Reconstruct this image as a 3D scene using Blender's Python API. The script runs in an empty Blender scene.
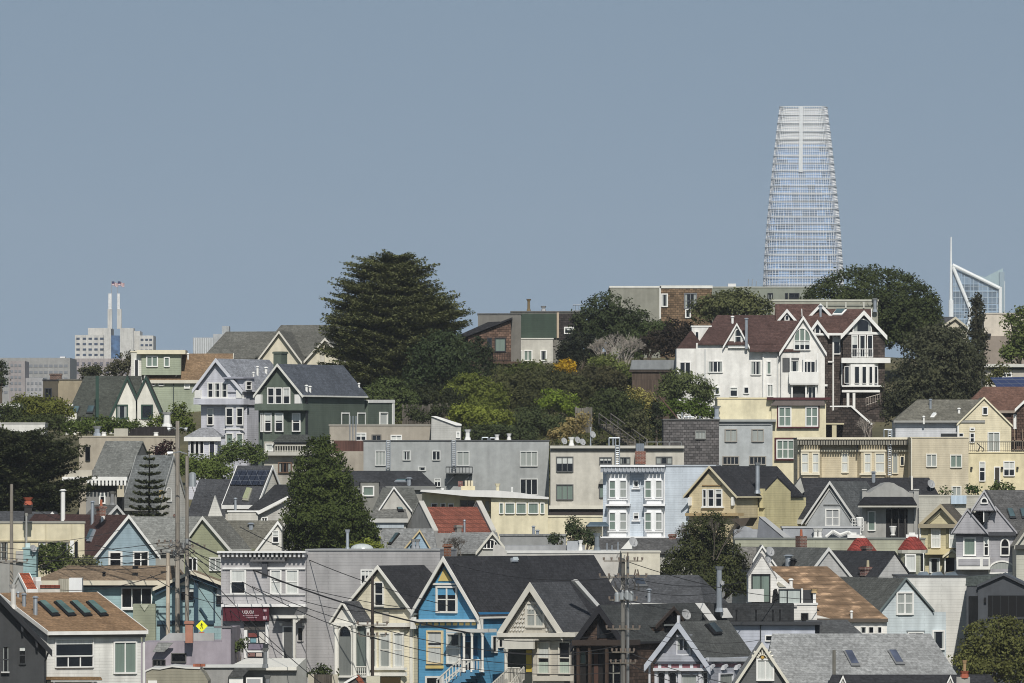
import bpy, bmesh, math, random
import numpy as np
from mathutils import Vector as V3, Matrix

# ------------------------------------------------------------------ camera, sky, sun, exposure
FP = 9000.0            # focal length in pixels of a 1024 wide frame
CX, CY = 512.0, 480.0  # the point of the frame at eye level
HC = 95.0              # eye height above the bay
SUN_EL, SUN_AZ = 41.0, 5.0      # degrees; azimuth to the right of straight behind the camera
SUN_POWER, SKY_POWER, EXPOSURE = 4.15, 0.080, 0.0

SC = bpy.context.scene
COL = SC.collection
cam_d = bpy.data.cameras.new('camera')
cam = bpy.data.objects.new('camera', cam_d)
COL.objects.link(cam)
cam.location = (0, 0, HC)
cam.rotation_euler = (math.radians(90), 0, 0)
cam_d.sensor_width = 36
cam_d.lens = 36 * FP / 1024
cam_d.shift_y = (CY - 341.5) / 1024
cam_d.clip_start = 1
cam_d.clip_end = 60000
SC.camera = cam

world = bpy.data.worlds.new('World')
SC.world = world
world.use_nodes = True
wn, wl = world.node_tree.nodes, world.node_tree.links
wn.clear()
sky = wn.new('ShaderNodeTexSky')
sky.sky_type = 'NISHITA'
sky.sun_disc = False
sky.sun_elevation = math.radians(SUN_EL)
sky.sun_rotation = math.radians(180 - SUN_AZ)
sky.altitude = 0
sky.air_density, sky.dust_density, sky.ozone_density = 1.0, 0.3, 1.6
# the air over the bay is clear and deep blue right down to the roofs: lift the lookup direction
geo = wn.new('ShaderNodeTexCoord')
lift = wn.new('ShaderNodeVectorMath')
lift.operation = 'ADD'
lift.inputs[1].default_value = (0, 0, 0.30)
wl.new(geo.outputs['Generated'], lift.inputs[0])
nrm = wn.new('ShaderNodeVectorMath')
nrm.operation = 'NORMALIZE'
wl.new(lift.outputs[0], nrm.inputs[0])
wl.new(nrm.outputs[0], sky.inputs['Vector'])
hsv = wn.new('ShaderNodeHueSaturation')
hsv.inputs['Saturation'].default_value = 0.66
bg = wn.new('ShaderNodeBackground')
bg.inputs['Strength'].default_value = SKY_POWER
wo = wn.new('ShaderNodeOutputWorld')
wl.new(sky.outputs[0], hsv.inputs['Color'])
tint = wn.new('ShaderNodeMix')
tint.data_type = 'RGBA'
tint.blend_type = 'MULTIPLY'
tint.inputs[0].default_value = 1
tint.inputs[7].default_value = (0.955, 1.05, 1.03, 1)
wl.new(hsv.outputs[0], tint.inputs[6])
wl.new(tint.outputs[2], bg.inputs['Color'])
wl.new(bg.outputs[0], wo.inputs['Surface'])

sun_d = bpy.data.lights.new('sun', 'SUN')
sun_d.energy = SUN_POWER
sun_d.angle = math.radians(0.53)
sun_d.color = (1.0, 0.95, 0.87)
sun = bpy.data.objects.new('sun', sun_d)
COL.objects.link(sun)
sun.location = (60, 200, 300)
_e, _a = math.radians(SUN_EL), math.radians(SUN_AZ)
SUN_DIR = V3((math.sin(_a) * math.cos(_e), -math.cos(_a) * math.cos(_e), math.sin(_e)))
sun.rotation_euler = SUN_DIR.to_track_quat('Z', 'Y').to_euler()

SC.view_settings.view_transform = 'Standard'
SC.view_settings.look = 'None'
SC.view_settings.exposure = EXPOSURE
SC.view_settings.gamma = 1.0
SC.view_settings.use_curve_mapping = False
SC.cycles.filter_width = 1.05
SC.cycles.max_bounces = 6
SC.cycles.volume_bounces = 0
SC.cycles.use_adaptive_sampling = True

RNG = random.Random(7)

# ------------------------------------------------------------------ materials
DESAT = 0.84
def lin(c):
    g = .3 * c[0] + .55 * c[1] + .15 * c[2]
    c = [g + (x - g) * DESAT for x in c]
    return tuple((x / 255 / 12.92 if x / 255 <= 0.04045 else ((x / 255 + 0.055) / 1.055) ** 2.4) for x in c)

MATS = {}
def M(kind, col, alb=1.0):
    """kind of surface + its colour as sRGB 0-255 of the paint or covering itself"""
    key = (kind, tuple(col), alb)
    if key in MATS:
        return MATS[key]
    m = bpy.data.materials.new('%s_%d_%d_%d' % (kind, *col))
    MATS[key] = m
    m.use_nodes = True
    nt = m.node_tree
    n, l = nt.nodes, nt.links
    p = n['Principled BSDF']
    p.inputs['Specular IOR Level'].default_value = 0.25
    p.inputs['Roughness'].default_value = 0.75
    c = [min(.88, x * alb) for x in lin(col)]
    def rgb(k, dr=0, dg=0, db=0):
        return (min(.9, c[0] * k + dr), min(.9, c[1] * k + dg), min(.9, c[2] * k + db), 1)
    tc = n.new('ShaderNodeTexCoord')
    def noise(scale, detail=4, vec=None, stretch=None):
        t = n.new('ShaderNodeTexNoise')
        t.inputs['Scale'].default_value = scale
        t.inputs['Detail'].default_value = detail
        src = vec or tc.outputs['Object']
        if stretch:
            mp = n.new('ShaderNodeMapping')
            mp.inputs['Scale'].default_value = stretch
            l.new(src, mp.inputs['Vector'])
            src = mp.outputs[0]
        l.new(src, t.inputs['Vector'])
        return t.outputs['Fac']
    def ramp(fac, stops):
        r = n.new('ShaderNodeValToRGB')
        e = r.color_ramp.elements
        while len(e) < len(stops):
            e.new(0.5)
        for q, (pos, cc) in zip(e, stops):
            q.position = pos
            q.color = cc
        l.new(fac, r.inputs['Fac'])
        return r.outputs['Color']
    def mult(a, b, f=1.0):
        x = n.new('ShaderNodeMix')
        x.data_type = 'RGBA'
        x.blend_type = 'MULTIPLY'
        x.inputs[0].default_value = f
        l.new(a, x.inputs[6])
        l.new(b, x.inputs[7])
        return x.outputs[2]
    def rowvec():
        s = n.new('ShaderNodeSeparateXYZ')
        l.new(tc.outputs['Object'], s.inputs[0])
        a = n.new('ShaderNodeMath')
        l.new(s.outputs['X'], a.inputs[0])
        l.new(s.outputs['Y'], a.inputs[1])
        k = n.new('ShaderNodeCombineXYZ')
        l.new(a.outputs[0], k.inputs['X'])
        l.new(s.outputs['Z'], k.inputs['Y'])
        return k.outputs[0]
    def brick(w, h, mortar, c1, c2, cm, offset=.5):
        t = n.new('ShaderNodeTexBrick')
        l.new(rowvec(), t.inputs['Vector'])
        t.inputs['Scale'].default_value = 1
        t.inputs['Brick Width'].default_value = w
        t.inputs['Row Height'].default_value = h
        t.inputs['Mortar Size'].default_value = mortar
        t.inputs['Mortar Smooth'].default_value = .3
        t.inputs['Bias'].default_value = 0
        t.inputs['Color1'].default_value = c1
        t.inputs['Color2'].default_value = c2
        t.inputs['Mortar'].default_value = cm
        t.offset = offset
        return t
    def bump(h, dist, strength=.6, invert=False):
        b = n.new('ShaderNodeBump')
        b.inputs['Distance'].default_value = dist
        b.inputs['Strength'].default_value = strength
        b.invert = invert
        l.new(h, b.inputs['Height'])
        l.new(b.outputs[0], p.inputs['Normal'])
    g = lambda v: (v, v, v, 1)
    streak = lambda lo: ramp(noise(1, 5, None, (1.6, 1.6, .16)), [(.3, g(lo)), (.62, g(1))])
    patch = lambda lo, sc=.35: ramp(noise(sc, 6), [(.35, g(lo)), (.62, g(1))])
    if kind == 'siding':
        t = brick(4.2, .21, .012, rgb(1), rgb(.95), rgb(.76))  # lap lines: board gaps with their shade darkened into the colour
        l.new(mult(mult(mult(t.outputs['Color'], streak(.82)), patch(.86)), ramp(noise(1.3, 7, None, (1, 1, .6)), [(.3, g(.9)), (.6, g(1.03))])), p.inputs['Base Color'])
        bump(t.outputs['Fac'], .02, .45, True)
        p.inputs['Roughness'].default_value = .6
    elif kind == 'stucco':
        cc = ramp(noise(2.5, 8), [(.3, rgb(.92)), (.7, rgb(1.03))])
        l.new(mult(mult(mult(cc, streak(.82)), patch(.87)), ramp(noise(1.1, 8), [(.3, g(.93)), (.62, g(1.04))])), p.inputs['Base Color'])
        bump(noise(14, 3), .02, .4)
        p.inputs['Roughness'].default_value = .9
    elif kind == 'trim':
        l.new(mult(ramp(noise(1.2, 5), [(.3, rgb(.93)), (.7, rgb(1.02))]), streak(.9)), p.inputs['Base Color'])
        p.inputs['Roughness'].default_value = .5
    elif kind == 'shingle':
        t = brick(.42, .26, .02, rgb(1.35, .004), rgb(.62), rgb(.35))
        l.new(mult(t.outputs['Color'], patch(.7, 1.2)), p.inputs['Base Color'])
        bump(t.outputs['Fac'], .04, .8, True)
        p.inputs['Roughness'].default_value = .95
    elif kind == 'brick':
        t = brick(.3, .12, .016, rgb(1.2), rgb(.7), (.30, .28, .25, 1))
        l.new(mult(t.outputs['Color'], patch(.7, 1.2)), p.inputs['Base Color'])
        bump(t.outputs['Fac'], .02, .6, True)
    elif kind == 'roof':
        t = brick(.4, .16, .01, rgb(1.16), rgb(.84), rgb(.72))
        x = mult(t.outputs['Color'], ramp(noise(5, 9), [(.3, g(.7)), (.7, g(1.24))]))
        l.new(mult(mult(x, patch(.8)), ramp(noise(1, 5, None, (.5, .5, .12)), [(.3, g(.85)), (.6, g(1))])), p.inputs['Base Color'])
        bump(t.outputs['Fac'], .03, .5, True)
        p.inputs['Roughness'].default_value = .93
        p.inputs['Specular IOR Level'].default_value = .15
    elif kind == 'shake':      # blotchy wood shake with pale weathered streaks
        t = brick(.9, .30, .02, rgb(1.2), rgb(.8), rgb(.6))
        x = ramp(noise(1, 3, None, (.8, .8, 3.2)), [(.34, rgb(.7)), (.5, rgb(1)), (.58, rgb(1.3)), (.66, rgb(2.4))])
        l.new(mult(mult(x, ramp(t.outputs['Fac'], [(0, g(1)), (1, g(.7))])), patch(.85)), p.inputs['Base Color'])
        bump(t.outputs['Fac'], .04, .6, True)
        p.inputs['Roughness'].default_value = .95
    elif kind == 'tile':
        w = n.new('ShaderNodeTexWave')
        w.bands_direction = 'X'
        w.inputs['Scale'].default_value = 1.6
        l.new(rowvec(), w.inputs['Vector'])
        t = brick(.35, .34, .03, rgb(1.2), rgb(.78), rgb(.5), 0)
        l.new(mult(t.outputs['Color'], patch(.75, 1.5)), p.inputs['Base Color'])
        bump(w.outputs['Fac'], .08, .7)
    elif kind == 'metal':
        l.new(mult(ramp(noise(2, 5), [(.3, rgb(.85)), (.7, rgb(1.05))]), streak(.8)), p.inputs['Base Color'])
        p.inputs['Metallic'].default_value = .55
        p.inputs['Roughness'].default_value = .45
    elif kind == 'wood':
        t = brick(.16, 3.0, .01, rgb(1.15), rgb(.75), rgb(.45))
        l.new(mult(t.outputs['Color'], ramp(noise(1, 6, None, (3, 3, .5)), [(.3, g(.7)), (.7, g(1.1))])), p.inputs['Base Color'])
        p.inputs['Roughness'].default_value = .9
    elif kind == 'glass':      # dark window glass
        l.new(ramp(noise(.55, 2), [(.35, rgb(.6)), (.65, rgb(1.3))]), p.inputs['Base Color'])
        p.inputs['Roughness'].default_value = .06
        p.inputs['Specular IOR Level'].default_value = .5
    elif kind == 'curtain':    # pane with a blind or curtain close behind it
        l.new(ramp(noise(1, 3, None, (7, 7, .3)), [(.3, rgb(.82)), (.7, rgb(1.05))]), p.inputs['Base Color'])
        p.inputs['Roughness'].default_value = .25
        p.inputs['Specular IOR Level'].default_value = .5
    elif kind == 'leaf':
        c[2] *= .82
        c[0] *= 1.04
        info = noise(.55, 3)
        x = ramp(info, [(.3, rgb(.72)), (.5, rgb(1)), (.72, rgb(1.35, .01, .006, 0))])
        fine = ramp(noise(6, 2), [(.3, g(.75)), (.7, g(1.2))])
        l.new(mult(x, fine), p.inputs['Base Color'])
        p.inputs['Roughness'].default_value = .7
        p.inputs['Specular IOR Level'].default_value = .08
        tr = n.new('ShaderNodeBsdfTranslucent')
        l.new(mult(x, fine), tr.inputs['Color'])
        mx = n.new('ShaderNodeMixShader')
        mx.inputs[0].default_value = .24
        l.new(p.outputs[0], mx.inputs[1])
        l.new(tr.outputs[0], mx.inputs[2])
        l.new(mx.outputs[0], n['Material Output'].inputs['Surface'])
    elif kind == 'ground':
        x = ramp(noise(.12, 8), [(.3, rgb(.7)), (.5, rgb(1)), (.7, rgb(1.3, .02, .01))])
        l.new(mult(x, ramp(noise(3, 6), [(.3, g(.7)), (.7, g(1.1))])), p.inputs['Base Color'])
        p.inputs['Roughness'].default_value = 1
    elif kind == 'solar':
        t = brick(1.0, .45, .02, rgb(1), rgb(1.2), (.12, .13, .15, 1), 0)
        l.new(t.outputs['Color'], p.inputs['Base Color'])
        p.inputs['Roughness'].default_value = .15
        p.inputs['Specular IOR Level'].default_value = .5
    elif kind == 'panel':      # curtain wall: uneven pane reflections painted into the base colour
        t = brick(4.6, 3.6, .22, rgb(1.45), rgb(.52), rgb(1.7), 0)
        l.new(mult(t.outputs['Color'], ramp(noise(.035, 4), [(.35, g(.82)), (.65, g(1.15))])), p.inputs['Base Color'])
        p.inputs['Roughness'].default_value = .3
        p.inputs['Specular IOR Level'].default_value = .4
    elif kind == 'plain':
        l.new(ramp(noise(2, 4), [(.3, rgb(.92)), (.7, rgb(1.04))]), p.inputs['Base Color'])
    return m

WHITE = M('trim', (226, 226, 222))
CREAMT = M('trim', (222, 216, 196))
GREYT = M('trim', (150, 152, 154))
DARKT = M('trim', (44, 48, 52))
BLACK = M('plain', (22, 23, 25))
METAL = M('metal', (176, 184, 192))
GLASS = M('glass', (20, 23, 28))
GLASSG = M('curtain', (112, 130, 120))
BLIND = M('curtain', (196, 200, 196))
CURT = M('curtain', (150, 156, 152))
GL = {'k': GLASS, 'g': GLASSG, 'b': BLIND, 'c': CURT}

# ------------------------------------------------------------------ mesh collector
class MB:
    def __init__(s):
        s.v, s.f = [], []
    def add(s, vs, fs):
        o = len(s.v)
        s.v += [tuple(x) for x in vs]
        s.f += [tuple(i + o for i in q) for q in fs]
        return s
    def prism(s, pts, vec):
        n = len(pts)
        vec = V3(vec)
        vs = [V3(p) for p in pts] + [V3(p) + vec for p in pts]
        fs = [tuple(range(n)), tuple(range(2 * n - 1, n - 1, -1))]
        fs += [(i, (i + 1) % n + 0, (i + 1) % n + n, i + n) for i in range(n)]
        return s.add(vs, fs)
    def box(s, a, b):
        (x0, y0, z0), (x1, y1, z1) = a, b
        return s.prism([(x0, y0, z0), (x1, y0, z0), (x1, y1, z0), (x0, y1, z0)], (0, 0, z1 - z0))
    def tube(s, p0, p1, r0, r1=None, k=8):
        p0, p1 = V3(p0), V3(p1)
        r1 = r0 if r1 is None else r1
        d = (p1 - p0).normalized()
        a = d.orthogonal().normalized()
        b = d.cross(a)
        vs = []
        for p, r in ((p0, r0), (p1, r1)):
            vs += [p + a * (r * math.cos(2 * math.pi * i / k)) + b * (r * math.sin(2 * math.pi * i / k)) for i in range(k)]
        fs = [(i, (i + 1) % k, (i + 1) % k + k, i + k) for i in range(k)]
        fs += [tuple(range(k - 1, -1, -1)), tuple(range(k, 2 * k))]
        return s.add(vs, fs)
    def path(s, pts, r, k=5):
        for a, b in zip(pts, pts[1:]):
            s.tube(a, b, r, r, k)
        return s
    def build(s, name, mat, parent=None, smooth=False):
        me = bpy.data.meshes.new(name)
        me.from_pydata(s.v, [], s.f)
        bm = bmesh.new()
        bm.from_mesh(me)
        bmesh.ops.recalc_face_normals(bm, faces=bm.faces)
        bm.to_mesh(me)
        bm.free()
        if smooth:
            me.polygons.foreach_set('use_smooth', [True] * len(me.polygons))
        me.materials.append(mat)
        o = bpy.data.objects.new(name, me)
        COL.objects.link(o)
        if parent:
            o.parent = parent
        return o

def tag(o, label, cat, group=None):
    o['label'] = label
    o['category'] = cat
    if group:
        o['group'] = group
    return o

# ------------------------------------------------------------------ the lie of the land
GY = [(600, 770), (700, 722), (730, 700), (760, 662), (800, 606), (850, 556), (880, 514), (905, 486), (930, 462),
      (960, 432), (1000, 396), (1040, 364), (1080, 352)]
GC = [(-400, 440), (0, 430), (100, 424), (200, 402), (300, 372), (400, 352), (700, 350), (900, 350), (1024, 384), (1400, 400)]
def interp(t, x):
    if x <= t[0][0]:
        return t[0][1]
    for (a, p), (b, q) in zip(t, t[1:]):
        if x <= b:
            return p + (q - p) * (x - a) / (b - a)
    return t[-1][1]
def ground(X, Y):
    if Y < 600:
        zf = HC + (CY - 770) * 600 / FP
        k = max(0, min(1, (Y - 4) / 250))
        return (HC - 1.9) * (1 - k) + (zf - 5) * k if Y < 254 else zf - 5 + 5 * (Y - 254) / 346
    yy = min(Y, 1080)
    px = CX + X / yy * FP
    py = max(interp(GY, yy), interp(GC, px))
    z = HC + (CY - py) * yy / FP
    if Y > 1080:
        k = min(1, (Y - 1080) / 520)
        z = z * (1 - k) + 4 * k
    return z

def ray(px, py):
    return V3(((px - CX) / FP, 1, (CY - py) / FP))
def at(px, py, Y):
    r = ray(px, py)
    return V3((r.x * Y, Y, HC + r.z * Y))

# ------------------------------------------------------------------ buildings
class Face:
    """a plane of a building: origin o, axes a and c in the plane, outward normal n"""
    def __init__(s, b, o, a, c, n):
        s.b, s.o, s.a, s.c, s.n = b, V3(o), V3(a), V3(c), V3(n)
    def uv(s, px, py):
        d = s.b.R @ ray(px, py)
        t = (s.o - s.b.cl).dot(s.n) / d.dot(s.n)
        q = s.b.cl + d * t - s.o
        return q.dot(s.a), q.dot(s.c)
    def P(s, u, v, k=0):
        return s.o + s.a * u + s.c * v + s.n * k
    def at(s, px, py, k=0):
        f = s.off(k)
        return f.P(*f.uv(px, py))
    def off(s, k):
        return Face(s.b, s.o + s.n * k, s.a, s.c, s.n)

LOW = 9999
class B:
    def __init__(s, name, label, cat, ax, Y, yaw=0, group='houses stacked up the hillside', z=None):
        X = (ax - CX) / FP * Y
        zz = ground(X, Y) - .6 if z is None else z
        s.root = bpy.data.objects.new(name, None)
        s.root.empty_display_size = .5
        COL.objects.link(s.root)
        s.root.location = (X, Y, zz)
        s.root.rotation_euler = (0, 0, -math.radians(yaw))
        tag(s.root, label, cat, group)
        s.yaw, s.Y, s.s = yaw, Y, Y / FP
        s.R = Matrix.Rotation(math.radians(yaw), 3, 'Z')
        s.cl = s.R @ (V3((0, 0, HC)) - s.root.location)
        s.F = Face(s, (0, 0, 0), (1, 0, 0), (0, 0, 1), (0, -1, 0))
        s.S = Face(s, (0, 0, 0), (0, 1, 0), (0, 0, 1), (1 if yaw > 0 else -1, 0, 0))
    def Fv(s, v):
        return s.F.off(-v)
    def Su(s, u):
        return Face(s, (u, 0, 0), (0, 1, 0), (0, 0, 1), s.S.n)
    def ab(s, face, px, py):
        if py >= 900:
            u, _ = face.uv(px, 600)
            return u, -face.o.z
        return face.uv(px, py)
    def part(s, mb, name, mat, parent=None, smooth=False):
        return mb.build(name, mat, parent or s.root, smooth)
    # flat polygon on a face given by picture points, sticking out by `out`, `dep` thick
    def slab(s, face, pts, mat, name, out=0., dep=.1, parent=None):
        f = face.off(out)
        P = [f.P(*s.ab(f, *p)) for p in pts]
        return s.part(MB().prism(P, -face.n * dep), name, mat, parent)
    def rect(s, face, x0, y0, x1, y1, mat, name, out=0., dep=.1, parent=None):
        return s.slab(face, [(x0, y1), (x1, y1), (x1, y0), (x0, y0)], mat, name, out, dep, parent)
    def wall(s, pts, mat, D=12, face=None, out=0, name='wall'):
        return s.slab(face or s.F, pts, mat, name, out, D)
    def sideD(s, px, py=500, u=0):
        """depth of the point of the side plane seen at px"""
        return s.Su(u).uv(px, py)[0]
    # gable facing along face normal: L, A, R = outline of the roof
    def gab(s, L, A, R, wall, roof, trim=WHITE, X=None, D=12, ov=2, of=.35, rt=.16, tt=.3, face=None, out=0, back=.2, trim_name='bargeboard', tx=.03, yb=LOW, wall_name='wall'):
        face = face or s.F
        (uL, hL), (uA, hA), (uR, hR) = [face.off(out + of).uv(*p) for p in (L, A, R)]
        if X is not None:
            D = s.sideD(X, R[1], uR)
        k = ov * s.s
        base = -face.o.z if yb >= 900 else face.uv(A[0], yb)[1]
        fl = k / max(.01, uA - uL)
        fr = k / max(.01, uR - uA)
        wl_, wr_ = (uL + k, hL + (hA - hL) * fl - rt * 1.3), (uR - k, hR + (hA - hR) * fr - rt * 1.3)
        poly = [(wl_[0], base), wl_, (uA, hA - rt * 1.3), wr_, (wr_[0], base)]
        if wall:
            s.part(MB().prism([face.P(u, v, out) for u, v in poly], -face.n * D), wall_name, wall)
        if face is s.F and s.yaw > 0 and X is not None:
            s.S.o = V3((wr_[0], 0, 0))     # the flank really stands here
        def vee(t, o, d, up=0, ext=0):
            q = [(uL - ext, hL - ext * (hA - hL) / (uA - uL) + up), (uA, hA + up), (uR + ext, hR - ext * (hA - hR) / (uR - uA) + up)]
            q = q + [(u, v - t) for u, v in reversed(q)]
            return MB().prism([face.P(u, v, out + o) for u, v in q], -face.n * d)
        if roof:
            s.roof = s.part(vee(rt, of, D + of + back), 'roof', roof)
        if trim:
            s.part(vee(tt, of + .07, .09, .03, tx), trim_name, trim)
        A3 = face.P(uA, hA, out)
        inn = -face.n
        for nm, (u, h), sg in (('RL', (uL, hL), -1), ('RR', (uR, hR), 1)):
            c = (A3 - face.P(u, h, out)).normalized()
            nn = inn.cross(c)
            if nn.z < 0:
                nn = -nn
            setattr(s, nm, Face(s, A3, inn, c, nn.normalized()))
        if trim and X is not None:   # gutter along the visible eave
            mb = MB()
            mb.prism([face.P(uR - .02, hR - .06, out + of - .02), face.P(uR + .12, hR - .02, out + of - .02), face.P(uR + .12, hR - .16, out + of - .02), face.P(uR - .02, hR - .18, out + of - .02)], inn * (D + of))
            s.part(mb, 'gutter', trim)
        s.D = D
        return s
    # ridge parallel to the front: eave and ridge heights as picture rows
    def sgab(s, x0, x1, ye, yr, wall, roof, trim=WHITE, xr=None, pitch=38, ov=2, of=.35, rt=.16, v0=0, hip=(0, 0), D=None, fascia=.2):
        F = s.Fv(v0)
        Fe = s.Fv(v0 - of)
        u0, we = Fe.uv(x0, ye)
        u1, _ = Fe.uv(x1, ye)
        dr = None
        if xr is not None and s.yaw:
            dr = s.sideD(xr, yr, u1) - v0
            if dr < .8 or dr > 30:
                dr = None
        if dr is None:
            dr = 2.
            for _ in range(6):
                dr = max(.6, (s.Fv(v0 + dr).uv(x0, yr)[1] - we) / math.tan(math.radians(pitch)) - of)
        wr = s.Fv(v0 + dr).uv((x0 + x1) / 2, yr)[1]
        db = D if D else 2 * dr
        k = ov * s.s
        sl = (wr - we) / (dr + of)
        w0 = we + sl * of - rt * 1.3
        zb = 0
        if wall:
            prof = [(v0, zb), (v0, w0), (v0 + dr, wr - rt * 1.3), (v0 + db, w0), (v0 + db, zb)]
            if hip != (0, 0):
                prof = [(v0, zb), (v0, w0), (v0 + db, w0), (v0 + db, zb)]
            s.part(MB().prism([(u0 + k, v, w) for v, w in prof], (u1 - u0 - 2 * k, 0, 0)), 'wall', wall)
        h0, h1 = hip[0] * s.s, hip[1] * s.s
        E = [(u0, v0 - of, we), (u1, v0 - of, we), (u1, v0 + db + of, we), (u0, v0 + db + of, we)]
        Rg = [(u0 + h0, v0 + dr, wr), (u1 - h1, v0 + dr, wr)]
        mb = MB()
        top = [V3(p) for p in E + Rg]
        bot = [p - V3((0, 0, rt)) for p in top]
        fs = [(0, 1, 5, 4), (2, 3, 4, 5), (1, 2, 5), (3, 0, 4), (6, 10, 11, 7), (8, 11, 10, 9), (7, 11, 8), (9, 10, 6), (0, 6, 7, 1), (1, 7, 8, 2), (2, 8, 9, 3), (3, 9, 6, 0)]
        if hip == (0, 0):   # open V roof, so the gable walls show
            fs = [(0, 1, 5, 4), (2, 3, 4, 5), (6, 10, 11, 7), (8, 11, 10, 9), (0, 6, 7, 1), (2, 8, 9, 3), (1, 7, 11, 5), (5, 11, 8, 2), (3, 9, 10, 4), (4, 10, 6, 0)]
        mb.add(top + bot, fs)
        s.roof = s.part(mb, 'roof', roof)
        if trim:
            mb = MB()
            mb.box((u0, v0 - of - .09, we - rt - fascia), (u1, v0 - of - .005, we + .0))
            if hip == (0, 0):
                for u in (u0 - .07, u1):
                    for vv in (v0 - of, v0 + db + of):
                        mb.prism([(u, vv, we + .03), (u, v0 + dr, wr + .03), (u, v0 + dr, wr - .28), (u, vv, we - .28)], (.07, 0, 0))
            s.part(mb, 'fascia', trim)
        c = V3((0, dr + of, wr - we)).normalized()
        s.RF = Face(s, (0, v0 - of, we), (1, 0, 0), c, (0, -c.z, c.y))
        s.u0, s.u1, s.we, s.wr, s.dr, s.v0 = u0, u1, we, wr, dr, v0
        return s
    # flat roofed block
    def flat(s, x0, x1, yt, wall, cap=None, D=None, X=None, face=None, out=0, yb=LOW, cap_h=.14, cap_o=.08, name='wall', cap_name='parapet_cap'):
        face = face or s.F
        fo = face.off(out)
        a, t = fo.uv(x0, yt)
        b, _ = fo.uv(x1, yt)
        base = -face.o.z if yb >= 900 else fo.uv(x0, yb)[1]
        if X is not None:
            D = s.sideD(X, yt, b if s.yaw > 0 else a)
        D = D or 10
        hh = cap_h if cap else 0
        s.part(MB().prism([face.P(u, v, out) for u, v in ((a, base), (b, base), (b, t - hh), (a, t - hh))], -face.n * D), name, wall)
        if cap:
            s.part(MB().prism([face.P(u, v, out + cap_o) for u, v in ((a - cap_o, t - hh), (b + cap_o, t - hh), (b + cap_o, t), (a - cap_o, t))], -face.n * (D + 2 * cap_o)), cap_name, cap)
        s.D = D
        return s
    def cornice(s, face, x0, x1, y0, y1, mat, out=.5, n=0, bmat=None, base=0., bw=.16):
        k = .28 if n else .45
        s.rect(face, x0, y0, x1, y0 + (y1 - y0) * k, mat, 'cornice', base + out, out + .04)
        if not n:
            s.rect(face, x0 + 1, y0 + (y1 - y0) * .45, x1 - 1, y0 + (y1 - y0) * .7, mat, 'cornice_moulding', base + out * .55, out * .55 + .04)
        if n:
            mb = MB()
            fo = face.off(base + out * .8)
            (a, _), (b, _) = fo.uv(x0, y0), fo.uv(x1, y0)
            t = fo.uv(x0, y0 + (y1 - y0) * k)[1]
            q = fo.uv(x0, y1)[1]
            for i in range(n):
                u = a + (b - a) * (i + .5) / n
                mb.prism([face.P(uu, vv, base + out * .8) for uu, vv in ((u - bw / 2, q), (u + bw / 2, q), (u + bw / 2, t), (u - bw / 2, t))], -face.n * (out * .8 + .02))
            s.part(mb, 'bracket_row', bmat or mat)
    def win(s, face, x0, y0, x1, y1, nx=1, ny=2, fr=WHITE, g='k', t=1.1, out=0., arch=0, blind=0, sill=.0, mull=.08, depth=.12):
        """window: frame with glazing bars as one part, pane (and blind) under it"""
        fo = face.off(out + depth)
        a0, b0 = fo.uv(x0, y1)
        a1, b1 = fo.uv(x1, y0)
        if a1 < a0:
            a0, a1 = a1, a0
        k = t * s.s * min(1.0, (a1 - a0) / ((x1 - x0) * s.s))
        kz = t * s.s
        P = lambda u, v, o: face.P(u, v, o)
        mb = MB()
        def bar(u0, v0, u1, v1, o=depth):
            mb.prism([P(u0, v0, out + o), P(u1, v0, out + o), P(u1, v1, out + o), P(u0, v1, out + o)], -face.n * (o + .03))
        ia0, ia1, ib0, ib1 = a0 + k, a1 - k, b0 + kz, b1 - kz
        bar(a0, b0, ia0, b1)
        bar(ia1, b0, a1, b1)
        bar(ia0, b0, ia1, ib0, depth + .05)
        if not arch:
            bar(ia0, ib1, ia1, b1, depth + .02)
        pane = [(ia0, ib0), (ia1, ib0), (ia1, ib1), (ia0, ib1)]
        if arch:
            cu, r, ro = (a0 + a1) / 2, (ia1 - ia0) / 2, (a1 - a0) / 2
            hy = min(ib1 - ib0, (b1 - b0) * arch)
            cv = b1 - hy
            st = 10
            arc = lambda rr, h: [(cu + rr * math.cos(math.pi * i / st), cv + h * math.sin(math.pi * i / st)) for i in range(st + 1)]
            inner, outer = arc(r, hy - kz), arc(ro, hy)
            mb.v, mb.f = [], []
            bar(a0, b0, ia0, cv)
            bar(ia1, b0, a1, cv)
            bar(ia0, b0, ia1, ib0, depth + .05)
            for i in range(st):
                mb.prism([P(*inner[i], out + depth), P(*outer[i], out + depth), P(*outer[i + 1], out + depth), P(*inner[i + 1], out + depth)], -face.n * (depth + .03))
            pane = [(ia0, ib0), (ia1, ib0)] + inner
        for i in range(1, nx):
            u = ia0 + (ia1 - ia0) * i / nx
            w = max(mull, k * .8) if nx <= 3 else mull
            bar(u - w / 2, ib0, u + w / 2, ib1 - (0.02 if not arch else .1), depth - .03)
        for i in range(1, ny):
            v = ib0 + (ib1 - ib0) * i / ny
            bar(ia0, v - .04, ia1, v + .04, depth - .05)
        if sill:
            bar(a0 - .06, b0 - .1, a1 + .06, b0, depth + .1)
        w = s.part(mb, 'window', fr)
        pm = MB().prism([P(u, v, out + .03) for u, v in pane], -face.n * .04)
        pm.build('pane', GL[g], w)
        rr = random.Random(int(x0 * 31 + y0 * 17))
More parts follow.
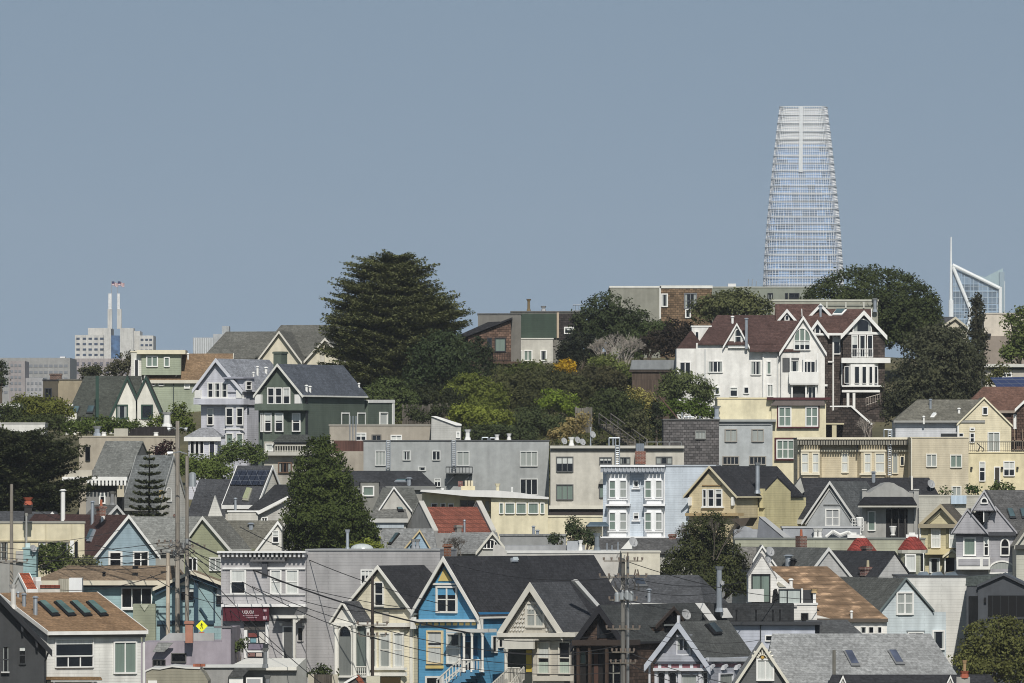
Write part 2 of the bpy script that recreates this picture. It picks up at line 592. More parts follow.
        if not blind and g == 'k' and (x1 - x0) > 5 and rr.random() < .55:
            if rr.random() < .5:
                blind = rr.uniform(.18, .5)
            else:
                for uu in ((ia0, ia0 + (ia1 - ia0) * rr.uniform(.12, .3)), (ia1 - (ia1 - ia0) * rr.uniform(.1, .28), ia1)):
                    MB().prism([P(u, q, out + .045) for u, q in ((uu[0], ib0), (uu[1], ib0), (uu[1], ib1), (uu[0], ib1))], -face.n * .012).build('curtain', CURT, w)
        if blind and not arch:
            v = ib1 - (ib1 - ib0) * blind
            MB().prism([P(u, q, out + .045) for u, q in ((ia0, v), (ia1, v), (ia1, ib1), (ia0, ib1))], -face.n * .012).build('blind', BLIND, w)
        return w
    def door(s, face, x0, y0, x1, y1, mat=None, fr=WHITE, out=0., t=1., glass=False):
        d = s.rect(face, x0, y0, x1, y1, fr, 'door_frame', out + .07, .1)
        s.rect(face, x0 + t, y0 + t, x1 - t, y1, mat or DARKT, 'door', out + .09, .06, d)
        return d
    def bay(s, face, x0, x1, y0, y1, mat, out=.7, splay=.35, name='bay'):
        fo = face.off(out)
        a, t = fo.uv(x0, y0)
        b, _ = fo.uv(x1, y0)
        q = -face.o.z if y1 >= 900 else fo.uv(x0, y1)[1]
        pl = [(a, 0), (a + splay, out), (b - splay, out), (b, 0)]
        mb = MB().prism([face.P(u, q, o) for u, o in pl], face.c * (t - q))
        s.part(mb, name, mat)
        return face.off(out)
    def roofpipe(s, rf, x, yt, yb, r=.1, mat=METAL, cap=True, name='vent_pipe', parent=None):
        p = rf.at(x, yb)
        h = (yb - yt) * s.s
        mb = MB().tube(p - V3((0, 0, .3)), p + V3((0, 0, h)), r)
        if cap:
            mb.tube(p + V3((0, 0, h)), p + V3((0, 0, h + .12)), r * 1.7, r * .8)
        return s.part(mb, name, mat, parent or getattr(s, 'roof', None))
    def chim(s, x0, x1, yt, yb, v, mat=None, dep=.8, pots=0, cap=True, potm=None, u=None, name='chimney'):
        f = s.Fv(v)
        a, t = f.uv(x0, yt)
        b, q = f.uv(x1, yb)
        mb = MB().box((a, v, q), (b, v + dep, t))
        if cap:
            mb.box((a - .08, v - .08, t - .22), (b + .08, v + dep + .08, t - .04))
        o = s.part(mb, name, mat or M('brick', (120, 74, 58)), getattr(s, 'roof', None))
        if pots:
            mb = MB()
            for i in range(pots):
                c = V3((a + (b - a) * (i + .5) / pots, v + dep / 2, t))
                mb.tube(c, c + V3((0, 0, .55)), .13, .1)
            mb.build('chimney_pot', potm or M('plain', (168, 92, 64)), o)
        return o
    def skylight(s, rf, pts, g=None, fr=DARKT, h=.14):
        o = s.slab(rf, pts, fr, 'skylight', h, h + .05, getattr(s, 'roof', None))
        uv = [rf.uv(*p) for p in pts]
        cu, cv = sum(u for u, _ in uv) / len(uv), sum(v for _, v in uv) / len(uv)
        P = [rf.P(cu + (u - cu) * .8, cv + (v - cv) * .86, h + .02) for u, v in uv]
        MB().prism(P, -rf.n * .03).build('skylight_pane', g or M('glass', (70, 92, 98)), o)
        return o
    def rail(s, face, x0, y0, x1, y1, mat, out=0., n=8, r=.035, name='railing', y0b=None, y1b=None):
        """railing along the face; y0/y1 top rail at both ends, y0b/y1b the foot"""
        y0b = y0b if y0b is not None else y1
        y1b = y1b if y1b is not None else y1
        if y0b == y1 and y1b == y1:
            tops = (y0, y0)
        else:
            tops = (y0, y1)
        a, b = face.at(x0, tops[0], out), face.at(x1, tops[1], out)
        c, d = face.at(x0, y0b, out), face.at(x1, y1b, out)
        mb = MB().tube(a, b, r * 1.4, None, 5).tube(c + V3((0, 0, .08)), d + V3((0, 0, .08)), r, None, 5)
        for i in range(n + 1):
            k = i / n
            mb.tube(a.lerp(b, k), c.lerp(d, k), r * .8, None, 4)
        return s.part(mb, name, mat)
    def post(s, face, x, y0, y1, mat, out=0., r=.1, name='post', k=8):
        a, b = face.at(x, y0, out), face.off(out).P(*s.ab(face.off(out), x, y1))
        mb = MB().tube(b, a, r, r * .9, k).tube(a - V3((0, 0, .25)), a, r * 1.1, r * 1.7, k).tube(b, b + V3((0, 0, .3)), r * 1.5, r * 1.2, k)
        return s.part(mb, name, mat)
    def dish(s, p, r=.35, parent=None):
        p = V3(p)
        d = (s.R @ V3((.55, -.75, .35))).normalized()
        a = d.orthogonal().normalized()
        b = d.cross(a)
        mb = MB()
        vs = [p - d * .06]
        k = 12
        for rr, dd in ((.6, .0), (1., .12)):
            vs += [p + d * (dd * r) + (a * math.cos(2 * math.pi * i / k) + b * math.sin(2 * math.pi * i / k)) * (r * rr) for i in range(k)]
        fs = [(0, 1 + i, 1 + (i + 1) % k) for i in range(k)] + [(1 + i, 1 + (i + 1) % k, 1 + k + (i + 1) % k, 1 + k + i) for i in range(k)]
        mb.add(vs, fs)
        mb.tube(p - d * .05, p - d * .1 - V3((0, 0, .55)), .03).tube(p - d * .02 - V3((0, 0, r * .8)), p + d * .35, .02)
        return s.part(mb, 'satellite_dish', M('trim', (158, 160, 162)), parent or getattr(s, 'roof', None))
# ------------------------------------------------------------------ vegetation
def leaf_mesh(name, C, N, size, mat, parent, rs, long=1.6):
    """one mesh of many small leaf sprays: C centres, N directions they face"""
    n = len(C)
    r = rs.normal(size=(n, 3))
    t = np.cross(N, r)
    t /= np.linalg.norm(t, axis=1, keepdims=True) + 1e-9
    b = np.cross(N, t)
    sz = (size * rs.uniform(.55, 1.35, n))[:, None]
    a, c = t * sz * long * .5, b * sz * .5
    V = np.stack([C - a, C - c * .9 + a * .1, C + a, C + c * .9 + a * .1], 1).reshape(-1, 3)
    me = bpy.data.meshes.new(name)
    me.vertices.add(4 * n)
    me.vertices.foreach_set('co', V.astype(np.float32).ravel())
    me.loops.add(4 * n)
    me.loops.foreach_set('vertex_index', np.arange(4 * n, dtype=np.int32))
    me.polygons.add(n)
    me.polygons.foreach_set('loop_start', np.arange(0, 4 * n, 4, dtype=np.int32))
    me.update(calc_edges=True)
    me.materials.append(mat)
    o = bpy.data.objects.new(name, me)
    COL.objects.link(o)
    o.parent = parent
    return o

def lobes_cloud(rs, lobes, dens, cr, leaf, flat=1., up=.35, fill=.35, low=-.75, rng=(.82, 1.02)):
    """clumps of leaves over ellipsoid lobes (metres)"""
    Cs, Ns = [], []
    for (c, r) in lobes:
        c, r = np.array(c), np.array(r)
        area = 4 * math.pi * ((r[0] * r[1]) ** 1.6 + (r[0] * r[2]) ** 1.6 + (r[1] * r[2]) ** 1.6) ** (1 / 1.6) / 3 ** (1 / 1.6)
        n = max(5, int(area / (cr * cr) * .9))
        d = rs.normal(size=(n * 2, 3))
        d /= np.linalg.norm(d, axis=1, keepdims=True)
        d = d[d[:, 2] > low][:n]
        rad = rs.uniform(rng[0], rng[1], len(d))
        inner = rs.random(len(d)) < fill
        rad[inner] = rs.uniform(.25, .8, inner.sum())
        cc = c + d * r * rad[:, None]
        m = max(6, int(dens * cr * cr / (leaf * leaf)))
        k = len(cc)
        sz = rs.uniform(.6, 1.3, k)
        off = np.clip(rs.normal(size=(k, m, 3)), -1.6, 1.6) * .5 * cr * sz[:, None, None]
        off[:, :, 2] *= flat
        P = cc[:, None, :] + off
        nn = d[:, None, :] * .75 + np.array([0, 0, up]) + rs.normal(size=(k, m, 3)) * .55
        Cs.append(P.reshape(-1, 3))
        Ns.append(nn.reshape(-1, 3))
    C, N = np.concatenate(Cs), np.concatenate(Ns)
    return C, N / (np.linalg.norm(N, axis=1, keepdims=True) + 1e-9)

BARK = M('plain', (88, 78, 66))
TSEED = [0]
def plant(name, label, cat, lobes, Y, col, base=None, rad=(.82, 1.02), leaf=.3, cr=1.0, dens=2.6, flat=.8, trunk=.3, group=None, up=.35, fill=.35, dz=.85, fork=3, low=-.75, crown='crown'):
    """lobes: (px, py, rx, ry[, depth offset m]) in picture pixels at distance Y"""
    TSEED[0] += 1
    leaf, cr = leaf * .72, cr * .85
    rs = np.random.default_rng(100 + TSEED[0])
    s = Y / FP
    pb = base if base is not None else max(p[1] + p[3] for p in lobes)
    pxm = lobes[0][0]
    o = bpy.data.objects.new(name, None)
    o.empty_display_size = .5
    COL.objects.link(o)
    b = at(pxm, pb, Y)
    b.z = min(b.z, ground(b.x, Y) + .1) if base is None else b.z
    o.location = b
    tag(o, label, cat, group)
    L = []
    for q in lobes:
        p = at(q[0], q[1], Y) - b
        dy = q[4] if len(q) > 4 else rs.uniform(-.3, .3) * q[2] * s
        L.append(((p.x, dy, p.z), (q[2] * s, q[2] * s * dz, q[3] * s)))
    C, N = lobes_cloud(rs, L, dens, cr, leaf, flat, up, fill, low, rad)
    leaf_mesh(crown, C, N, leaf, M('leaf', col), o, rs)
    if trunk:
        mb = MB()
        top = V3(L[0][0])
        fk = V3((top.x * .3, 0, max(.4, top.z * .45)))
        mb.tube((0, 0, -.8), fk, trunk, trunk * .75, 8)
        for c, r in L[:14]:
            mb.tube(fk, V3(c) + V3((0, 0, r[2] * .2)), trunk * .55, trunk * .15, 6)
            for _ in range(fork):
                d = V3((rs.normal(), rs.normal(), abs(rs.normal()))).normalized()
                mb.tube(V3(c) * .6 + fk * .4, V3(c) + V3((d.x * r[0] * .8, d.y * r[1] * .8, d.z * r[2] * .8)), trunk * .22, trunk * .05, 5)
        mb.build('trunk', BARK, o)
    return o

def cypress(name, label, Y, layers, xt, pt, pb, col, group=None, leaf=.2, trunk=.7):
    """wide cypress: flat fans of foliage at many heights; layers = (py, x left, x right)"""
    TSEED[0] += 1
    rs = np.random.default_rng(100 + TSEED[0])
    s = Y / FP
    b = at(xt, pb, Y)
    o = bpy.data.objects.new(name, None)
    COL.objects.link(o)
    o.location = b
    tag(o, label, 'tree', group)
    Cs, Ns = [], []
    mb = MB()
    H = (pb - pt) * s
    mb.tube((0, 0, -1), (0, 0, H * .55), trunk, trunk * .6, 8).tube((0, 0, H * .55), (0, 0, H * .96), trunk * .6, .1, 8)
    for py, xl, xr in layers:
        z = (pb - py) * s
        al, ar = (xt - xl) * s, (xr - xt) * s
        n = max(9, int((al + ar) * 1.9))
        for i in range(n):
            th = 2 * math.pi * (i + rs.uniform(0, 1)) / n
            R = ar if math.cos(th) > 0 else al
            Rr = R * (abs(math.cos(th)) + .75 * abs(math.sin(th))) / (abs(math.cos(th)) + abs(math.sin(th))) * rs.uniform(.76, 1.05)
            zz = z + rs.uniform(-.4, .4)
            dx, dy = math.cos(th), math.sin(th)
            rise = .1 * Rr
            if Rr > 2:
                mb.tube((0, 0, zz - .3 * Rr), (dx * Rr * .85, dy * Rr * .85, zz + rise * .4), .13, .04, 5)
            m = max(4, int(Rr * 1.5))
            for j in range(m):     # flat plumes along the branch
                t = (j + .8) / m
                if t < .35 and rs.random() < .5:
                    continue
                w = .45 + .8 * (1 - abs(t - .7))
                sw = rs.normal() * .25 * Rr * (1 - t * .5)
                c = np.array([dx * Rr * t - dy * sw, dy * Rr * t + dx * sw, zz - .14 * Rr * (1 - t) + rise * t * t + rs.normal() * .12])
                q = int(110 * w)
                r_ = np.clip(rs.normal(size=(q, 3)), -1.7, 1.7)
                lx, ly = r_[:, 0] * .75 * w, r_[:, 1] * .38 * w
                off = np.stack([lx * dx - ly * dy, lx * dy + ly * dx, r_[:, 2] * .09 + lx * .22 - .12 * np.abs(ly)], 1)
                Cs.append(c + off)
                nn = np.array([-dx * .15, -dy * .15, .9]) + rs.normal(size=(q, 3)) * .4
                Ns.append(nn)
    C, N = np.concatenate(Cs), np.concatenate(Ns)
    N /= np.linalg.norm(N, axis=1, keepdims=True)
    leaf_mesh('crown', C, N, leaf, M('leaf', col), o, rs, 2.0)
    mb.build('trunk', BARK, o)
    return o

def bare_tree(name, label, Y, px, pt, pb, rx, col, group=None, seed=3, n=5, r=.12):
    rg = random.Random(seed)
    s = Y / FP
    o = bpy.data.objects.new(name, None)
    COL.objects.link(o)
    o.location = at(px, pb, Y)
    tag(o, label, 'tree', group)
    mb = MB()
    H = (pb - pt) * s
    R = rx * s
    def grow(p, d, ln, rr, k):
        q = p + d * ln
        mb.tube(p, q, rr, rr * .65, 5)
        if k == 0:
            return
        for _ in range(3 if k > 1 else 4):
            e = (d + V3((rg.gauss(0, .45) * R / H * 1.6, rg.gauss(0, .4), rg.gauss(.05, .25)))).normalized()
            grow(q, e, ln * rg.uniform(.62, .85), rr * .62, k - 1)
    for _ in range(n):
        grow(V3((rg.uniform(-.3, .3) * R, 0, 0)), V3((rg.gauss(0, .3), rg.gauss(0, .25), 1)).normalized(), H * .3, r, 4)
    mb.build('branches', M('plain', col), o)
    return o

# ------------------------------------------------------------------ ground and far city
def structure(o):
    o['kind'] = 'structure'
    return o

def build_ground():
    ys = [-300, 0, 4, 60, 130, 254, 420, 560] + list(range(600, 1090, 10)) + [1120, 1180, 1260, 1400, 1600, 2000, 3000, 4500, 6500, 9500]
    vs, fs = [], []
    nx = 61
    for y in ys:
        half = 130 + max(0, y) * .35
        for i in range(nx):
            x = (-1 + 2 * i / (nx - 1)) * half
            vs.append((x, y, ground(x, y)))
    for j in range(len(ys) - 1):
        for i in range(nx - 1):
            a = j * nx + i
            fs.append((a, a + 1, a + nx + 1, a + nx))
    mb = MB()
    mb.v, mb.f = vs, fs
    structure(mb.build('ground', M('ground', (96, 92, 66)), None, True))
build_ground()

def build_haze():
    mb = MB().box((-3700, -310, -3), (3700, 9600, 372))
    m = bpy.data.materials.new('haze')
    m.use_nodes = True
    n, l = m.node_tree.nodes, m.node_tree.links
    n.clear()
    out = n.new('ShaderNodeOutputMaterial')
    v = n.new('ShaderNodeVolumePrincipled')
    v.inputs['Color'].default_value = (.86, .92, 1.0, 1)
    v.inputs['Density'].default_value = HAZE
    v.inputs['Anisotropy'].default_value = 0
    l.new(v.outputs[0], out.inputs['Volume'])
    o = mb.build('haze', m)
    o['kind'] = 'stuff'
HAZE = 4.0e-5
build_haze()

GRP_FAR = 'buildings of the far city'
def superring(w, d, n=48, e=4.2):
    pts = []
    for i in range(n):
        t = 2 * math.pi * i / n
        c, s_ = math.cos(t), math.sin(t)
        r = (abs(c) ** e + abs(s_) ** e) ** (-1 / e)
        pts.append((w * r * c, d * r * s_))
    return pts

def skyscraper():
    Y = 5000.
    s = Y / FP
    prof = [(107, 780, 827), (118, 778.8, 828.5), (130, 777.2, 830), (145, 775.3, 831.7), (160, 773.6, 833.4), (180, 771.4, 835.4), (200, 769.2, 837.4), (220, 767.3, 839.4), (240, 765.6, 841), (262, 764, 842.4), (283, 763, 843.4), (330, 761.5, 844.8), (420, 760, 846), (560, 759, 847), (652, 759, 847)]
    xc = 803.5
    base = at(xc, 652, Y)
    o = bpy.data.objects.new('skyscraper', None)
    COL.objects.link(o)
    o.location = base
    o.rotation_euler = (0, 0, math.radians(-7))
    tag(o, 'tall tapering glass skyscraper with a pale lattice crown, rising behind the broad round tree', 'skyscraper', GRP_FAR)
    def wid(py):
        l = interp([(a, b) for a, b, c in prof], py)
        r = interp([(a, c) for a, b, c in prof], py)
        return (r - l) / 2 * s * .955
    n = 48
    def shell(pys, name, mat, k=0., parent=o, closed=True):
        mb = MB()
        rows = []
        for py in pys:
            w = wid(py) + k
            rows.append([(x, y, (652 - py) * s) for x, y in superring(w, w, n)])
        for r in rows:
            mb.v += r
        for j in range(len(rows) - 1):
            for i in range(n):
                a, b = j * n + i, j * n + (i + 1) % n
                mb.f.append((a, b, b + n, a + n))
        if closed:
            mb.f.append(tuple(range((len(rows) - 1) * n, len(rows) * n)))
        return mb.build(name, mat, parent, False)
    gm = M('panel', (116, 144, 180))
    gm.node_tree.nodes['Principled BSDF'].inputs['Roughness'].default_value = .3
    shell([p[0] for p in prof if p[0] >= 145] , 'glass_wall', gm)
    shell([157, 150, 145, 138, 130, 118, 110], 'crown_wall', M('plain', (206, 208, 208)), -.6)
    fin = M('trim', (220, 222, 222))
    mb = MB()
    py = 107.0
    i = 0
    while py < 320:
        deep = .7
        w0, w1 = wid(py) + .1, wid(py) + deep
        hh = .34
        ri, ro = superring(w0 - .8, w0 - .8, n), superring(w1, w1, n)
        z = (652 - py) * s
        v0 = len(mb.v)
        mb.v += [(x, y, z) for x, y in ri] + [(x, y, z) for x, y in ro] + [(x, y, z - hh) for x, y in ro] + [(x, y, z - hh) for x, y in ri]
        for k in range(n):
            q = (k + 1) % n
            for a in range(3):
                mb.f.append((v0 + a * n + k, v0 + a * n + q, v0 + a * n + n + q, v0 + a * n + n + k))
        py += 7.6 if py > 155 else 8.2
        i += 1
    mb.build('sunshade_band', fin, o)
    mb = MB()      # slimmer sills between
    py = 109.5
    while py < 320:
        w1 = wid(py) + .5
        ro = superring(w1, w1, n)
        z = (652 - py) * s
        v0 = len(mb.v)
        mb.v += [(x, y, z) for x, y in ro] + [(x, y, z - .3) for x, y in ro]
        mb.f += [(v0 + k, v0 + (k + 1) % n, v0 + n + (k + 1) % n, v0 + n + k) for k in range(n)]
        py += 2.53
    mb.build('spandrel_band', M('trim', (186, 194, 204)), o)
    mb = MB()      # uprights
    for k in range(0, n * 2, 1):
        pts = []
        for py in [107, 118, 130, 145, 160, 180, 200, 220, 240, 262, 283, 330]:
            w = wid(py) + .35
            x, y = superring(w, w, n * 2)[k]
            pts.append(V3((x, y, (652 - py) * s)))
        for a, b in zip(pts, pts[1:]):
            mb.tube(a, b, .15, .15, 4)
    mb.build('mullion_grid', M('trim', (222, 224, 226)), o)
    mb = MB()      # pale strip down the front below the crown
    w0, w1 = wid(107) + .6, wid(173) + .6
    hw = 1.15
    yy = lambda w: -w
    mb.add([(-hw, yy(w0) - .4, (652 - 107) * s), (hw, yy(w0) - .4, (652 - 107) * s), (hw, yy(w1) - .4, (652 - 173) * s), (-hw, yy(w1) - .4, (652 - 173) * s),
            (-hw, yy(w0) + 1, (652 - 107) * s), (hw, yy(w0) + 1, (652 - 107) * s), (hw, yy(w1) + 1, (652 - 173) * s), (-hw, yy(w1) + 1, (652 - 173) * s)],
           [(0, 1, 2, 3), (0, 1, 5, 4), (1, 2, 6, 5), (3, 2, 6, 7), (0, 3, 7, 4)])
    mb.build('light_strip', M('trim', (198, 202, 204)), o)
skyscraper()

def far(name, label, cat, ax, Y, yaw=0, z=3.):
    b = B(name, label, cat, ax, Y, yaw, GRP_FAR, z)
    return b

def spire_tower():
    b = far('office_tower', 'glass tower with white mast and diagonal braces, at the right behind the columnar conifer', 'tower', 953, 4700, 0)
    F = b.F
    g = M('panel', (112, 132, 152))
    b.slab(F, [(953, LOW), (953, 268), (999, 289), (999, LOW)], g, 'glass_wall', 0, 26)
    b.slab(F, [(962, 276), (962, 271), (985, 277), (1003, 268), (1003, 290), (999, 289)], M('curtain', (150, 172, 178)), 'roof_screen', -4, 1.)
    b.rect(F, 999.5, 272, 1004.5, LOW, M('curtain', (140, 160, 172)), 'side_wall', -2, 22)
    mb = MB()
    for i in range(10):
        y = 286 + i * 5.6
        mb.prism([F.at(953.2, y, .25), F.at(999, y, .25), F.at(999, y + .5, .25), F.at(953.2, y + .5, .25)], (0, .5, 0))
    for i in range(10):
        x = 955 + i * 4.6
        mb.prism([F.at(x, 270 + (x - 953) * .457, .3), F.at(x + .45, 270 + (x - 953) * .457, .3), F.P(F.uv(x + .45, 300)[0], -b.F.o.z, .3), F.P(F.uv(x, 300)[0], -b.F.o.z, .3)], (0, .5, 0))
    b.part(mb, 'mullion_grid', M('trim', (166, 182, 194)))
    W_ = M('trim', (226, 230, 230))
    def beam(x0, y0, x1, y1, w, name='brace', o=1.0, w1=None):
        a, c = F.at(x0, y0, o), (F.P(*b.ab(F, x1, y1), o))
        mb = MB().tube(a, c, w, w1 or w, 8)
        b.part(mb, name, W_)
    beam(951, 340, 951, 237, 1.15, 'mast', 1.0, .35)
    beam(951, LOW, 951, 300, 1.3, 'corner_column')
    beam(952.5, 265, 1000, 288.5, .95)
    beam(953, 267, 971, 311, .95)
    beam(971, 311, 955, 400, .8)
    beam(1000.4, 287, 1000.4, LOW, .9, 'corner_column')
    beam(1004, 281, 1004, LOW, .6, 'corner_column', -20)
spire_tower()

def hospital():
    b = far('civic_building', 'pale twin tower block with two flags far off at the left', 'building', 107, 3500, 0)
    F = b.F
    w = M('stucco', (192, 191, 186))
    b.rect(F, 75, 335, 105.5, LOW, w, 'wing', 0, 30)
    b.rect(F, 88, 328, 111, LOW, w, 'wing', -6, 26)
    b.rect(F, 103.8, 328, 111, LOW, w, 'tower_base', 3, 14)
    b.rect(F, 120, 328, 133.5, LOW, w, 'tower_base', 3, 14)
    b.rect(F, 133.5, 331, 140, LOW, w, 'wing', -1, 24)
    b.rect(F, 139, 335.5, 153.3, LOW, w, 'wing', 0, 26)
    b.rect(F, 110.5, 335.5, 120.5, LOW, M('glass', (70, 100, 140)), 'atrium_glass', 1, 5)
    white = M('trim', (240, 240, 238))
    for x0, x1, x2, x3 in ((107.6, 112, 108.3, 111.6), (117, 121.4, 117.2, 119.8)):
        b.rect(F, x0, 309, x1, 329, w, 'shaft', 1.5, 2.5)
        o = b.rect(F, x2, 293.5, x3, 309.2, M('metal', (236, 236, 234)), 'shaft_top', 1.2, 1.6)
    b.rect(F, 73.5, 358.5, 131, LOW, M('stucco', (160, 151, 149)), 'podium', 6, 20)
    gm = M('glass', (60, 72, 92))
    for r, y in enumerate((338.6, 344, 349.4, 354.8)):
        for x in (78, 84.4, 90.2, 96, 101.8):
            b.rect(F, x - 1.7, y - 1, x + 1.7, y + 1.1, gm, 'window', .12, .3)
        if r < 3:
            for x in (142, 146.6, 150.6):
                b.rect(F, x - 1.4, y + .1, x + 1.4, y + 2.1, gm, 'window', .12, .3)
    for x in (76, 82, 88, 94, 100, 106, 112, 118, 124):
        b.rect(F, x, 362, x + 3, 366, M('glass', (96, 92, 100)), 'window', 6.12, .3)
        b.rect(F, x, 370, x + 3, 374, M('glass', (96, 92, 100)), 'window', 6.12, .3)
    for fx, px in ((111.2, 'left shaft'), (117.4, 'right shaft')):
        f = bpy.data.objects.new('flag', None)
        COL.objects.link(f)
        base = at(fx, 300, 3500)
        base.y += 3
        f.location = base
        tag(f, 'striped flag with a blue corner above the %s of the far pale block' % px, 'flag', 'flags over the far block')
        s = 3500 / FP
        MB().tube((0, 0, -4), (0, 0, 19.2 * s), .16, .1, 6).build('flagpole', M('metal', (190, 190, 190)), f)
        W, H, nu = 6.4 * s, 4.0 * s, 12
        def P(i, v):
            u = i / nu
            return (u * W + .1, .5 * math.sin(u * 7), 18.6 * s - H + v * H - u * .9 * H * .35 + .25 * math.sin(u * 6))
        red, wh, bl = MB(), MB(), MB()
        for k in range(7):
            m = red if k % 2 == 0 else wh
            for i in range(nu):
                if k >= 3 and i < 5:
                    m2 = bl
                else:
                    m2 = m
                m2.add([P(i, k / 7), P(i + 1, k / 7), P(i + 1, (k + 1) / 7), P(i, (k + 1) / 7)], [(0, 1, 2, 3)])
        red.build('red_stripes', M('plain', (172, 104, 108)), f)
        wh.build('white_stripes', M('plain', (224, 216, 216)), f)
        bl.build('canton', M('plain', (52, 60, 104)), f)
hospital()

def far_offices():
    b = far('office_block', 'long low grey office slab far off at the left edge', 'building', 5, 2600, 0)
    F = b.F
    b.rect(F, -40, 357.8, 70, LOW, M('stucco', (150, 150, 148)), 'wall', 0, 40)
    gm = M('plain', (116, 120, 126))
    for y in (364.5, 371, 377.5, 384, 391):
        for x in range(-36, 68, 5):
            b.rect(F, x, y, x + 3.6, y + 2.6, gm, 'window', .12, .3)
    b.rect(F, 60, 356.6, 65, 358, M('trim', (220, 220, 220)), 'roof_plant', -10, 6)
    b = far('office_block', 'lower pinkish office block in front of the long grey slab at the left edge', 'building', 9, 2400, 0)
    F = b.F
    b.rect(F, 9, 361, 25, LOW, M('stucco', (152, 145, 144)), 'wall', 0, 20)
    b.rect(F, 20, 378, 43, LOW, M('stucco', (160, 160, 162)), 'wing', -3, 20)
    for y in (364, 370, 376, 382, 388):
        for x in (10.5, 14.5, 18.5):
            b.rect(F, x, y, x + 2.6, y + 2.6, gm, 'window', .12, .3)
    for y in (382, 388):
        for x in (27, 31, 35, 39):
            b.rect(F, x, y, x + 2.4, y + 2.6, gm, 'window', -2.88, .3)
    b = far('apartment_tower', 'pale ribbed tower block showing above the brown roof at the left', 'building', 193, 3900, 0)
    F = b.F
    rib = M('stucco', (168, 172, 174))
    b.rect(F, 193, 337.5, 213, LOW, rib, 'wall', 0, 20)
    b.rect(F, 213, 334, 224, LOW, rib, 'wing', -3, 18)
    b.rect(F, 222, 326, 229, LOW, rib, 'wing', -6, 18)
    mb = MB()
    for i in range(9):
        x = 194 + i * 2.2
        mb.prism([F.at(x, 338, .8), F.at(x + .9, 338, .8), F.at(x + .9, 420, .8), F.at(x, 420, .8)], (0, .9, 0))
    b.part(mb, 'rib_row', M('trim', (196, 200, 202)))
far_offices()
# ------------------------------------------------------------------ the crest of the hill
def rowwin(b, f, xs, y0, y1, **k):
    for x0, x1 in xs:
        b.win(f, x0, y0, x1, y1, **k)
ROOFG = M('roof', (104, 104, 102))
ROOFD = M('roof', (74, 76, 80))
ROOFK = M('roof', (54, 55, 59))
ROOFL = M('roof', (134, 136, 136))
ROOFR = M('roof', (92, 58, 54))
ROOFB = M('roof', (140, 108, 76))

def h_tan_flat():
    b = B('flat_roof_house', 'tan flat roofed house with a brick chimney at the left end of the crest', 'house', 43, 1065, 0)
    b.flat(43, 58, 379.5, M('stucco', (88, 82, 70)), ROOFK, D=9, out=.3)
    b.flat(57.5, 88, 379, M('stucco', (158, 146, 122)), M('trim', (100, 98, 92)), D=9)
    b.win(b.F, 44.5, 388, 52, 398, 2, 1, fr=DARKT, out=.3)
    b.chim(50, 61.5, 373.5, 380, 2, M('brick', (110, 78, 64)))
h_tan_flat()

def h_cottage():
    b = B('timber_cottage', 'white cottage with dark green bargeboards forming twin peaks under a mossy dark roof', 'house', 111, 958, 0)
    grn = M('trim', (44, 72, 62))
    wht = M('stucco', (226, 224, 212))
    rf = M('roof', (76, 80, 74))
    b.sgab(66, 140, 416, 375.8, M('stucco', (210, 208, 196)), rf, None, pitch=48, v0=1.2, hip=(17, 0))
    rl = b.roof
    F = b.F
    b.gab((108, 419), (127.3, 375.5), (136.7, 396), wht, rf, grn, D=5, ov=1, tt=.45, of=.3)
    b.gab((136.2, 396), (145.8, 375.5), (163.5, 416), wht, rf, grn, D=5, ov=1, tt=.45, of=.3, out=-.02)
    rowwin(b, F, [(116, 128), (141, 153)], 404.5, 419, nx=1, ny=1, fr=grn, t=1.4)
    b.rect(F, 95.6, 376, 98.8, LOW, grn, 'drainpipe', .6, .3)
    b.roof = rl
    b.skylight(b.RF, [(70.5, 413.5), (77.5, 413.5), (80.5, 406.5), (74, 406.5)])
    b.skylight(b.RF, [(86, 413), (93, 413), (95, 406), (88, 406)])
    b.rect(F, 65.5, 413, 76.5, LOW, wht, 'lean_to_wall', .7, 1.5)
    b.rect(F, 63.5, 404, 73, 406, WHITE, 'lean_to_roof', .9, 2)
    b.rect(F, 65, 406, 67.5, 418, WHITE, 'corner_post', .75, .2)
h_cottage()

def h_sage_brownroof():
    sg = M('siding', (160, 170, 146))
    b = B('roof_deck_house', 'sage green house with brown roof and flat topped upper storey, left of the lavender house', 'house', 150, 985, 0)
    F = b.F
    b.flat(150, 232, 379, sg, None, D=10)
    b.sgab(146, 232, 380, 353.5, None, M('roof', (140, 114, 86)), M('trim', (200, 196, 180)), pitch=36, v0=0)
    b.flat(141.5, 181, 350, sg, M('trim', (214, 206, 178)), D=6, out=-.6 + 1.2, yb=375, name='upper_wall', cap_h=.45, cap_o=.5)
    b.flat(131, 142, 351, M('siding', (214, 214, 204)), M('trim', (214, 206, 178)), D=5, out=.3, yb=380, name='stair_wall')
    b.door(F, 134, 359, 139, 377, DARKT, out=.3)
    b.win(F, 146.2, 355.6, 158, 367, 2, 1, out=.6, g='g', blind=.0)
    b.win(F, 163.8, 356.8, 169.8, 367, 1, 1, out=.6, g='g')
    b.win(F, 184, 381.5, 190, 388.6, 1, 1, g='b')
    b.win(F, 151.5, 381.5, 155.5, 386, 1, 1)
    b.win(F, 158, 381.5, 164.5, 386, 1, 1)
    b.rect(F, 173, 379, 174, LOW, M('trim', (70, 80, 74)), 'drainpipe', .1, .1)
    b.roofpipe(b.RF, 180, 361, 370, .12, WHITE)
    b.roofpipe(b.RF, 188, 354, 359, .1, WHITE)
    b.roofpipe(b.RF, 176, 372, 376, .12, WHITE)
h_sage_brownroof()

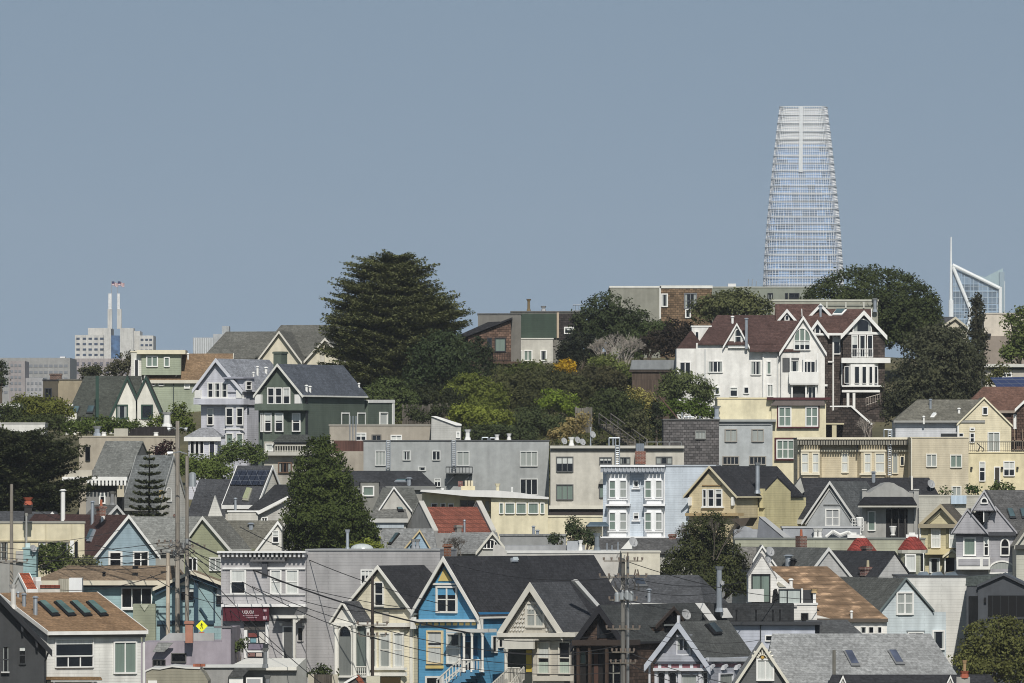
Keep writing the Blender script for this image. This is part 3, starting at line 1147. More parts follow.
def h_grey_twin():
    b = B('twin_gable_house', 'large house with grey shingle roofs and two cream gables left of the great cypress', 'house', 262, 1030, 14)
    cr = M('stucco', (216, 208, 184))
    rf = M('roof', (104, 104, 98))
    b.sgab(202, 276, 358, 331.5, cr, rf, None, pitch=40, v0=3, hip=(16, 0))
    b.gab((258, 359), (279, 331), (302, 362), cr, rf, M('trim', (206, 202, 190)), D=10, ov=1.5, of=.5)
    b.sgab(255, 332, 356, 325, cr, rf, None, pitch=44, v0=2.6, hip=(18, 0))
    b.gab((304, 361), (325, 338), (346, 361), cr, rf, M('trim', (206, 202, 190)), D=8, ov=1.5, of=.5, out=.4)
    b.chim(320, 324.5, 349, 362, -.5, M('stucco', (206, 200, 184)), pots=0)
h_grey_twin()

def h_brown_slant():
    b = B('shingle_house', 'brown shingle house under a slanting dark roof with skylights, right of the great cypress', 'house', 470, 1030, 0)
    sh = M('shingle', (112, 88, 74))
    F = b.F
    b.wall([(468, LOW), (468, 337), (511, 320.5), (511, LOW)], sh, 9)
    rs = F.uv(455, 341), F.uv(512.5, 319)
    mb = MB().prism([F.P(rs[0][0], rs[0][1], .5), F.P(rs[1][0], rs[1][1], .5), F.P(rs[1][0], rs[1][1] + .2, .5), F.P(rs[0][0], rs[0][1] + .2, .5)], (0, 10, 0))
    b.roof = b.part(mb, 'roof', ROOFK)
    b.wall([(452, LOW), (452, 338), (488, 322), (500, 321.5), (470, 338)], ROOFK, 3, out=-4, name='lower_roof')
    b.flat(478, 521, 313.3, M('stucco', (120, 118, 112)), ROOFG, D=8, out=-5, name='rear_wall')
    b.win(F, 494.6, 337.5, 506, 352, 1, 1, fr=DARKT, g='g')
    b.win(F, 487, 337.5, 492, 356, 1, 1, fr=DARKT)
    b.rect(F, 490, 361.5, 521, 364, M('wood', (92, 72, 60)), 'deck', 1.6, 1.8)
    b.rail(F, 491, 353, 511, 361, BLACK, 1.5, 12)
    b.flat(491, 521, 364.5, M('shingle', (120, 94, 78)), None, D=6, out=.6, name='lower_wall')
    b.win(F, 499, 368, 519, 379, 2, 1, fr=BLACK, out=.6)
h_brown_slant()

def h_green_panel():
    b = B('flat_roof_house', 'flat roofed house with big dark green wall panel and pale lower storey on the crest', 'house', 513, 1045, 0)
    F = b.F
    b.flat(511, 580, 311, M('stucco', (124, 122, 114)), M('trim', (96, 96, 94)), D=9)
    b.rect(F, 519, 313.5, 556.5, 338, M('siding', (58, 76, 64)), 'green_panel', .25, .3)
    b.rect(F, 556.8, 312.5, 559, 338, M('trim', (176, 158, 134)), 'corner_trim', .3, .3)
    b.rect(F, 559, 313.5, 582, 340, M('shingle', (62, 58, 56)), 'dark_shingle_wall', .15, .3)
    b.win(F, 564, 326.8, 574, 334, 1, 1, out=.15)
    b.flat(512, 553, 338, M('stucco', (192, 190, 180)), M('trim', (206, 204, 196)), D=3, out=2.4, name='lower_wall')
    rowwin(b, F, [(513, 522.5), (523.5, 532.5)], 350, 361, nx=2, ny=1, out=2.4, g='g')
    b.win(F, 540, 350, 547, 361, 1, 1, out=2.4)
    b.win(F, 510.8, 331.5, 515, 338.5, 2, 2, out=.2)
    b.post(F, 528.7, 299, 311.5, M('metal', (150, 128, 92)), -3, .17, 'flue_pipe')
    b.post(F, 543.5, 306, 311.5, M('metal', (190, 190, 190)), -3, .2, 'flue_pipe')
    b.rail(F, 573, 305, 586, 311, M('metal', (120, 122, 124)), -2, 5)
h_green_panel()

def h_grey_brown_flat():
    b = B('flat_roof_house', 'flat roofed house half grey stucco and half brown shingle with white edges on the crest', 'house', 660.5, 1060, 0)
    F = b.F
    wht = M('trim', (214, 214, 206))
    b.flat(610, 660.5, 286, M('stucco', (142, 142, 130)), wht, D=11, cap_h=.2)
    b.flat(660.5, 712, 285.5, M('shingle', (122, 100, 76)), wht, D=11, out=.1, cap_h=.32)
    b.rect(F, 659.3, 286, 661, 326, wht, 'corner_trim', .18, .2)
    b.win(F, 661.3, 293.5, 668, 307, 1, 1, out=.12)
    b.win(F, 684, 293, 697, 309, 2, 2, fr=M('trim', (110, 112, 116)), out=.12)
    b.win(F, 685, 309, 691, 318, 1, 1, out=.12)
    b = B('flat_roof_house', 'long low grey green flat roofed house directly below the skyscraper', 'house', 706, 1078, 0)
    F = b.F
    b.flat(700, 812, 286.5, M('stucco', (134, 140, 128)), M('trim', (160, 162, 152)), D=10, cap_h=.15)
    b.win(F, 767.5, 293, 773, 300, 1, 1, fr=DARKT)
    b.win(F, 785, 293, 788, 300, 1, 1, fr=DARKT)
    b.win(F, 789, 293, 799.5, 298.6, 2, 1, fr=DARKT)
    b.rect(F, 728, 283.6, 736, 286.5, M('trim', (206, 206, 204)), 'roof_vent', -2, 1.5)
    mb = MB()
    for x in (748, 752, 756, 770):
        mb.tube(F.at(x, 287, -3), F.at(x + .6, 279 if x < 756 else 281, -3), .06)
    b.part(mb, 'aerial', METAL)
    b = B('flat_roof_house', 'pale grey parapet house peeking over the red roofs below the broad round tree', 'house', 770, 1010, 0)
    F = b.F
    b.flat(770, 878, 299.5, M('stucco', (158, 158, 144)), M('trim', (186, 186, 172)), D=9, cap_h=.2)
    b.rect(F, 770, 304.5, 878, 306, M('trim', (130, 132, 122)), 'string_course', .1, .12)
    for x in (826, 845, 863):
        b.rect(F, x, 302, x + 1.6, 308, M('trim', (186, 186, 176)), 'pilaster', .15, .2)
    b.post(F, 875, 298, 312, METAL, .4, .2, 'flue_pipe')
h_grey_brown_flat()

def h_back_right():
    b = B('gable_house', 'small grey roofed cream gable left of the columnar conifer', 'house', 955, 1060, 0)
    b.gab((940, 327), (955.5, 316.8), (968, 327), M('stucco', (206, 198, 176)), ROOFG, M('trim', (190, 184, 164)), D=8, ov=1)
    b.sgab(936, 956, 326, 316.8, None, ROOFD, None, v0=2)
    b = B('flat_roof_house', 'blank beige flat roofed building right of the columnar conifer', 'house', 985, 1045, 0)
    b.flat(984, 1030, 312.8, M('stucco', (206, 196, 180)), M('trim', (190, 184, 172)), D=10)
    b.flat(984, 1024, 336, M('stucco', (150, 138, 126)), None, D=2, out=1.5, name='lower_wall')
    b.rect(b.F, 984, 333.5, 991, 336, ROOFK, 'flat_canopy', 2, 2)
    b = B('flat_roof_house', 'low white flat roofed house behind the solar panels at the right edge', 'house', 985, 985, 0)
    F = b.F
    b.flat(985, 1034, 364, M('stucco', (196, 190, 178)), M('trim', (196, 196, 188)), D=8, cap_o=.7, cap_h=.35)
    b.rect(F, 986, 367, 1030, 369.5, DARKT, 'fascia', .3, .3)
    b.win(F, 996, 372.5, 1012, 377.5, 3, 1)
h_back_right()

# ------------------------------------------------------------------ upper slope: white and dark shingle houses
def h_white():
    b = B('white_house', 'big white house with maroon roofs, an arched gable window and two balconies', 'house', 696, 955, 0)
    F = b.F
    w = M('stucco', (228, 227, 222))
    rf = M('roof', (88, 66, 62))
    b.flat(676.5, 706, 348.6, w, None, D=7, out=-.2, name='left_wall')
    b.slab(F, [(676.5, 349), (690.5, 331), (692, 331), (706, 349)], rf, 'lean_roof', -.3, 6)
    b.flat(691.8, 711, 325.6, w, WHITE, D=4, out=-1.5, name='turret_wall')
    b.win(F, 694.6, 331, 699.4, 344.5, 1, 1, out=-1.5)
    b.flat(696, 763.5, 343, w, None, D=9)
    b.sgab(698, 776, 343.5, 315, None, rf, None, pitch=45, v0=0, hip=(20, 0))
    R1, roof1 = b.RF, b.roof
    b.flat(763, 819, 350, w, None, D=9, out=.25)
    b.sgab(750, 800, 350.5, 320.5, None, rf, None, pitch=45, v0=-.6)
    # dormer on the left roof
    b.gab((723, 346.5), (736.8, 323), (749.5, 346.5), w, rf, WHITE, D=4, ov=1.3, of=.3, out=.1, yb=347)
    b.win(F, 733.9, 328.5, 742.4, 344.2, 1, 2, out=.1, arch=.35)
    b.rect(F, 728, 346.5, 765, 348, WHITE, 'parapet', .3, .3)
    b.roofpipe(b.Fv(-.5), 746.4, 319, 346, .16, METAL)
    b.roof = roof1
    b.roofpipe(R1, 732.5, 317, 322.5, .14, WHITE)
    # right gable with arched window
    b.gab((779.4, 352.5), (803.4, 316), (826.4, 352.5), w, rf, WHITE, D=8, ov=1.5, of=.35, out=.8, tt=.4)
    b.win(F, 793.5, 327.5, 811, 350.5, 3, 1, out=.8, arch=.5, g='g', mull=.12)
    b.win(F, 794.2, 340.5, 810.2, 350.3, 3, 1, out=.88, t=.8, mull=.12)
    # balconies
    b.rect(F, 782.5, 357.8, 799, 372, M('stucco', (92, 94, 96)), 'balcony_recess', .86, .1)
    b.win(F, 790, 360.5, 799, 372, 1, 1, out=.88, t=.6)
    b.win(F, 802.5, 361, 815.5, 378, 3, 1, out=.88, t=.8)
    b.rect(F, 789, 372, 818.5, 383.5, WHITE, 'balcony', 1.9, 1.2)
    b.rect(F, 790, 383.5, 818.5, 385, M('trim', (190, 190, 188)), 'balcony_soffit', 1.9, 1.2)
    for x in (790.5, 804, 817.5):
        b.rect(F, x - .8, 353, x + .8, 372, WHITE, 'balcony_post', 1.75, .15)
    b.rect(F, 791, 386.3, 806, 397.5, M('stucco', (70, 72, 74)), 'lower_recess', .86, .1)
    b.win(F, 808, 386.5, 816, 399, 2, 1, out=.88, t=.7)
    for x in (792, 806, 816):
        b.rect(F, x - .8, 385, x + .8, 400, WHITE, 'balcony_post', 1.6, .15)
    b.win(F, 679.3, 361.5, 691, 376, 2, 1, out=-.2)
    b.win(F, 707.6, 360.5, 723, 372.8, 3, 1)
    b.win(F, 750.3, 360.5, 761.5, 375.3, 2, 1)
    b.win(F, 766.5, 361, 771.5, 374.7, 1, 1, out=.25, g='g')
    b.win(F, 714, 387, 720, 395, 1, 1)
    b.win(F, 729.5, 387, 738, 397, 1, 1)
    b.win(F, 743.3, 386.5, 749.3, 394, 1, 1)
    b.win(F, 766.8, 384, 773.5, 397, 2, 1, out=.25, g='c')
    b.rect(F, 762.6, 347, 764, LOW, WHITE, 'drainpipe', .35, .12)
    b.rect(F, 777, 351, 778.4, LOW, M('trim', (190, 192, 190)), 'drainpipe', .4, .12)
    b.rect(F, 704.5, 349, 706, LOW, M('trim', (200, 202, 200)), 'drainpipe', .12, .12)
h_white()

def h_dark_bay():
    b = B('shingle_house', 'dark brown shingle house with white trim, an arched gable window and a curved white bay', 'house', 840, 972, 0)
    F = b.F
    sh = M('shingle', (78, 70, 65))
    rf = M('roof', (94, 70, 64))
    b.flat(782, 843, 336, sh, None, D=9, out=-.6, name='left_wall')
    b.flat(841.5, 884.5, 330, sh, None, D=10)
    b.sgab(803, 872, 333, 309, None, rf, WHITE, pitch=42, v0=0, fascia=.1)
    R1, roof1 = b.RF, b.roof
    # far gable, upper left
    b.gab((799, 326), (820.6, 303.5), (842, 326), sh, rf, WHITE, D=7, ov=1.5, out=-2.2, tt=.4)
    b.sgab(776, 822, 327, 304, None, rf, None, v0=3)
    b.gab((776, 322), (787, 309), (798, 322), sh, rf, WHITE, D=4, ov=1.2, out=0.4, tt=.4, yb=324)
    b.win(F, 784.5, 314.5, 789.5, 321, 1, 1, out=.4, arch=.5)
    b.gab((808, 333), (817.5, 320), (829, 335), sh, rf, WHITE, D=4, ov=1.2, out=.3, tt=.45)
    b.win(F, 814.5, 323, 820.5, 334.5, 1, 1, out=.3, arch=.4)
    # main right gable
    b.gab((841, 335), (864, 310.5), (887, 335.5), sh, rf, WHITE, D=8, ov=2, out=.7, tt=.5, of=.5)
    b.win(F, 852.5, 318.5, 872, 332.5, 1, 1, out=.7, arch=.85)
    b.rect(F, 846, 332, 882, 334.5, WHITE, 'string_course', .85, .2)
    b.roof = roof1
    b.skylight(R1, [(832, 314.5), (842, 314.5), (847, 309.3), (836, 309.3)], fr=WHITE)
    b.roofpipe(R1, 820.5, 306, 316, .14, METAL)
    # french doors with glass rail, deck band, round bay
    for x0, x1 in ((851.5, 858), (859, 866), (867, 873)):
        b.win(F, x0, 334.8, x1, 357.5, 1, 1, out=.72, t=.9)
    b.rail(F, 852, 349, 873, 357.5, WHITE, 1.35, 10, .03)
    b.rect(F, 841.5, 357.8, 890.5, 363, WHITE, 'deck_band', 1.45, 1.6)
    f1 = b.bay(F, 841.5, 883.5, 362.5, 385.3, WHITE, 1.3, 1.0, 'bay_window')
    for x0, x1 in ((844.5, 849.3), (854.5, 859.5), (862, 866.5), (869, 872.6), (874.5, 877.8)):
        b.win(f1, x0, 366.3, x1, 383.5, 1, 1, t=.5)
    b.win(F, 880, 367, 883, 383.5, 1, 1, t=.5, out=.45)
    b.rect(F, 842, 385.3, 884, 386.7, WHITE, 'bay_sill', 1.4, 1.4)
    b.rect(F, 842, 390, 880, 392.3, WHITE, 'porch_beam', 1.4, 1.4)
    for x in (848, 854):
        b.rect(F, x - 1.3, 392.3, x + 1.3, LOW, WHITE, 'porch_post', 1.3, .25)
    b.win(F, 857, 393, 872, 408, 2, 1, out=.1, t=.5, fr=DARKT)
    b.rail(F, 866, 398, 880, 394, M('trim', (170, 160, 150)), 1.5, 6, y0b=406, y1b=401)
    b.win(F, 833, 336.3, 840.4, 354.5, 1, 1, out=-.6 + .02)
    b.rect(F, 832.5, 335, 834, LOW, WHITE, 'drainpipe', -.4, .12)
    b.rect(F, 828, 361, 834, 362.5, WHITE, 'drainpipe_branch', -.3, .12)
    b.rect(F, 818.5, 384.3, 827.5, 386.3, WHITE, 'porch_roof', .6, 1.5)
    b.rect(F, 820.5, 386.3, 822.3, LOW, WHITE, 'porch_post', .5, .15)
    b.door(F, 822.5, 387, 826.5, 399, out=-.55)
h_dark_bay()

def h_dark_lower_roof():
    b = B('shed_roof_house', 'dark sloping roof edged in white below the dark shingle house', 'house', 872, 925, 0)
    F = b.F
    b.slab(F, [(826, LOW), (826, 412), (851, 406.5), (872, 424), (872, LOW)], M('shingle', (64, 58, 54)), 'wall', 0, 6)
    b.slab(F, [(830, 405.8), (852, 405.5), (873, 424), (871, 425), (851, 407), (830, 407)], WHITE, 'roof_edge', .2, .4)
    b.rect(F, 826, 423, 844, 424.5, M('trim', (196, 186, 150)), 'porch_roof', 1.5, 2)
    b.rect(F, 832, 424.5, 836.5, LOW, M('trim', (196, 186, 150)), 'porch_post', 1.4, .3)
h_dark_lower_roof()

def h_fence():
    b = B('garden_shed', 'low shed with a grey metal roof behind dark upright boards, left of the white house', 'shed', 631, 962, 0, None)
    F = b.F
    b.slab(F, [(630, 369.5), (676.5, 369.5), (676.5, 360), (632, 360)], M('metal', (150, 154, 156)), 'roof', .3, 3)
    b.rect(F, 629, 369.5, 677, 372, M('wood', (76, 66, 58)), 'fascia', .2, 3)
    b.rect(F, 632, 372, 675, LOW, M('wood', (88, 74, 64)), 'board_wall', 0, 2)
h_fence()

# ------------------------------------------------------------------ lavender and green gable houses
def h_lavender():
    w = M('siding', (200, 202, 213))
    b = B('gable_house', 'pale lavender gable house with projecting upper storey and bay, left of the dark green house', 'house', 243, 905, 30)
    F, S = b.F, b.S
    rf = M('roof', (140, 144, 152))
    b.gab((192.5, 389.5), (215.7, 358.5), (242, 390), w, rf, M('trim', (206, 208, 216)), X=298, ov=4, of=.5, out=.7, tt=.4, yb=405)
    b.wall([(201, LOW), (201, 404), (243.3, 404), (243.3, LOW)], w, b.D + .6, name='lower_wall')
    b.rect(F, 193.5, 398.5, 243.5, 404.5, w, 'flared_skirt', 1.05, 1.2)
    b.rect(F, 193.5, 397.5, 243.5, 399, WHITE, 'string_course', .9, .5)
    rowwin(b, F, [(207.2, 213.2), (214, 220), (221, 227.4)], 382.4, 398, out=.7, nx=1, ny=2)
    for x in (194.5, 236):
        b.rect(F, x, 390, x + 5.5, 398, WHITE, 'corbel', 1.1, .5)
    b.win(F, 206.7, 408, 213.4, 425.3, 1, 2)
    f1 = b.bay(F, 222, 243.5, 404, LOW, w, .7, .5)
    rowwin(b, f1, [(225.4, 233), (236, 243)], 407.5, 425.5, nx=1, ny=2)
    rowwin(b, f1, [(225.4, 233), (236, 243)], 433, 447, nx=1, ny=1, g='g')
    b.rect(f1, 223.5, 428.5, 244, 430, WHITE, 'string_course', .1, .2)
    # small side dormer
    b.rect(S, 244.5, 378.5, 254.5, 392, w, 'side_dormer', .5, 2)
    b.win(S, 246.5, 381, 252.2, 390, 1, 2, out=.5)
    b.rect(S, 243.5, 376.8, 255.5, 378.5, M('trim', (160, 162, 176)), 'dormer_roof', .7, 2.4)
    b.roofpipe(b.RR, 257.5, 367, 375, .12, WHITE)
    b.roofpipe(b.RR, 266, 368, 373, .15, WHITE)
    b.roofpipe(b.RR, 253.5, 373, 378, .1, WHITE)
    # porch
    p = B('porch', 'lavender glazed entrance porch with a low hipped roof in front of the lavender house', 'porch', 186, 893, 4, None)
    p.sgab(184, 221, 437, 428, w, M('roof', (150, 152, 156)), WHITE, pitch=24, hip=(14, 10), ov=4, fascia=.25)
    rowwin(p, p.F, [(190, 194.4), (195, 199), (199.6, 203.8)], 439, 454, nx=1, ny=1, t=.6)
    p.door(p.F, 208.8, 438.5, 215.2, 460, M('plain', (40, 44, 60)))
h_lavender()

def h_green():
    w = M('siding', (95, 108, 96))
    b = B('gable_house', 'dark green gable house with white triple windows and a slate roof', 'house', 306, 898, 28)
    F, S = b.F, b.S
    rf = M('roof', (86, 92, 102))
    b.gab((253.5, 395.5), (277.3, 363.8), (302.5, 395), w, rf, M('trim', (216, 216, 208)), X=371, ov=3, of=.5, out=.8, tt=.28, yb=411)
    b.rect(F, 254.5, 404, 303, 410.3, w, 'flared_skirt', 1.15, 1.2)
    b.rect(F, 262, 386.4, 294, 387.5, w, 'string_course', .9, .2)
    rowwin(b, F, [(267, 274.3), (274.7, 282), (282.6, 290)], 387.4, 404.4, out=.8, nx=1, ny=2)
    for x in (254.8, 294.5):
        b.rect(F, x, 394.5, x + 5.8, 403.5, WHITE, 'corbel', 1.2, .5)
    b.rect(F, 258.5, 410, 307, LOW, w, 'lower_wall', 0, b.D - .8)
    f1 = b.bay(F, 259, 285, 410.5, LOW, w, .6, .45)
    rowwin(b, f1, [(264, 271.5), (274.6, 283)], 412.8, 432, nx=1, ny=2, blind=.4)
    b.win(f1, 260.3, 413, 263.2, 432, 1, 1)
    b.win(F, 291.8, 413, 300.2, 431.8, 1, 2, out=.1, blind=.4)
    b.rect(S, 306.5, 396, 308, LOW, DARKT, 'drainpipe', .12, .12)
    b.roofpipe(b.RR, 306.5, 386, 391, .13, WHITE)
    b.roofpipe(b.RR, 310, 387, 391.5, .13, WHITE)
    b.roofpipe(b.RR, 359, 384, 387, .1, WHITE)
    rowwin(b, S, [(341.5, 350), (357.5, 366)], 412.5, 426, nx=1, ny=2, blind=.5, t=1.4)
    b.chim(273.4, 281.4, 351.5, 368, 5, M('stucco', (92, 104, 92)), dep=1.2)
    # flat roofed rear wing along the side
    b.wall([(368, LOW), (368, 400.5), (394.5, 400.5), (394.5, LOW)], w, 5, S, 0, 'rear_wing')
    b.rect(S, 369, 399.8, 395, 402.8, WHITE, 'parapet_cap', .1, 5)
    b.rect(S, 392.6, 402.8, 394.8, LOW, WHITE, 'corner_board', .06, .1)
    b.win(S, 380.2, 412, 388.3, 426, 1, 1, g='b', t=1.3)
    b.roof = None
    # entrance: pent roof, balustrade, pale base
    b.slab(F, [(272, 442), (308, 442), (300, 434.5), (282, 434.5)], M('roof', (86, 90, 88)), 'pent_roof', 1.6, 1.6)
    b.rect(F, 274, 442, 306, 443.4, DARKT, 'pent_fascia', 1.65, .3)
    b.rect(F, 264, 441.5, 309, LOW, M('siding', (188, 184, 172)), 'base_wall', .9, 1.2)
    b.rect(F, 273.5, 443.5, 309, 452, M('stucco', (110, 110, 104)), 'porch_recess', .92, .1)
    b.rail(F, 275, 445.5, 308, 452, M('trim', (200, 198, 186)), 1.5, 13, .06)
    b.rect(F, 264, 452, 310, 455.5, M('trim', (196, 194, 184)), 'porch_floor', 1.7, 1.4)
    b.win(F, 265.3, 443.5, 273, 451.5, 1, 1, out=.95, g='b')
    b.win(F, 278, 462, 291.5, 473, 3, 1, out=.95, fr=M('trim', (120, 96, 80)))
h_green()

def h_tan_low():
    b = B('flat_roof_house', 'tan flat roofed building with a brown roof deck fence below the dark green house', 'house', 329, 882, 0)
    F = b.F
    w = M('stucco', (166, 158, 144))
    b.flat(329.5, 432, 424.3, w, M('trim', (150, 146, 136)), D=10)
    b.win(F, 355.5, 432.6, 366.4, 441, 2, 1)
    b.win(F, 371.5, 434.4, 381.5, 441, 2, 1, fr=M('trim', (110, 106, 100)))
    b.win(F, 390.5, 434.8, 402, 441, 2, 1, g='b')
    b.rect(F, 334, 440.5, 364, 451.2, M('wood', (96, 66, 58)), 'deck_fence', 2.2, .12)
    b.rect(F, 329.5, 451.2, 365, LOW, w, 'lower_wall', 2.3, 2.3)
    mb = MB()
    for x in (350, 353, 356):
        mb.tube(F.at(x, 441, .2), F.at(x, 416, .2), .05)
    b.part(mb, 'vent_pipe', METAL)
    b = B('stair_house', 'pale grey rooftop stair house with a slanting top beside the tan flat roofed building', 'building', 430, 876, 0)
    F = b.F
    b.slab(F, [(429.5, LOW), (431.5, 417.2), (457, 424.5), (461, 425.5), (461, LOW)], M('siding', (186, 186, 180)), 'wall', 0, 5)
    b.slab(F, [(431, 416.2), (436, 416), (461.5, 424), (461.5, 425.7), (456, 425.5)], WHITE, 'roof', .2, 5.4)
    b.win(F, 456, 431.5, 460.2, 438, 1, 1, g='b')
h_tan_low()
# ------------------------------------------------------------------ middle of the slope
def h_grey_long():
    b = B('apartment_building', 'long grey stucco apartment building with a fire escape below the planted hillside', 'building', 363, 862, 0)
    F = b.F
    w = M('stucco', (160, 164, 164))
    b.flat(363.5, 549, 440, w, M('trim', (84, 86, 88)), D=14, cap_h=.12)
    gr = M('trim', (196, 198, 196))
    for x0, x1, y0, y1, nx, g in ((375, 386, 450.5, 465.8, 3, 'c'), (402.5, 411, 450.5, 460.5, 2, 'k'), (432, 440.5, 450.5, 460.5, 2, 'k'), (456.5, 469.5, 451, 466, 2, 'c'),
                                  (519.8, 537.8, 451, 466.5, 3, 'c'), (519.8, 537.8, 478.5, 495, 3, 'k'), (418, 426, 466.5, 471, 1, 'k'), (434, 441, 478.5, 487, 2, 'k')):
        b.win(F, x0, y0, x1, y1, nx, 1, fr=gr, g=g, t=.9)
    # fire escape and ladders
    for xl in (386.5, 452):
        mb = MB()
        for x in (xl, xl + 3.5):
            mb.tube(F.at(x, 440, .35), F.at(x, 469, .35), .05)
        for i in range(14):
            mb.tube(F.at(xl, 441 + i * 2, .35), F.at(xl + 3.5, 441 + i * 2, .35), .035)
        b.part(mb, 'wall_ladder', METAL)
    mb = MB()
    mb.prism([F.at(446, 473.5, 1.4), F.at(472.5, 473.5, 1.4), F.at(472.5, 472.7, 1.4), F.at(446, 472.7, 1.4)], (0, 1.3, 0))
    for i in range(9):
        x = 446 + i * 3.3
        mb.tube(F.at(x, 473, 1.35), F.at(x, 467, 1.35), .03)
    mb.tube(F.at(446, 467, 1.35), F.at(472.5, 467, 1.35), .05)
    for k in (0, .6):
        mb.tube(F.at(456, 474, 1 - k), F.at(447, 484, 1 - k), .07).tube(F.at(472, 474, 1 - k), F.at(464, 482, 1 - k), .07)
    for i in range(6):
        mb.tube(F.at(455 - i * 1.5, 475 + i * 1.6, 1), F.at(455 - i * 1.5, 475 + i * 1.6, .3), .06)
        mb.tube(F.at(471 - i * 1.4, 475 + i * 1.3, 1), F.at(471 - i * 1.4, 475 + i * 1.3, .3), .06)
    b.part(mb, 'fire_escape', M('plain', (62, 66, 70)))
    for x, y, r in ((467.7, 429.5, .22), (497, 434.5, .15), (509, 433.5, .15)):
        b.post(F, x, y, 440.5, WHITE, -3, r, 'flue_pipe')
    mb = MB()
    mb.path([F.at(482, 441, -3), F.at(482, 437.5, -3), F.at(488, 437.5, -3), F.at(488, 441, -3)], .05).path([F.at(490, 441, -3), F.at(490, 438, -3), F.at(495, 438, -3), F.at(495, 441, -3)], .05)
    b.part(mb, 'roof_pipework', METAL)
h_grey_long()

def h_beige():
    b = B('apartment_building', 'beige stucco apartment building behind the pale blue bay windowed house', 'building', 550, 856, 0)
    F = b.F
    w = M('stucco', (196, 192, 180))
    b.flat(550.5, 684, 446.3, w, None, D=12)
    b.rect(F, 550, 445.6, 684.3, 448.3, M('trim', (186, 184, 174)), 'cornice', .45, 12)
    b.rect(F, 551, 448.3, 683, 451.2, M('trim', (112, 112, 108)), 'frieze', .15, .2)
    fr = M('trim', (92, 94, 94))
    for x0, x1, y0, y1, g in ((556, 573.5, 456.5, 472, 'k'), (599.3, 612, 457, 464.5, 'k'), (619.5, 630.5, 457, 464.5, 'k'), (655.7, 672.5, 456.5, 464.5, 'k'), (556, 573.5, 484.3, 500, 'g')):
        b.win(F, x0, y0, x1, y1, 3, 1, fr=fr, g=g, t=1)
    b.win(F, 599, 484.5, 607, 498, 1, 1, fr=fr, g='g')
    b.slab(F, [(598.5, 484), (607, 484), (605, 479), (601, 479)], M('stucco', (150, 148, 140)), 'window_hood', .5, .5)
    b.rect(F, 549, 505.5, 608, 509, M('trim', (206, 202, 188)), 'string_course', .4, .5)
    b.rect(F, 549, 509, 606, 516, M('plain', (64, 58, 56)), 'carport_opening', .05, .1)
    b.chim(635.3, 645.8, 451, 464, -1.4, M('brick', (136, 76, 58)), dep=1.0, cap=False, name='brick_chimney')
    mb = MB()
    for x in (637, 639, 641, 643):
        mb.tube(F.at(x, 452, .6), F.at(x, 443.5, .6), .13)
    b.part(mb, 'flue_pipe', M('metal', (150, 160, 170)))
    mb = MB()
    for x in (615.5, 619.5):
        mb.tube(F.at(x, 438, .5), F.at(x, 466, .5), .06)
    for i in range(9):
        mb.tube(F.at(615.5, 446 + i * 2.2, .5), F.at(619.5, 446 + i * 2.2, .5), .04)
    b.part(mb, 'roof_ladder', METAL)
    mb = MB()
    mb.path([F.at(609, 446, -2), F.at(609, 438, -2), F.at(619.5, 438, -2)], .06).tube(F.at(613, 438, -2), F.at(613, 446, -2), .06)
    b.part(mb, 'roof_frame', METAL)
    b.post(F, 571.5, 437, 446.5, WHITE, -3, .2, 'flue_pipe')
    b.post(F, 590.6, 427, 446.5, METAL, -3, .06, 'aerial_mast')
    for x, y in ((564, 441), (577.5, 440), (582.5, 442), (592.6, 434.5)):
        b.dish(F.at(x, y, -3), .34, b.root)
    b.rect(F, 645, 441.5, 682, 442.3, M('metal', (130, 132, 132)), 'roof_rail', -5, .06)
    for x in (645, 657, 669, 681):
        b.rect(F, x, 441.5, x + .7, 446.5, M('metal', (130, 132, 132)), 'roof_rail_post', -5, .06)
h_beige()

def h_dark_shingle_block():
    b = B('shingle_house', 'blank dark grey shingled block between the beige apartments and the yellow cream building', 'house', 663, 878, 0)
    F = b.F
    b.flat(663.5, 719, 418.8, M('shingle', (100, 98, 98)), M('trim', (96, 96, 94)), D=10)
    b.win(F, 695, 430.5, 706, 439.3, 3, 1, fr=M('trim', (130, 132, 128)), g='c')
    mb = MB()
    for x in (682, 686, 690, 700):
        mb.tube(F.at(x, 419, -2), F.at(x, 412 if x == 682 else 416, -2), .06)
    mb.tube(F.at(684, 417, -2), F.at(694, 417, -2), .05)
    b.part(mb, 'vent_pipe', METAL)
h_dark_shingle_block()

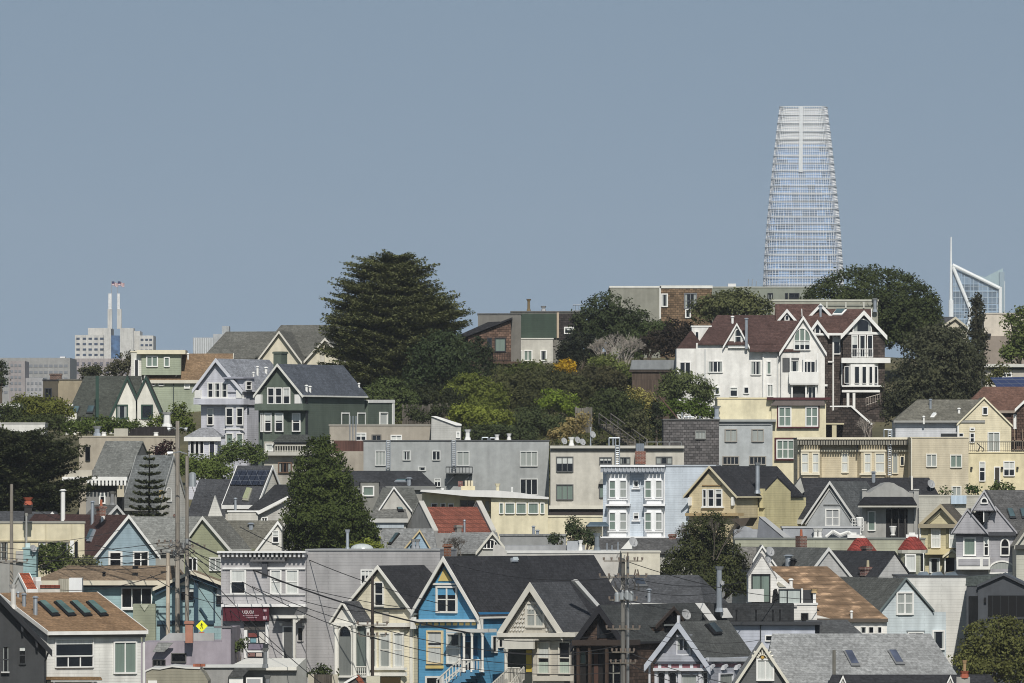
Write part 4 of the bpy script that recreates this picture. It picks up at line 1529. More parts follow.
def h_yellow_cream():
    b = B('apartment_building', 'pale yellow stucco apartment building with a maroon cornice line below the white house', 'building', 773, 880, 0)
    F = b.F
    w = M('stucco', (222, 212, 176))
    mar = M('trim', (84, 40, 44))
    b.flat(717.5, 773, 397.5, w, M('trim', (216, 202, 158)), D=11, out=-.3)
    b.flat(771.5, 826, 397.5, w, mar, D=12, cap_h=.22, cap_o=.45)
    b.slab(F, [(770, 405.5), (776, 400), (824, 400), (825.5, 405.5)], M('trim', (108, 98, 94)), 'sloped_cornice', .35, .4)
    for x0, x1 in ((778.3, 791.5), (805.3, 818.2)):
        b.win(F, x0, 406.5, x1, 426.7, 2, 2, g='g', t=1.2)
    b.rect(F, 776.8, 426.7, 819, 428.2, mar, 'sill_band', .3, .3)
    b.rect(F, 777, 405.5, 778.2, 427, mar, 'maroon_trim', .1, .1)
    b.rect(F, 818.4, 405.5, 819.6, 427, mar, 'maroon_trim', .1, .1)
    b.win(F, 776.3, 439.5, 794.5, 459, 3, 2, g='g', out=.0, t=1.2)
    b.rect(F, 774.5, 437.6, 795, 439.3, mar, 'maroon_trim', .16, .2)
    b.rect(F, 774.5, 437.6, 776.2, 460, mar, 'maroon_trim', .14, .2)
    b.rect(F, 774.5, 458.8, 799, 460.4, mar, 'sill_band', .3, .3)
    g = M('stucco', (176, 182, 184))
    b.flat(716.6, 772.5, 419.4, g, M('trim', (156, 160, 158)), D=8, out=.7, cap_o=.35, cap_h=.22, name='grey_wing')
    b.rect(F, 718, 421.6, 771.5, 425, M('trim', (140, 144, 146)), 'frieze', .8, .2)
    fr = M('trim', (150, 146, 138))
    for x0, x1 in ((724.6, 737.3), (751.4, 764)):
        b.win(F, x0, 428.8, x1, 442, 2, 1, fr=fr, g='c', out=.7)
    for x0, x1 in ((722.3, 739.3), (749, 766.2)):
        b.win(F, x0, 456, x1, 465, 4, 1, fr=fr, out=.7)
    b.post(F, 716.8, 406, 420, METAL, .5, .25, 'flue_pipe')
    b.roof = None
h_yellow_cream()

def h_beige_victorian():
    b = B('victorian_house', 'flat fronted beige victorian row house with a bracketed cornice and two bay windows', 'house', 800, 858, 0)
    F = b.F
    w = M('siding', (206, 192, 160))
    tr = M('trim', (220, 212, 188))
    b.flat(797.5, 911, 437.5, w, ROOFL, D=12)
    b.cornice(F, 797, 911.3, 437.3, 444.8, tr, .7, 44, M('trim', (140, 136, 124)), base=.75)
    b.rect(F, 798, 440, 911, 445.5, M('trim', (150, 144, 128)), 'frieze', .76, .8)
    b.rect(F, 798, 449.7, 911, 451.6, tr, 'string_course', .3, .35)
    for xa, xb, ws in ((799, 822, ((800.8, 809), (811.8, 819.6))), (857.5, 888, ((863.6, 871.7), (874.6, 885.3)))):
        f1 = b.bay(F, xa, xb, 445, LOW, w, .8, .35)
        b.rect(f1, xa + 2, 449.7, xb - 2, 451.6, tr, 'string_course', .12, .2)
        for x0, x1 in ws:
            b.win(f1, x0, 452.5, x1, 473.2, 1, 2, fr=tr, g='b', t=1.3)
        b.rect(f1, xa + 2, 473.3, xb - 2, 475, tr, 'bay_sill', .2, .25)
    b.win(F, 841, 452.5, 848.8, 473.2, 1, 2, fr=tr, g='b', t=1.3)
    b.win(F, 892, 452, 898.5, 474, 1, 1, fr=tr, g='c', t=1.2)
    b.win(F, 900, 456, 904.6, 466, 1, 1, fr=tr, t=.9)
    mb = MB()
    for x in (888.2, 891.2):
        mb.tube(F.at(x, 430, 1.0), F.at(x, 476, 1.0), .05)
    for i in range(20):
        mb.tube(F.at(888.2, 431 + i * 2.3, 1.0), F.at(891.2, 431 + i * 2.3, 1.0), .035)
    b.part(mb, 'roof_ladder', METAL)
    mb = MB()
    mb.path([F.at(884, 438, -1), F.at(884, 429.5, -1), F.at(892, 429.5, -1), F.at(892, 438, -1)], .05)
    b.part(mb, 'roof_frame', METAL)
    mb = MB()
    mb.box(tuple(F.at(856.7, 452, .75)), tuple(F.at(858.2, 443, .95)))
    b.part(mb, 'downpipe_head', DARKT)
h_beige_victorian()

def h_tan_flat_right():
    b = B('flat_roof_house', 'plain tan sided flat roofed house right of the beige victorian row house', 'house', 911, 851, 0)
    F = b.F
    b.flat(911, 968.5, 437, M('siding', (204, 192, 164)), M('trim', (204, 194, 168)), D=12, cap_h=.08)
    fr = M('trim', (216, 214, 204))
    b.win(F, 926, 453.6, 937, 467, 2, 1, fr=fr, g='c')
    b.win(F, 950, 454.5, 962.2, 467.8, 2, 1, fr=fr, g='g')
    b.win(F, 951.5, 486, 961.5, 497, 2, 1, fr=fr, g='c')
    b.rect(F, 911.2, 437.2, 912, LOW, M('trim', (220, 214, 196)), 'corner_board', .06, .1)
h_tan_flat_right()

def h_cream_right():
    b = B('gable_house', 'cream gable house with a grey roof, roof deck railing and sliding door at the right', 'house', 958, 872, 0)
    F = b.F
    cr = M('siding', (224, 213, 180))
    rf = M('roof', (112, 110, 100))
    b.wall([(895.5, LOW), (895.5, 421), (960, 421), (960, LOW)], M('siding', (204, 207, 212)), 8, out=-.5, name='side_wall')
    b.sgab(893.5, 985, 420.5, 399.5, None, rf, M('trim', (150, 150, 146)), pitch=40, v0=.3, hip=(25, 0), fascia=.04)
    roof1, RF1 = b.roof, b.RF
    b.gab((957, 424), (984.2, 397), (1012.3, 425), cr, rf, M('trim', (222, 214, 184)), D=9, ov=1, of=.15, tt=.2)
    b.win(F, 982.3, 406.8, 988, 415, 1, 1, t=1)
    b.win(F, 969.6, 427.5, 974.9, 431, 1, 1)
    b.win(F, 969.6, 432.6, 974.9, 443, 1, 2)
    b.win(F, 987.6, 432, 1000, 452, 2, 1, g='c', t=.9)
    b.rect(F, 957.4, 423, 959, LOW, WHITE, 'corner_board', .08, .1)
    b.rect(F, 941, 433.5, 957, 436.8, DARKT, 'low_parapet', .5, .5)
    b.win(F, 958.8, 433, 963.5, 437, 1, 1, t=.6)
    b.roof = roof1
    b.roofpipe(RF1, 930.5, 400, 408, .12, METAL)
    b.roofpipe(RF1, 923.8, 417, 421, .1, WHITE)
    b.skylight(RF1, [(930, 417), (934, 417), (937, 413.5), (933, 413.5)], M('glass', (210, 214, 216)), WHITE)
    b.roofpipe(RF1, 959, 409, 412.5, .13, WHITE)
    # lower yellow storey with roof deck
    b.flat(968.3, 1034, 451.7, M('stucco', (222, 210, 170)), M('trim', (216, 204, 164)), D=8, out=1.7, name='lower_wall')
    f2 = F.off(1.7)
    b.rail(f2, 968.8, 441.8, 1024, 451.6, M('plain', (92, 88, 80)), -.1, 30, .03)
    b.win(f2, 979, 461.5, 985.5, 481.5, 1, 2, t=1, blind=.3)
    b.win(f2, 1003.3, 461, 1015, 476.3, 2, 2, t=1, blind=.6)
    b.door(f2, 994, 466.5, 1000.3, 486, M('plain', (60, 56, 52)))
    for x in (971.5, 1002, 1017.5):
        mb = MB()
        mb.tube(f2.at(x, 468, .05), f2.at(x, 468, .3), .1).tube(f2.at(x, 469.3, .25), f2.at(x, 466.8, .25), .11)
        b.part(mb, 'wall_lamp', M('plain', (50, 48, 46)))
    mb = MB()
    mb.path([f2.at(978, 452, -.6), f2.at(980, 446, -.6), f2.at(984, 449, -.6), f2.at(982, 452, -.6)], .05).path([f2.at(980, 446, -.9), f2.at(977, 443, -.9)], .05)
    o = b.part(mb, 'deck_chair', DARKT)
    o.parent = None
    o.matrix_world = b.root.matrix_basis.copy()
    tag(o, 'dark folding deck chair on the roof deck of the cream gable house', 'chair')
h_cream_right()

def h_red_brown_right():
    b = B('brown_roof_house', 'dark sided house under a reddish brown roof with a solar array at the right edge', 'house', 1012, 905, 0)
    F = b.F
    sh = M('shingle', (92, 72, 62))
    b.wall([(1011.5, LOW), (1011.5, 411), (1040, 411), (1040, LOW)], sh, 8, out=.2)
    b.sgab(961, 1062, 410.5, 386.7, sh, M('roof', (112, 82, 70)), M('trim', (150, 136, 122)), pitch=36, hip=(24, 24), fascia=.1)
    b.rect(F, 1013.5, 414, 1020, 429, WHITE, 'window_frame', .25, .2)
    b.win(F, 1015, 415, 1022, 429, 1, 2, out=.2)
    b.gab((1015, 409), (1033, 392), (1051, 409), sh, None, WHITE, D=3, out=.6, ov=2)
    for y in (440, 449):
        b.rect(F, 1012, y, 1032, y + 1, M('wood', (140, 120, 100)), 'deck_beam', 1.2, 1.2)
    for x in (1014, 1022):
        b.rect(F, x, 429, x + 1, LOW, M('wood', (140, 120, 100)), 'deck_post', 1.2, .12)
    b = B('solar_roof', 'tilted dark blue solar panel array standing above the reddish brown roof at the right edge', 'solar panels', 985, 950, 0, None)
    F = b.F
    f = Face(b, F.at(991, 387, 0), (1, 0, 0), (0, .8, .6), (0, -.6, .8))
    b.slab(f, [(997, 387), (1034, 387), (1028, 376.8), (990, 377.5)], M('solar', (44, 56, 92)), 'panel_array', .1, .1)
    for x in (998, 1010, 1022):
        b.rect(F, x, 386, x + 1, LOW, METAL, 'stand', -.5, .1)
h_red_brown_right()

def h_lightblue_bay():
    b = B('victorian_house', 'pale blue flat fronted victorian with two stacks of white bay windows and bracketed cornice', 'house', 664.5, 815, 4)
    F, S = b.F, b.S
    w = M('siding', (196, 208, 220))
    tr = M('trim', (228, 230, 232))
    b.flat(603, 664.8, 465.5, w, ROOFL, D=12)
    b.wall([(664.6, LOW), (664.6, 466), (716, 466), (716, LOW)], w, 10, F, -.5, 'side_wall')
    b.rect(F, 664.6, 464.8, 716, 466.3, M('trim', (178, 186, 194)), 'side_parapet_cap', -.4, 10)
    b.cornice(F, 600, 664.8, 464.8, 472.3, tr, .8, 17, M('trim', (150, 156, 164)), base=.7, bw=.25)
    for xa, xb, w1 in ((606, 629.5, ((608.7, 616), (619.2, 627))), (643.5, 664.5, ((644.3, 651.8), (655, 662.6)))):
        f1 = b.bay(F, xa, xb, 473.5, LOW, tr, .75, .3)
        for y0, y1 in ((480, 498.3), (512, 530.5)):
            for k, (x0, x1) in enumerate(w1):
                b.win(f1, x0, y0, x1, y1, 1, 2, fr=tr, g='c' if k else 'g', t=1.1, mull=.05)
            b.rect(f1, xa + 1.5, y1 + .5, xb - 1.5, y1 + 1.8, tr, 'sill_course', .12, .3)
        b.rect(f1, xa - .5, 504, xb + .5, 506, tr, 'bay_cornice', .38, 1.1)
        b.rect(f1, xa + .5, 506, xb - .5, 507.6, M('trim', (110, 116, 124)), 'bay_cornice_moulding', .2, .9)
    for y0, y1 in ((480.5, 487.3), (512.5, 519.5)):
        b.win(F, 633.2, y0, 639, y1, 1, 1, fr=tr, t=.9)
        b.rect(F, 631.6, y1 + .6, 640.4, y1 + 2, tr, 'sill', .25, .25)
    b.rect(F, 598, 536.5, 665.5, 539, tr, 'water_table', 1.0, 1.1)
    b.rect(F, 663.8, 472, 665, LOW, tr, 'corner_board', .1, .15)
h_lightblue_bay()

def h_yellow_gable():
    w = M('siding', (210, 194, 154))
    b = B('gable_house', 'ochre yellow gable house with a triple window and a long pale sided flank', 'house', 736.5, 812, 32)
    F, S = b.F, b.S
    b.gab((683.5, 496), (709.2, 466), (736.5, 496), w, ROOFK, M('trim', (206, 196, 164)), X=764, ov=4, of=.4, out=.5, D=14, tt=.22)
    # extend the long roof and side wall
    D = b.sideD(806, 495)
    w2 = M('siding', (216, 204, 152))
    b.wall([(737.5, LOW), (737.5, 497.5), (806, 497.5), (806, LOW)], w2, 4, S, -.35, 'flank_wall')
    uA, hA = F.uv(709.2, 466)
    uR, hR = F.uv(736.5, 496)
    mb = MB()
    v0, v1 = b.D - .2, b.sideD(804, 490)
    for q in ((uR, hR), (2 * uA - uR, hR)):
        mb.prism([(q[0], v0, q[1]), (q[0], v0, q[1] - .16), (uA, v0, hA - .16), (uA, v0, hA)], (0, v1 - v0, 0))
    b.roof = b.part(mb, 'rear_roof', ROOFK)
    b.gab((764.5, 490), (777.5, 476.3), (791, 489.5), w2, ROOFK, None, D=4, face=S, out=.5, ov=.3, of=.02, wall_name='side_gable_wall')
    b.rect(S, 763.3, 488.6, 765.3, 508, w2, 'side_gable_return', .55, .4)
    b.post(S, 757.6, 462.5, 493.5, METAL, .3, .2, 'flue_pipe')
    rowwin(b, F, [(702, 706.5), (707.5, 714), (714.8, 722)], 489, 507, nx=1, ny=2, out=.5)
    b.rect(F, 701, 506.5, 723, 508, WHITE, 'sill', .75, .3)
    for x in (688, 731):
        b.rect(F, x, 497, x + 2.3, 505.5, WHITE, 'corbel', .8, .5)
    b.rect(F, 702, 485, 721.5, 486, M('trim', (150, 120, 80)), 'string_course', .6, .15)
    b.rect(F, 685, 513, 738, 516, M('trim', (176, 152, 108)), 'cornice', 1.2, 1)
    b.slab(F, [(731, 519), (750, 517.5), (745, 526), (741, 526)], M('trim', (90, 80, 70)), 'porch_hood', 1.6, 1.4)
    b.win(F, 735, 521, 741, 531, 1, 1, out=.3)
    b.rect(F, 741, 524, 744, LOW, WHITE, 'porch_post', 1.2, .2)
h_yellow_gable()

def h_grey_gable_mid():
    w = M('stucco', (172, 176, 178))
    b = B('gable_house', 'plain pale grey gable house with white edged gable, right of the yellow gable house', 'house', 850, 800, 22)
    F = b.F
    b.gab((802, 522), (829.8, 481.2), (854.5, 517), w, M('roof', (92, 95, 96)), M('trim', (206, 206, 202)), D=9, ov=3, of=.45, tt=.3)
    b.gab((806, 523), (829.8, 487.5), (851, 518.5), w, None, M('trim', (190, 190, 186)), D=.3, ov=2, of=.05, out=.05, tt=.22)
    b.win(F, 825, 508.7, 839.7, 526.6, 2, 2, g='c', t=1.3)
    b.rect(F, 823.5, 504, 841, 505.3, M('trim', (140, 142, 142)), 'string_course', .15, .15)
    b = B('black_roof_house', 'house with a steep black roof and long skylight wedged behind the pale grey gable', 'house', 800, 822, 0)
    F = b.F
    b.sgab(776.5, 953, 519.5, 477.5, M('stucco', (186, 180, 160)), ROOFK, M('trim', (170, 168, 156)), pitch=45, hip=(24, 22), fascia=.25)
    b.skylight(b.RF, [(783, 516), (790, 516), (798, 501), (790, 501)], M('curtain', (130, 150, 140)))
    b.wall([(787, 497), (800.5, 478), (804.5, 491.5), (795, 500)], M('stucco', (172, 172, 166)), 2, out=-1.5, name='dormer_side')
    b.slab(F, [(782, 515), (797, 492), (798.5, 492), (783.5, 516)], WHITE, 'dormer_trim', -1.2, .2)
    b.roofpipe(b.RF, 873.5, 472.5, 481, .18, METAL)
    b.dish(b.RF.at(931, 484, .6), .42)
    b.rect(F, 911, 476, 912.8, 490, M('trim', (214, 210, 200)), 'party_wall_edge', -2, 4)
    b = B('flat_roof_house', 'low white sided flat roofed building behind the small cream gable at the right', 'house', 918, 806, 0)
    b.flat(914, 1001, 495, M('siding', (192, 190, 178)), M('trim', (184, 182, 170)), D=8)
    b.rect(b.F, 951, 495.5, 966.5, 504, M('curtain', (176, 196, 214)), 'skylight_box', .4, 1)
h_grey_gable_mid()

def h_mission():
    b = B('mission_house', 'grey stucco house with a curved mission parapet over a dark tiled pent roof', 'house', 863, 788, 0)
    F = b.F
    w = M('stucco', (166, 166, 162))
    pts = [(864, LOW), (864, 491), (865.5, 491), (867, 493), (870, 492.5), (876, 488), (881, 485.8), (885, 483.2), (889.5, 482.3), (894, 483.2), (898, 485.8), (903, 488), (909, 492.5), (913, 493), (914.5, 491), (917.5, 491), (917.5, LOW)]
    b.wall(pts, w, 10)
    for x0, x1 in ((862.3, 866.3), (914, 918.8)):
        b.rect(F, x0, 490, x1, LOW, w, 'corner_pier', .25, .6)
        b.rect(F, x0 - .4, 489, x1 + .4, 490.2, M('trim', (186, 186, 182)), 'pier_cap', .35, .8)
    f = Face(b, F.at(858, 504.5, 1.6), (1, 0, 0), V3((0, 1.4, .75)).normalized(), V3((0, -.75, 1.4)).normalized())
    b.slab(f, [(857.5, 504.5), (917, 504.5), (912.5, 496.8), (864, 496.8)], M('roof', (44, 45, 50)), 'pent_roof', .05, .15)
    b.rect(F, 858, 504.5, 917.3, 507.3, M('trim', (180, 178, 168)), 'pent_fascia', 1.65, 1.6)
    b.win(F, 867.6, 511, 875.6, 531, 1, 1, g='g')
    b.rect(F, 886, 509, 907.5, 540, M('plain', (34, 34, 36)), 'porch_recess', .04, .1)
    for x in (891, 898, 904.5):
        b.rect(F, x, 508, x + 1.2, 540, M('trim', (70, 68, 66)), 'porch_post', .5, .15)
    b.rect(F, 917.8, 508, 918.8, LOW, DARKT, 'drainpipe', .45, .1)
    # lattice and urns in front
    mb = MB()
    for i in range(5):
        mb.prism([F.at(852 + i * 2.8, 518, 2), F.at(852.6 + i * 2.8, 518, 2), F.at(852.6 + i * 2.8, 531, 2), F.at(852 + i * 2.8, 531, 2)], (0, .06, 0))
        mb.prism([F.at(851.5, 518 + i * 3, 2.05), F.at(864, 518 + i * 3, 2.05), F.at(864, 518.6 + i * 3, 2.05), F.at(851.5, 518.6 + i * 3, 2.05)], (0, .05, 0))
    b.part(mb, 'trellis', WHITE)
h_mission()

def urn(px, pt, pb, Y, label):
    s = Y / FP
    p = at(px, pb, Y)
    H = (pb - pt) * s
    mb = MB()
    prof = [(.22, 0), (.3, .08), (.2, .18), (.26, .4), (.36, .8), (.42, .95), (.36, 1)]
    for (r0, h0), (r1, h1) in zip(prof, prof[1:]):
        mb.tube(p + V3((0, 0, h0 * H)), p + V3((0, 0, h1 * H)), r0 * .8, r1 * .8, 10)
    tag(mb.build('garden_urn', WHITE, None), label, 'urn')
urn(893, 526, 536, 781, 'white urn in front of the dark porch of the mission parapet house')
urn(859.5, 517, 536, 781, 'tall white urn beside the white trellis')

def h_small_cream_gable():
    b = B('gable_house', 'small cream yellow victorian with a pediment gable between grey houses at the right', 'house', 958, 775, 8)
    F = b.F
    w = M('siding', (204, 194, 154))
    b.gab((918.5, 524.5), (940.6, 504), (958.5, 523.5), w, M('roof', (104, 98, 88)), M('trim', (170, 158, 128)), D=9, ov=2, of=.6, tt=.35)
    b.gab((926, 523), (941.5, 509.5), (957, 523), None, None, M('trim', (226, 216, 178)), D=.3, ov=1, of=.06, tt=.28)
    b.rect(F, 918.5, 524, 959, 528, M('trim', (150, 140, 116)), 'cornice', .7, .8)
    for x0, x1 in ((931, 940.5), (949, 957.5)):
        b.win(F, x0, 528.5, x1, 548, 1, 2, g='b', t=1.1)
        b.rect(F, x0 - 3, 529, x0 - .3, 547.5, M('wood', (150, 144, 110)), 'shutter', .12, .12)
    b.slab(F, [(923.5, 554.5), (957, 554.5), (953, 549.5), (929, 549.5)], M('trim', (206, 190, 140)), 'pent_roof', 1.1, 1.1)
    b.win(F, 929.5, 558, 940, 573, 1, 1, t=1.0, out=.3)
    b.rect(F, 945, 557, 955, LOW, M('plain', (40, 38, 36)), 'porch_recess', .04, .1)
    b.gab((943, 556), (952, 549.3), (961, 556), M('trim', (214, 202, 156)), ROOFG, M('trim', (224, 214, 180)), D=1.5, ov=1, out=1.7, of=.1, yb=557, tt=.2)
    for x in (944.5, 954.5):
        b.rect(F, x, 556, x + 1.2, LOW, WHITE, 'porch_post', 1.4, .15)
    b.rect(F, 919.6, 528, 921, LOW, WHITE, 'corner_board', .1, .15)
h_small_cream_gable()

def h_grey_victorian():
    b = B('victorian_house', 'grey victorian with stacked triangular gables, an arched window and dark roof skylights at the right', 'house', 1016, 770, 6)
    F = b.F
    w = M('siding', (166, 166, 172))
    rf = M('roof', (92, 92, 92))
    shade_col = M('trim', (70, 72, 78))
    b.flat(956, 1016.5, 532, w, None, D=11)
    b.sgab(965, 1050, 532, 490, None, rf, None, pitch=47, v0=.2, hip=(20, 0))
    R1, roof1 = b.RF, b.roof
    b.gab((951.5, 532), (967.5, 508.5), (988, 532.5), w, rf, M('trim', (160, 160, 166)), D=5, ov=.6, of=.1, out=.8, tt=.2, yb=533)
    b.gab((979, 532), (995.5, 506), (1017, 532), w, rf, M('trim', (160, 160, 166)), D=5, ov=.6, of=.1, out=.3, tt=.2, yb=533)
    b.gab((971.5, 509.5), (984.2, 489.8), (996, 509.5), w, rf, M('trim', (176, 176, 180)), D=4, ov=.5, of=.12, out=1.2, tt=.22, yb=510)
    b.win(F, 980.5, 497.3, 988, 503.8, 1, 1, out=1.2, arch=.8, t=1.2)
    b.rect(F, 984, 510, 988.5, 522, DARKT, 'slit_window', 1.0, .1)
    b.rect(F, 983.2, 510, 984.2, 522, WHITE, 'slit_window_trim', 1.05, .1)
    b.rect(F, 956, 531.8, 1016, 535.6, shade_col, 'cornice', .5, .6)  # dark strip that paints the shadow line under the gables
    b.win(F, 963, 537.2, 976, 556, 1, 1, g='g', t=1.5)
    b.win(F, 983.5, 537.2, 989, 556, 1, 2, t=1.1, g='k', blind=.35)
    b.win(F, 1000, 538, 1010, 556, 1, 2, arch=.4, t=1.4, blind=.35)
    b.rect(F, 956.5, 557, 990, 569.5, WHITE, 'bay_base_trim', .9, .9)
    b.rect(F, 958.5, 559, 980, 565.5, w, 'bay_base_panel', .98, .2)
    b.rect(F, 983, 559, 988.5, 565.5, w, 'bay_base_panel', .98, .2)
    b.win(F, 988, 560.3, 1016, 574, 1, 1, arch=.95, t=1.6, g='c')
    b.rect(F, 990.5, 569, 1013.5, 574, w, 'entry_wall', .1, .1)
    b.rect(F, 1004.5, 572, 1016, 576, WHITE, 'entry_sill', .3, .4)
    b.roof = roof1
    b.skylight(R1, [(1010, 518), (1016.5, 518), (1012.5, 508.5), (1006.5, 508.5)])
    b.skylight(R1, [(1022, 518), (1029, 518), (1025, 508.5), (1019.5, 508.5)])
    # neighbour at the frame edge
    b = B('gable_house', 'pale house cut by the right edge of the picture beside the grey victorian', 'house', 1016, 764, 0)
    b.gab((1014.5, 546), (1030, 524), (1046, 546), M('siding', (192, 192, 178)), M('roof', (150, 146, 136)), M('trim', (180, 178, 166)), D=9, ov=2)
    b.rect(b.F, 1015.5, 545, 1040, 549, M('trim', (70, 70, 68)), 'cornice', .6, .7)
h_grey_victorian()

def h_sage_parapet():
    b = B('turret_house', 'long sage green parapet wall with two round red roofed turrets', 'house', 740, 752, 0)
    F = b.F
    sg = M('siding', (168, 170, 148))
    b.flat(735, 925, 538, sg, M('trim', (120, 124, 118)), D=6, cap_h=.12)
    red = M('tile', (160, 62, 54))
    def turret(xc, r, yt, ye, yb, rw):
        s = b.s
        cu, t = F.uv(xc, yt)
        _, e = F.uv(xc, ye)
        mb = MB()
        c = V3((cu, .2, 0))
        mb.tube(c + V3((0, 0, e)), c + V3((0, 0, t)), r * s, r * s * .38, 14)
        o = b.part(mb, 'turret_roof', red)
        mb = MB().tube(c, c + V3((0, 0, e - .25)), rw * s, rw * s, 14)
        b.part(mb, 'turret_wall', sg)
        mb = MB().tube(c + V3((0, 0, e - .3)), c + V3((0, 0, e - .02)), r * s * .97, r * s * 1.0, 14)
        b.part(mb, 'turret_cornice', M('trim', (196, 196, 184)))
        mb = MB().tube(c + V3((0, 0, t)), c + V3((0, 0, t + .2)), r * s * .3, r * s * .2, 10)
        b.part(mb, 'turret_finial', M('trim', (206, 204, 196)))
    turret(861.5, 16.5, 538, 552, 600, 13)
    turret(912.5, 15.5, 536.5, 549.7, 600, 12.5)
    for xc in (905,):
        b.win(F.off(.9), xc, 554, xc + 11, 572, 1, 1, g='b', t=1.4)
    b.win(F.off(.55), 919, 553, 924, 572, 1, 1, t=.8)
    # shaped parapet ornaments
    for xc in (853.5, 912):
        b.rect(F, xc - 6, 534.5, xc + 6, 538, WHITE, 'parapet_ornament', .2, .4)
        b.rect(F, xc - 3, 532.5, xc + 3, 534.5, WHITE, 'parapet_ornament', .15, .3)
    b = B('flat_roof_house', 'grey stucco roof parapet with steep slanted end wall, in front of the yellow gable house', 'house', 760, 774, 0)
    F = b.F
    g = M('stucco', (158, 162, 168))
    b.wall([(757, LOW), (757, 539), (759, 517), (761, 517), (785, 536), (785, LOW)], M('stucco', (120, 124, 132)), .4, out=.2, name='slanted_wall')
    b.slab(F, [(759, 516.5), (765, 516.8), (793, 539), (785.5, 539)], M('trim', (176, 178, 180)), 'slanted_cap', .3, 2)
    b.flat(783, 860, 526.5, g, M('trim', (176, 178, 180)), D=5)
    b.flat(734, 759, 529.5, g, None, D=4)
    b.slab(F, [(736, 531), (741, 527.5), (745, 526), (750, 527.5), (756, 531)], g, 'parapet_hump', .02, .4)
    for x in (815.5, 820):
        b.post(F, x, 528.5, 540, WHITE, .6, .17, 'flue_pipe')
    mb = MB()
    mb.path([F.at(826, 537, .5), F.at(833, 531, .5), F.at(840, 535, .5), F.at(848, 532, .5), F.at(856, 537, .5)], .14, 6)
    b.part(mb, 'roof_duct', WHITE)
h_sage_parapet()

def h_cream_flat():
    b = B('flat_roof_house', 'cream yellow house with a low white roof and a strip of square windows', 'house', 548, 815, 0)
    F = b.F
    w = M('stucco', (220, 211, 178))
    b.flat(491, 548, 497, w, None, D=10)
    b.flat(545, 602, 515.5, w, M('trim', (214, 206, 178)), D=6, out=-.2, name='lower_wall')
    b.flat(422, 493, 493, w, None, D=10, out=-2)
    rf = M('trim', (214, 214, 212))
    b.slab(F, [(420, 491.5), (470, 496.5), (548.5, 499.2), (549, 497.4), (520, 492.8), (497, 490.5), (421, 489.8)], rf, 'roof', .5, 11)
    rowwin(b, F, [(499, 503.6), (504.8, 514.8), (516, 526.5), (528, 538.6), (540, 544.6)], 502.6, 514, nx=1, ny=1, g='g', t=.9)
    rowwin(b, F, [(431, 437.5), (440, 446), (448, 454)], 503, 508, nx=1, ny=1, out=-2, t=.8)
    b.win(F, 460, 500, 475, 511, 2, 1, out=-2, fr=M('trim', (110, 108, 100)))
    b.win(F, 484, 500, 490.5, 512, 1, 1, out=-1.9, g='c', fr=M('trim', (196, 186, 150)))
    b.post(F, 497.6, 483.5, 499, M('trim', (214, 204, 168)), -1.5, .16, 'flue_pipe')
    b.rect(F, 461, 486, 475, 492.5, M('trim', (206, 194, 156)), 'chimney_block', -4, 1.2)
    mb = MB()
    for x in (466, 469, 472):
        c = F.at(x, 486, -4.5)
        mb.tube(c, c + V3((0, 0, .5)), .12)
    b.part(mb, 'chimney_pot', M('trim', (210, 200, 172)))
    b.rect(F, 458, 481, 463, 487, M('brick', (120, 60, 56)), 'brick_chimney', -4.5, .8)
    b.post(F, 442.5, 488, 493, WHITE, -2, .1, 'vent_pipe')
    b.post(F, 512, 487, 494, WHITE, -3, .06, 'vent_pipe')
    b.slab(F, [(587, 525), (609, 525), (606, 522), (590, 522)], M('metal', (90, 112, 128)), 'canopy', .8, 1.2)
    b.rect(F, 586, 525, 609, 526.5, M('metal', (110, 130, 146)), 'canopy_edge', .85, 1)
h_cream_flat()

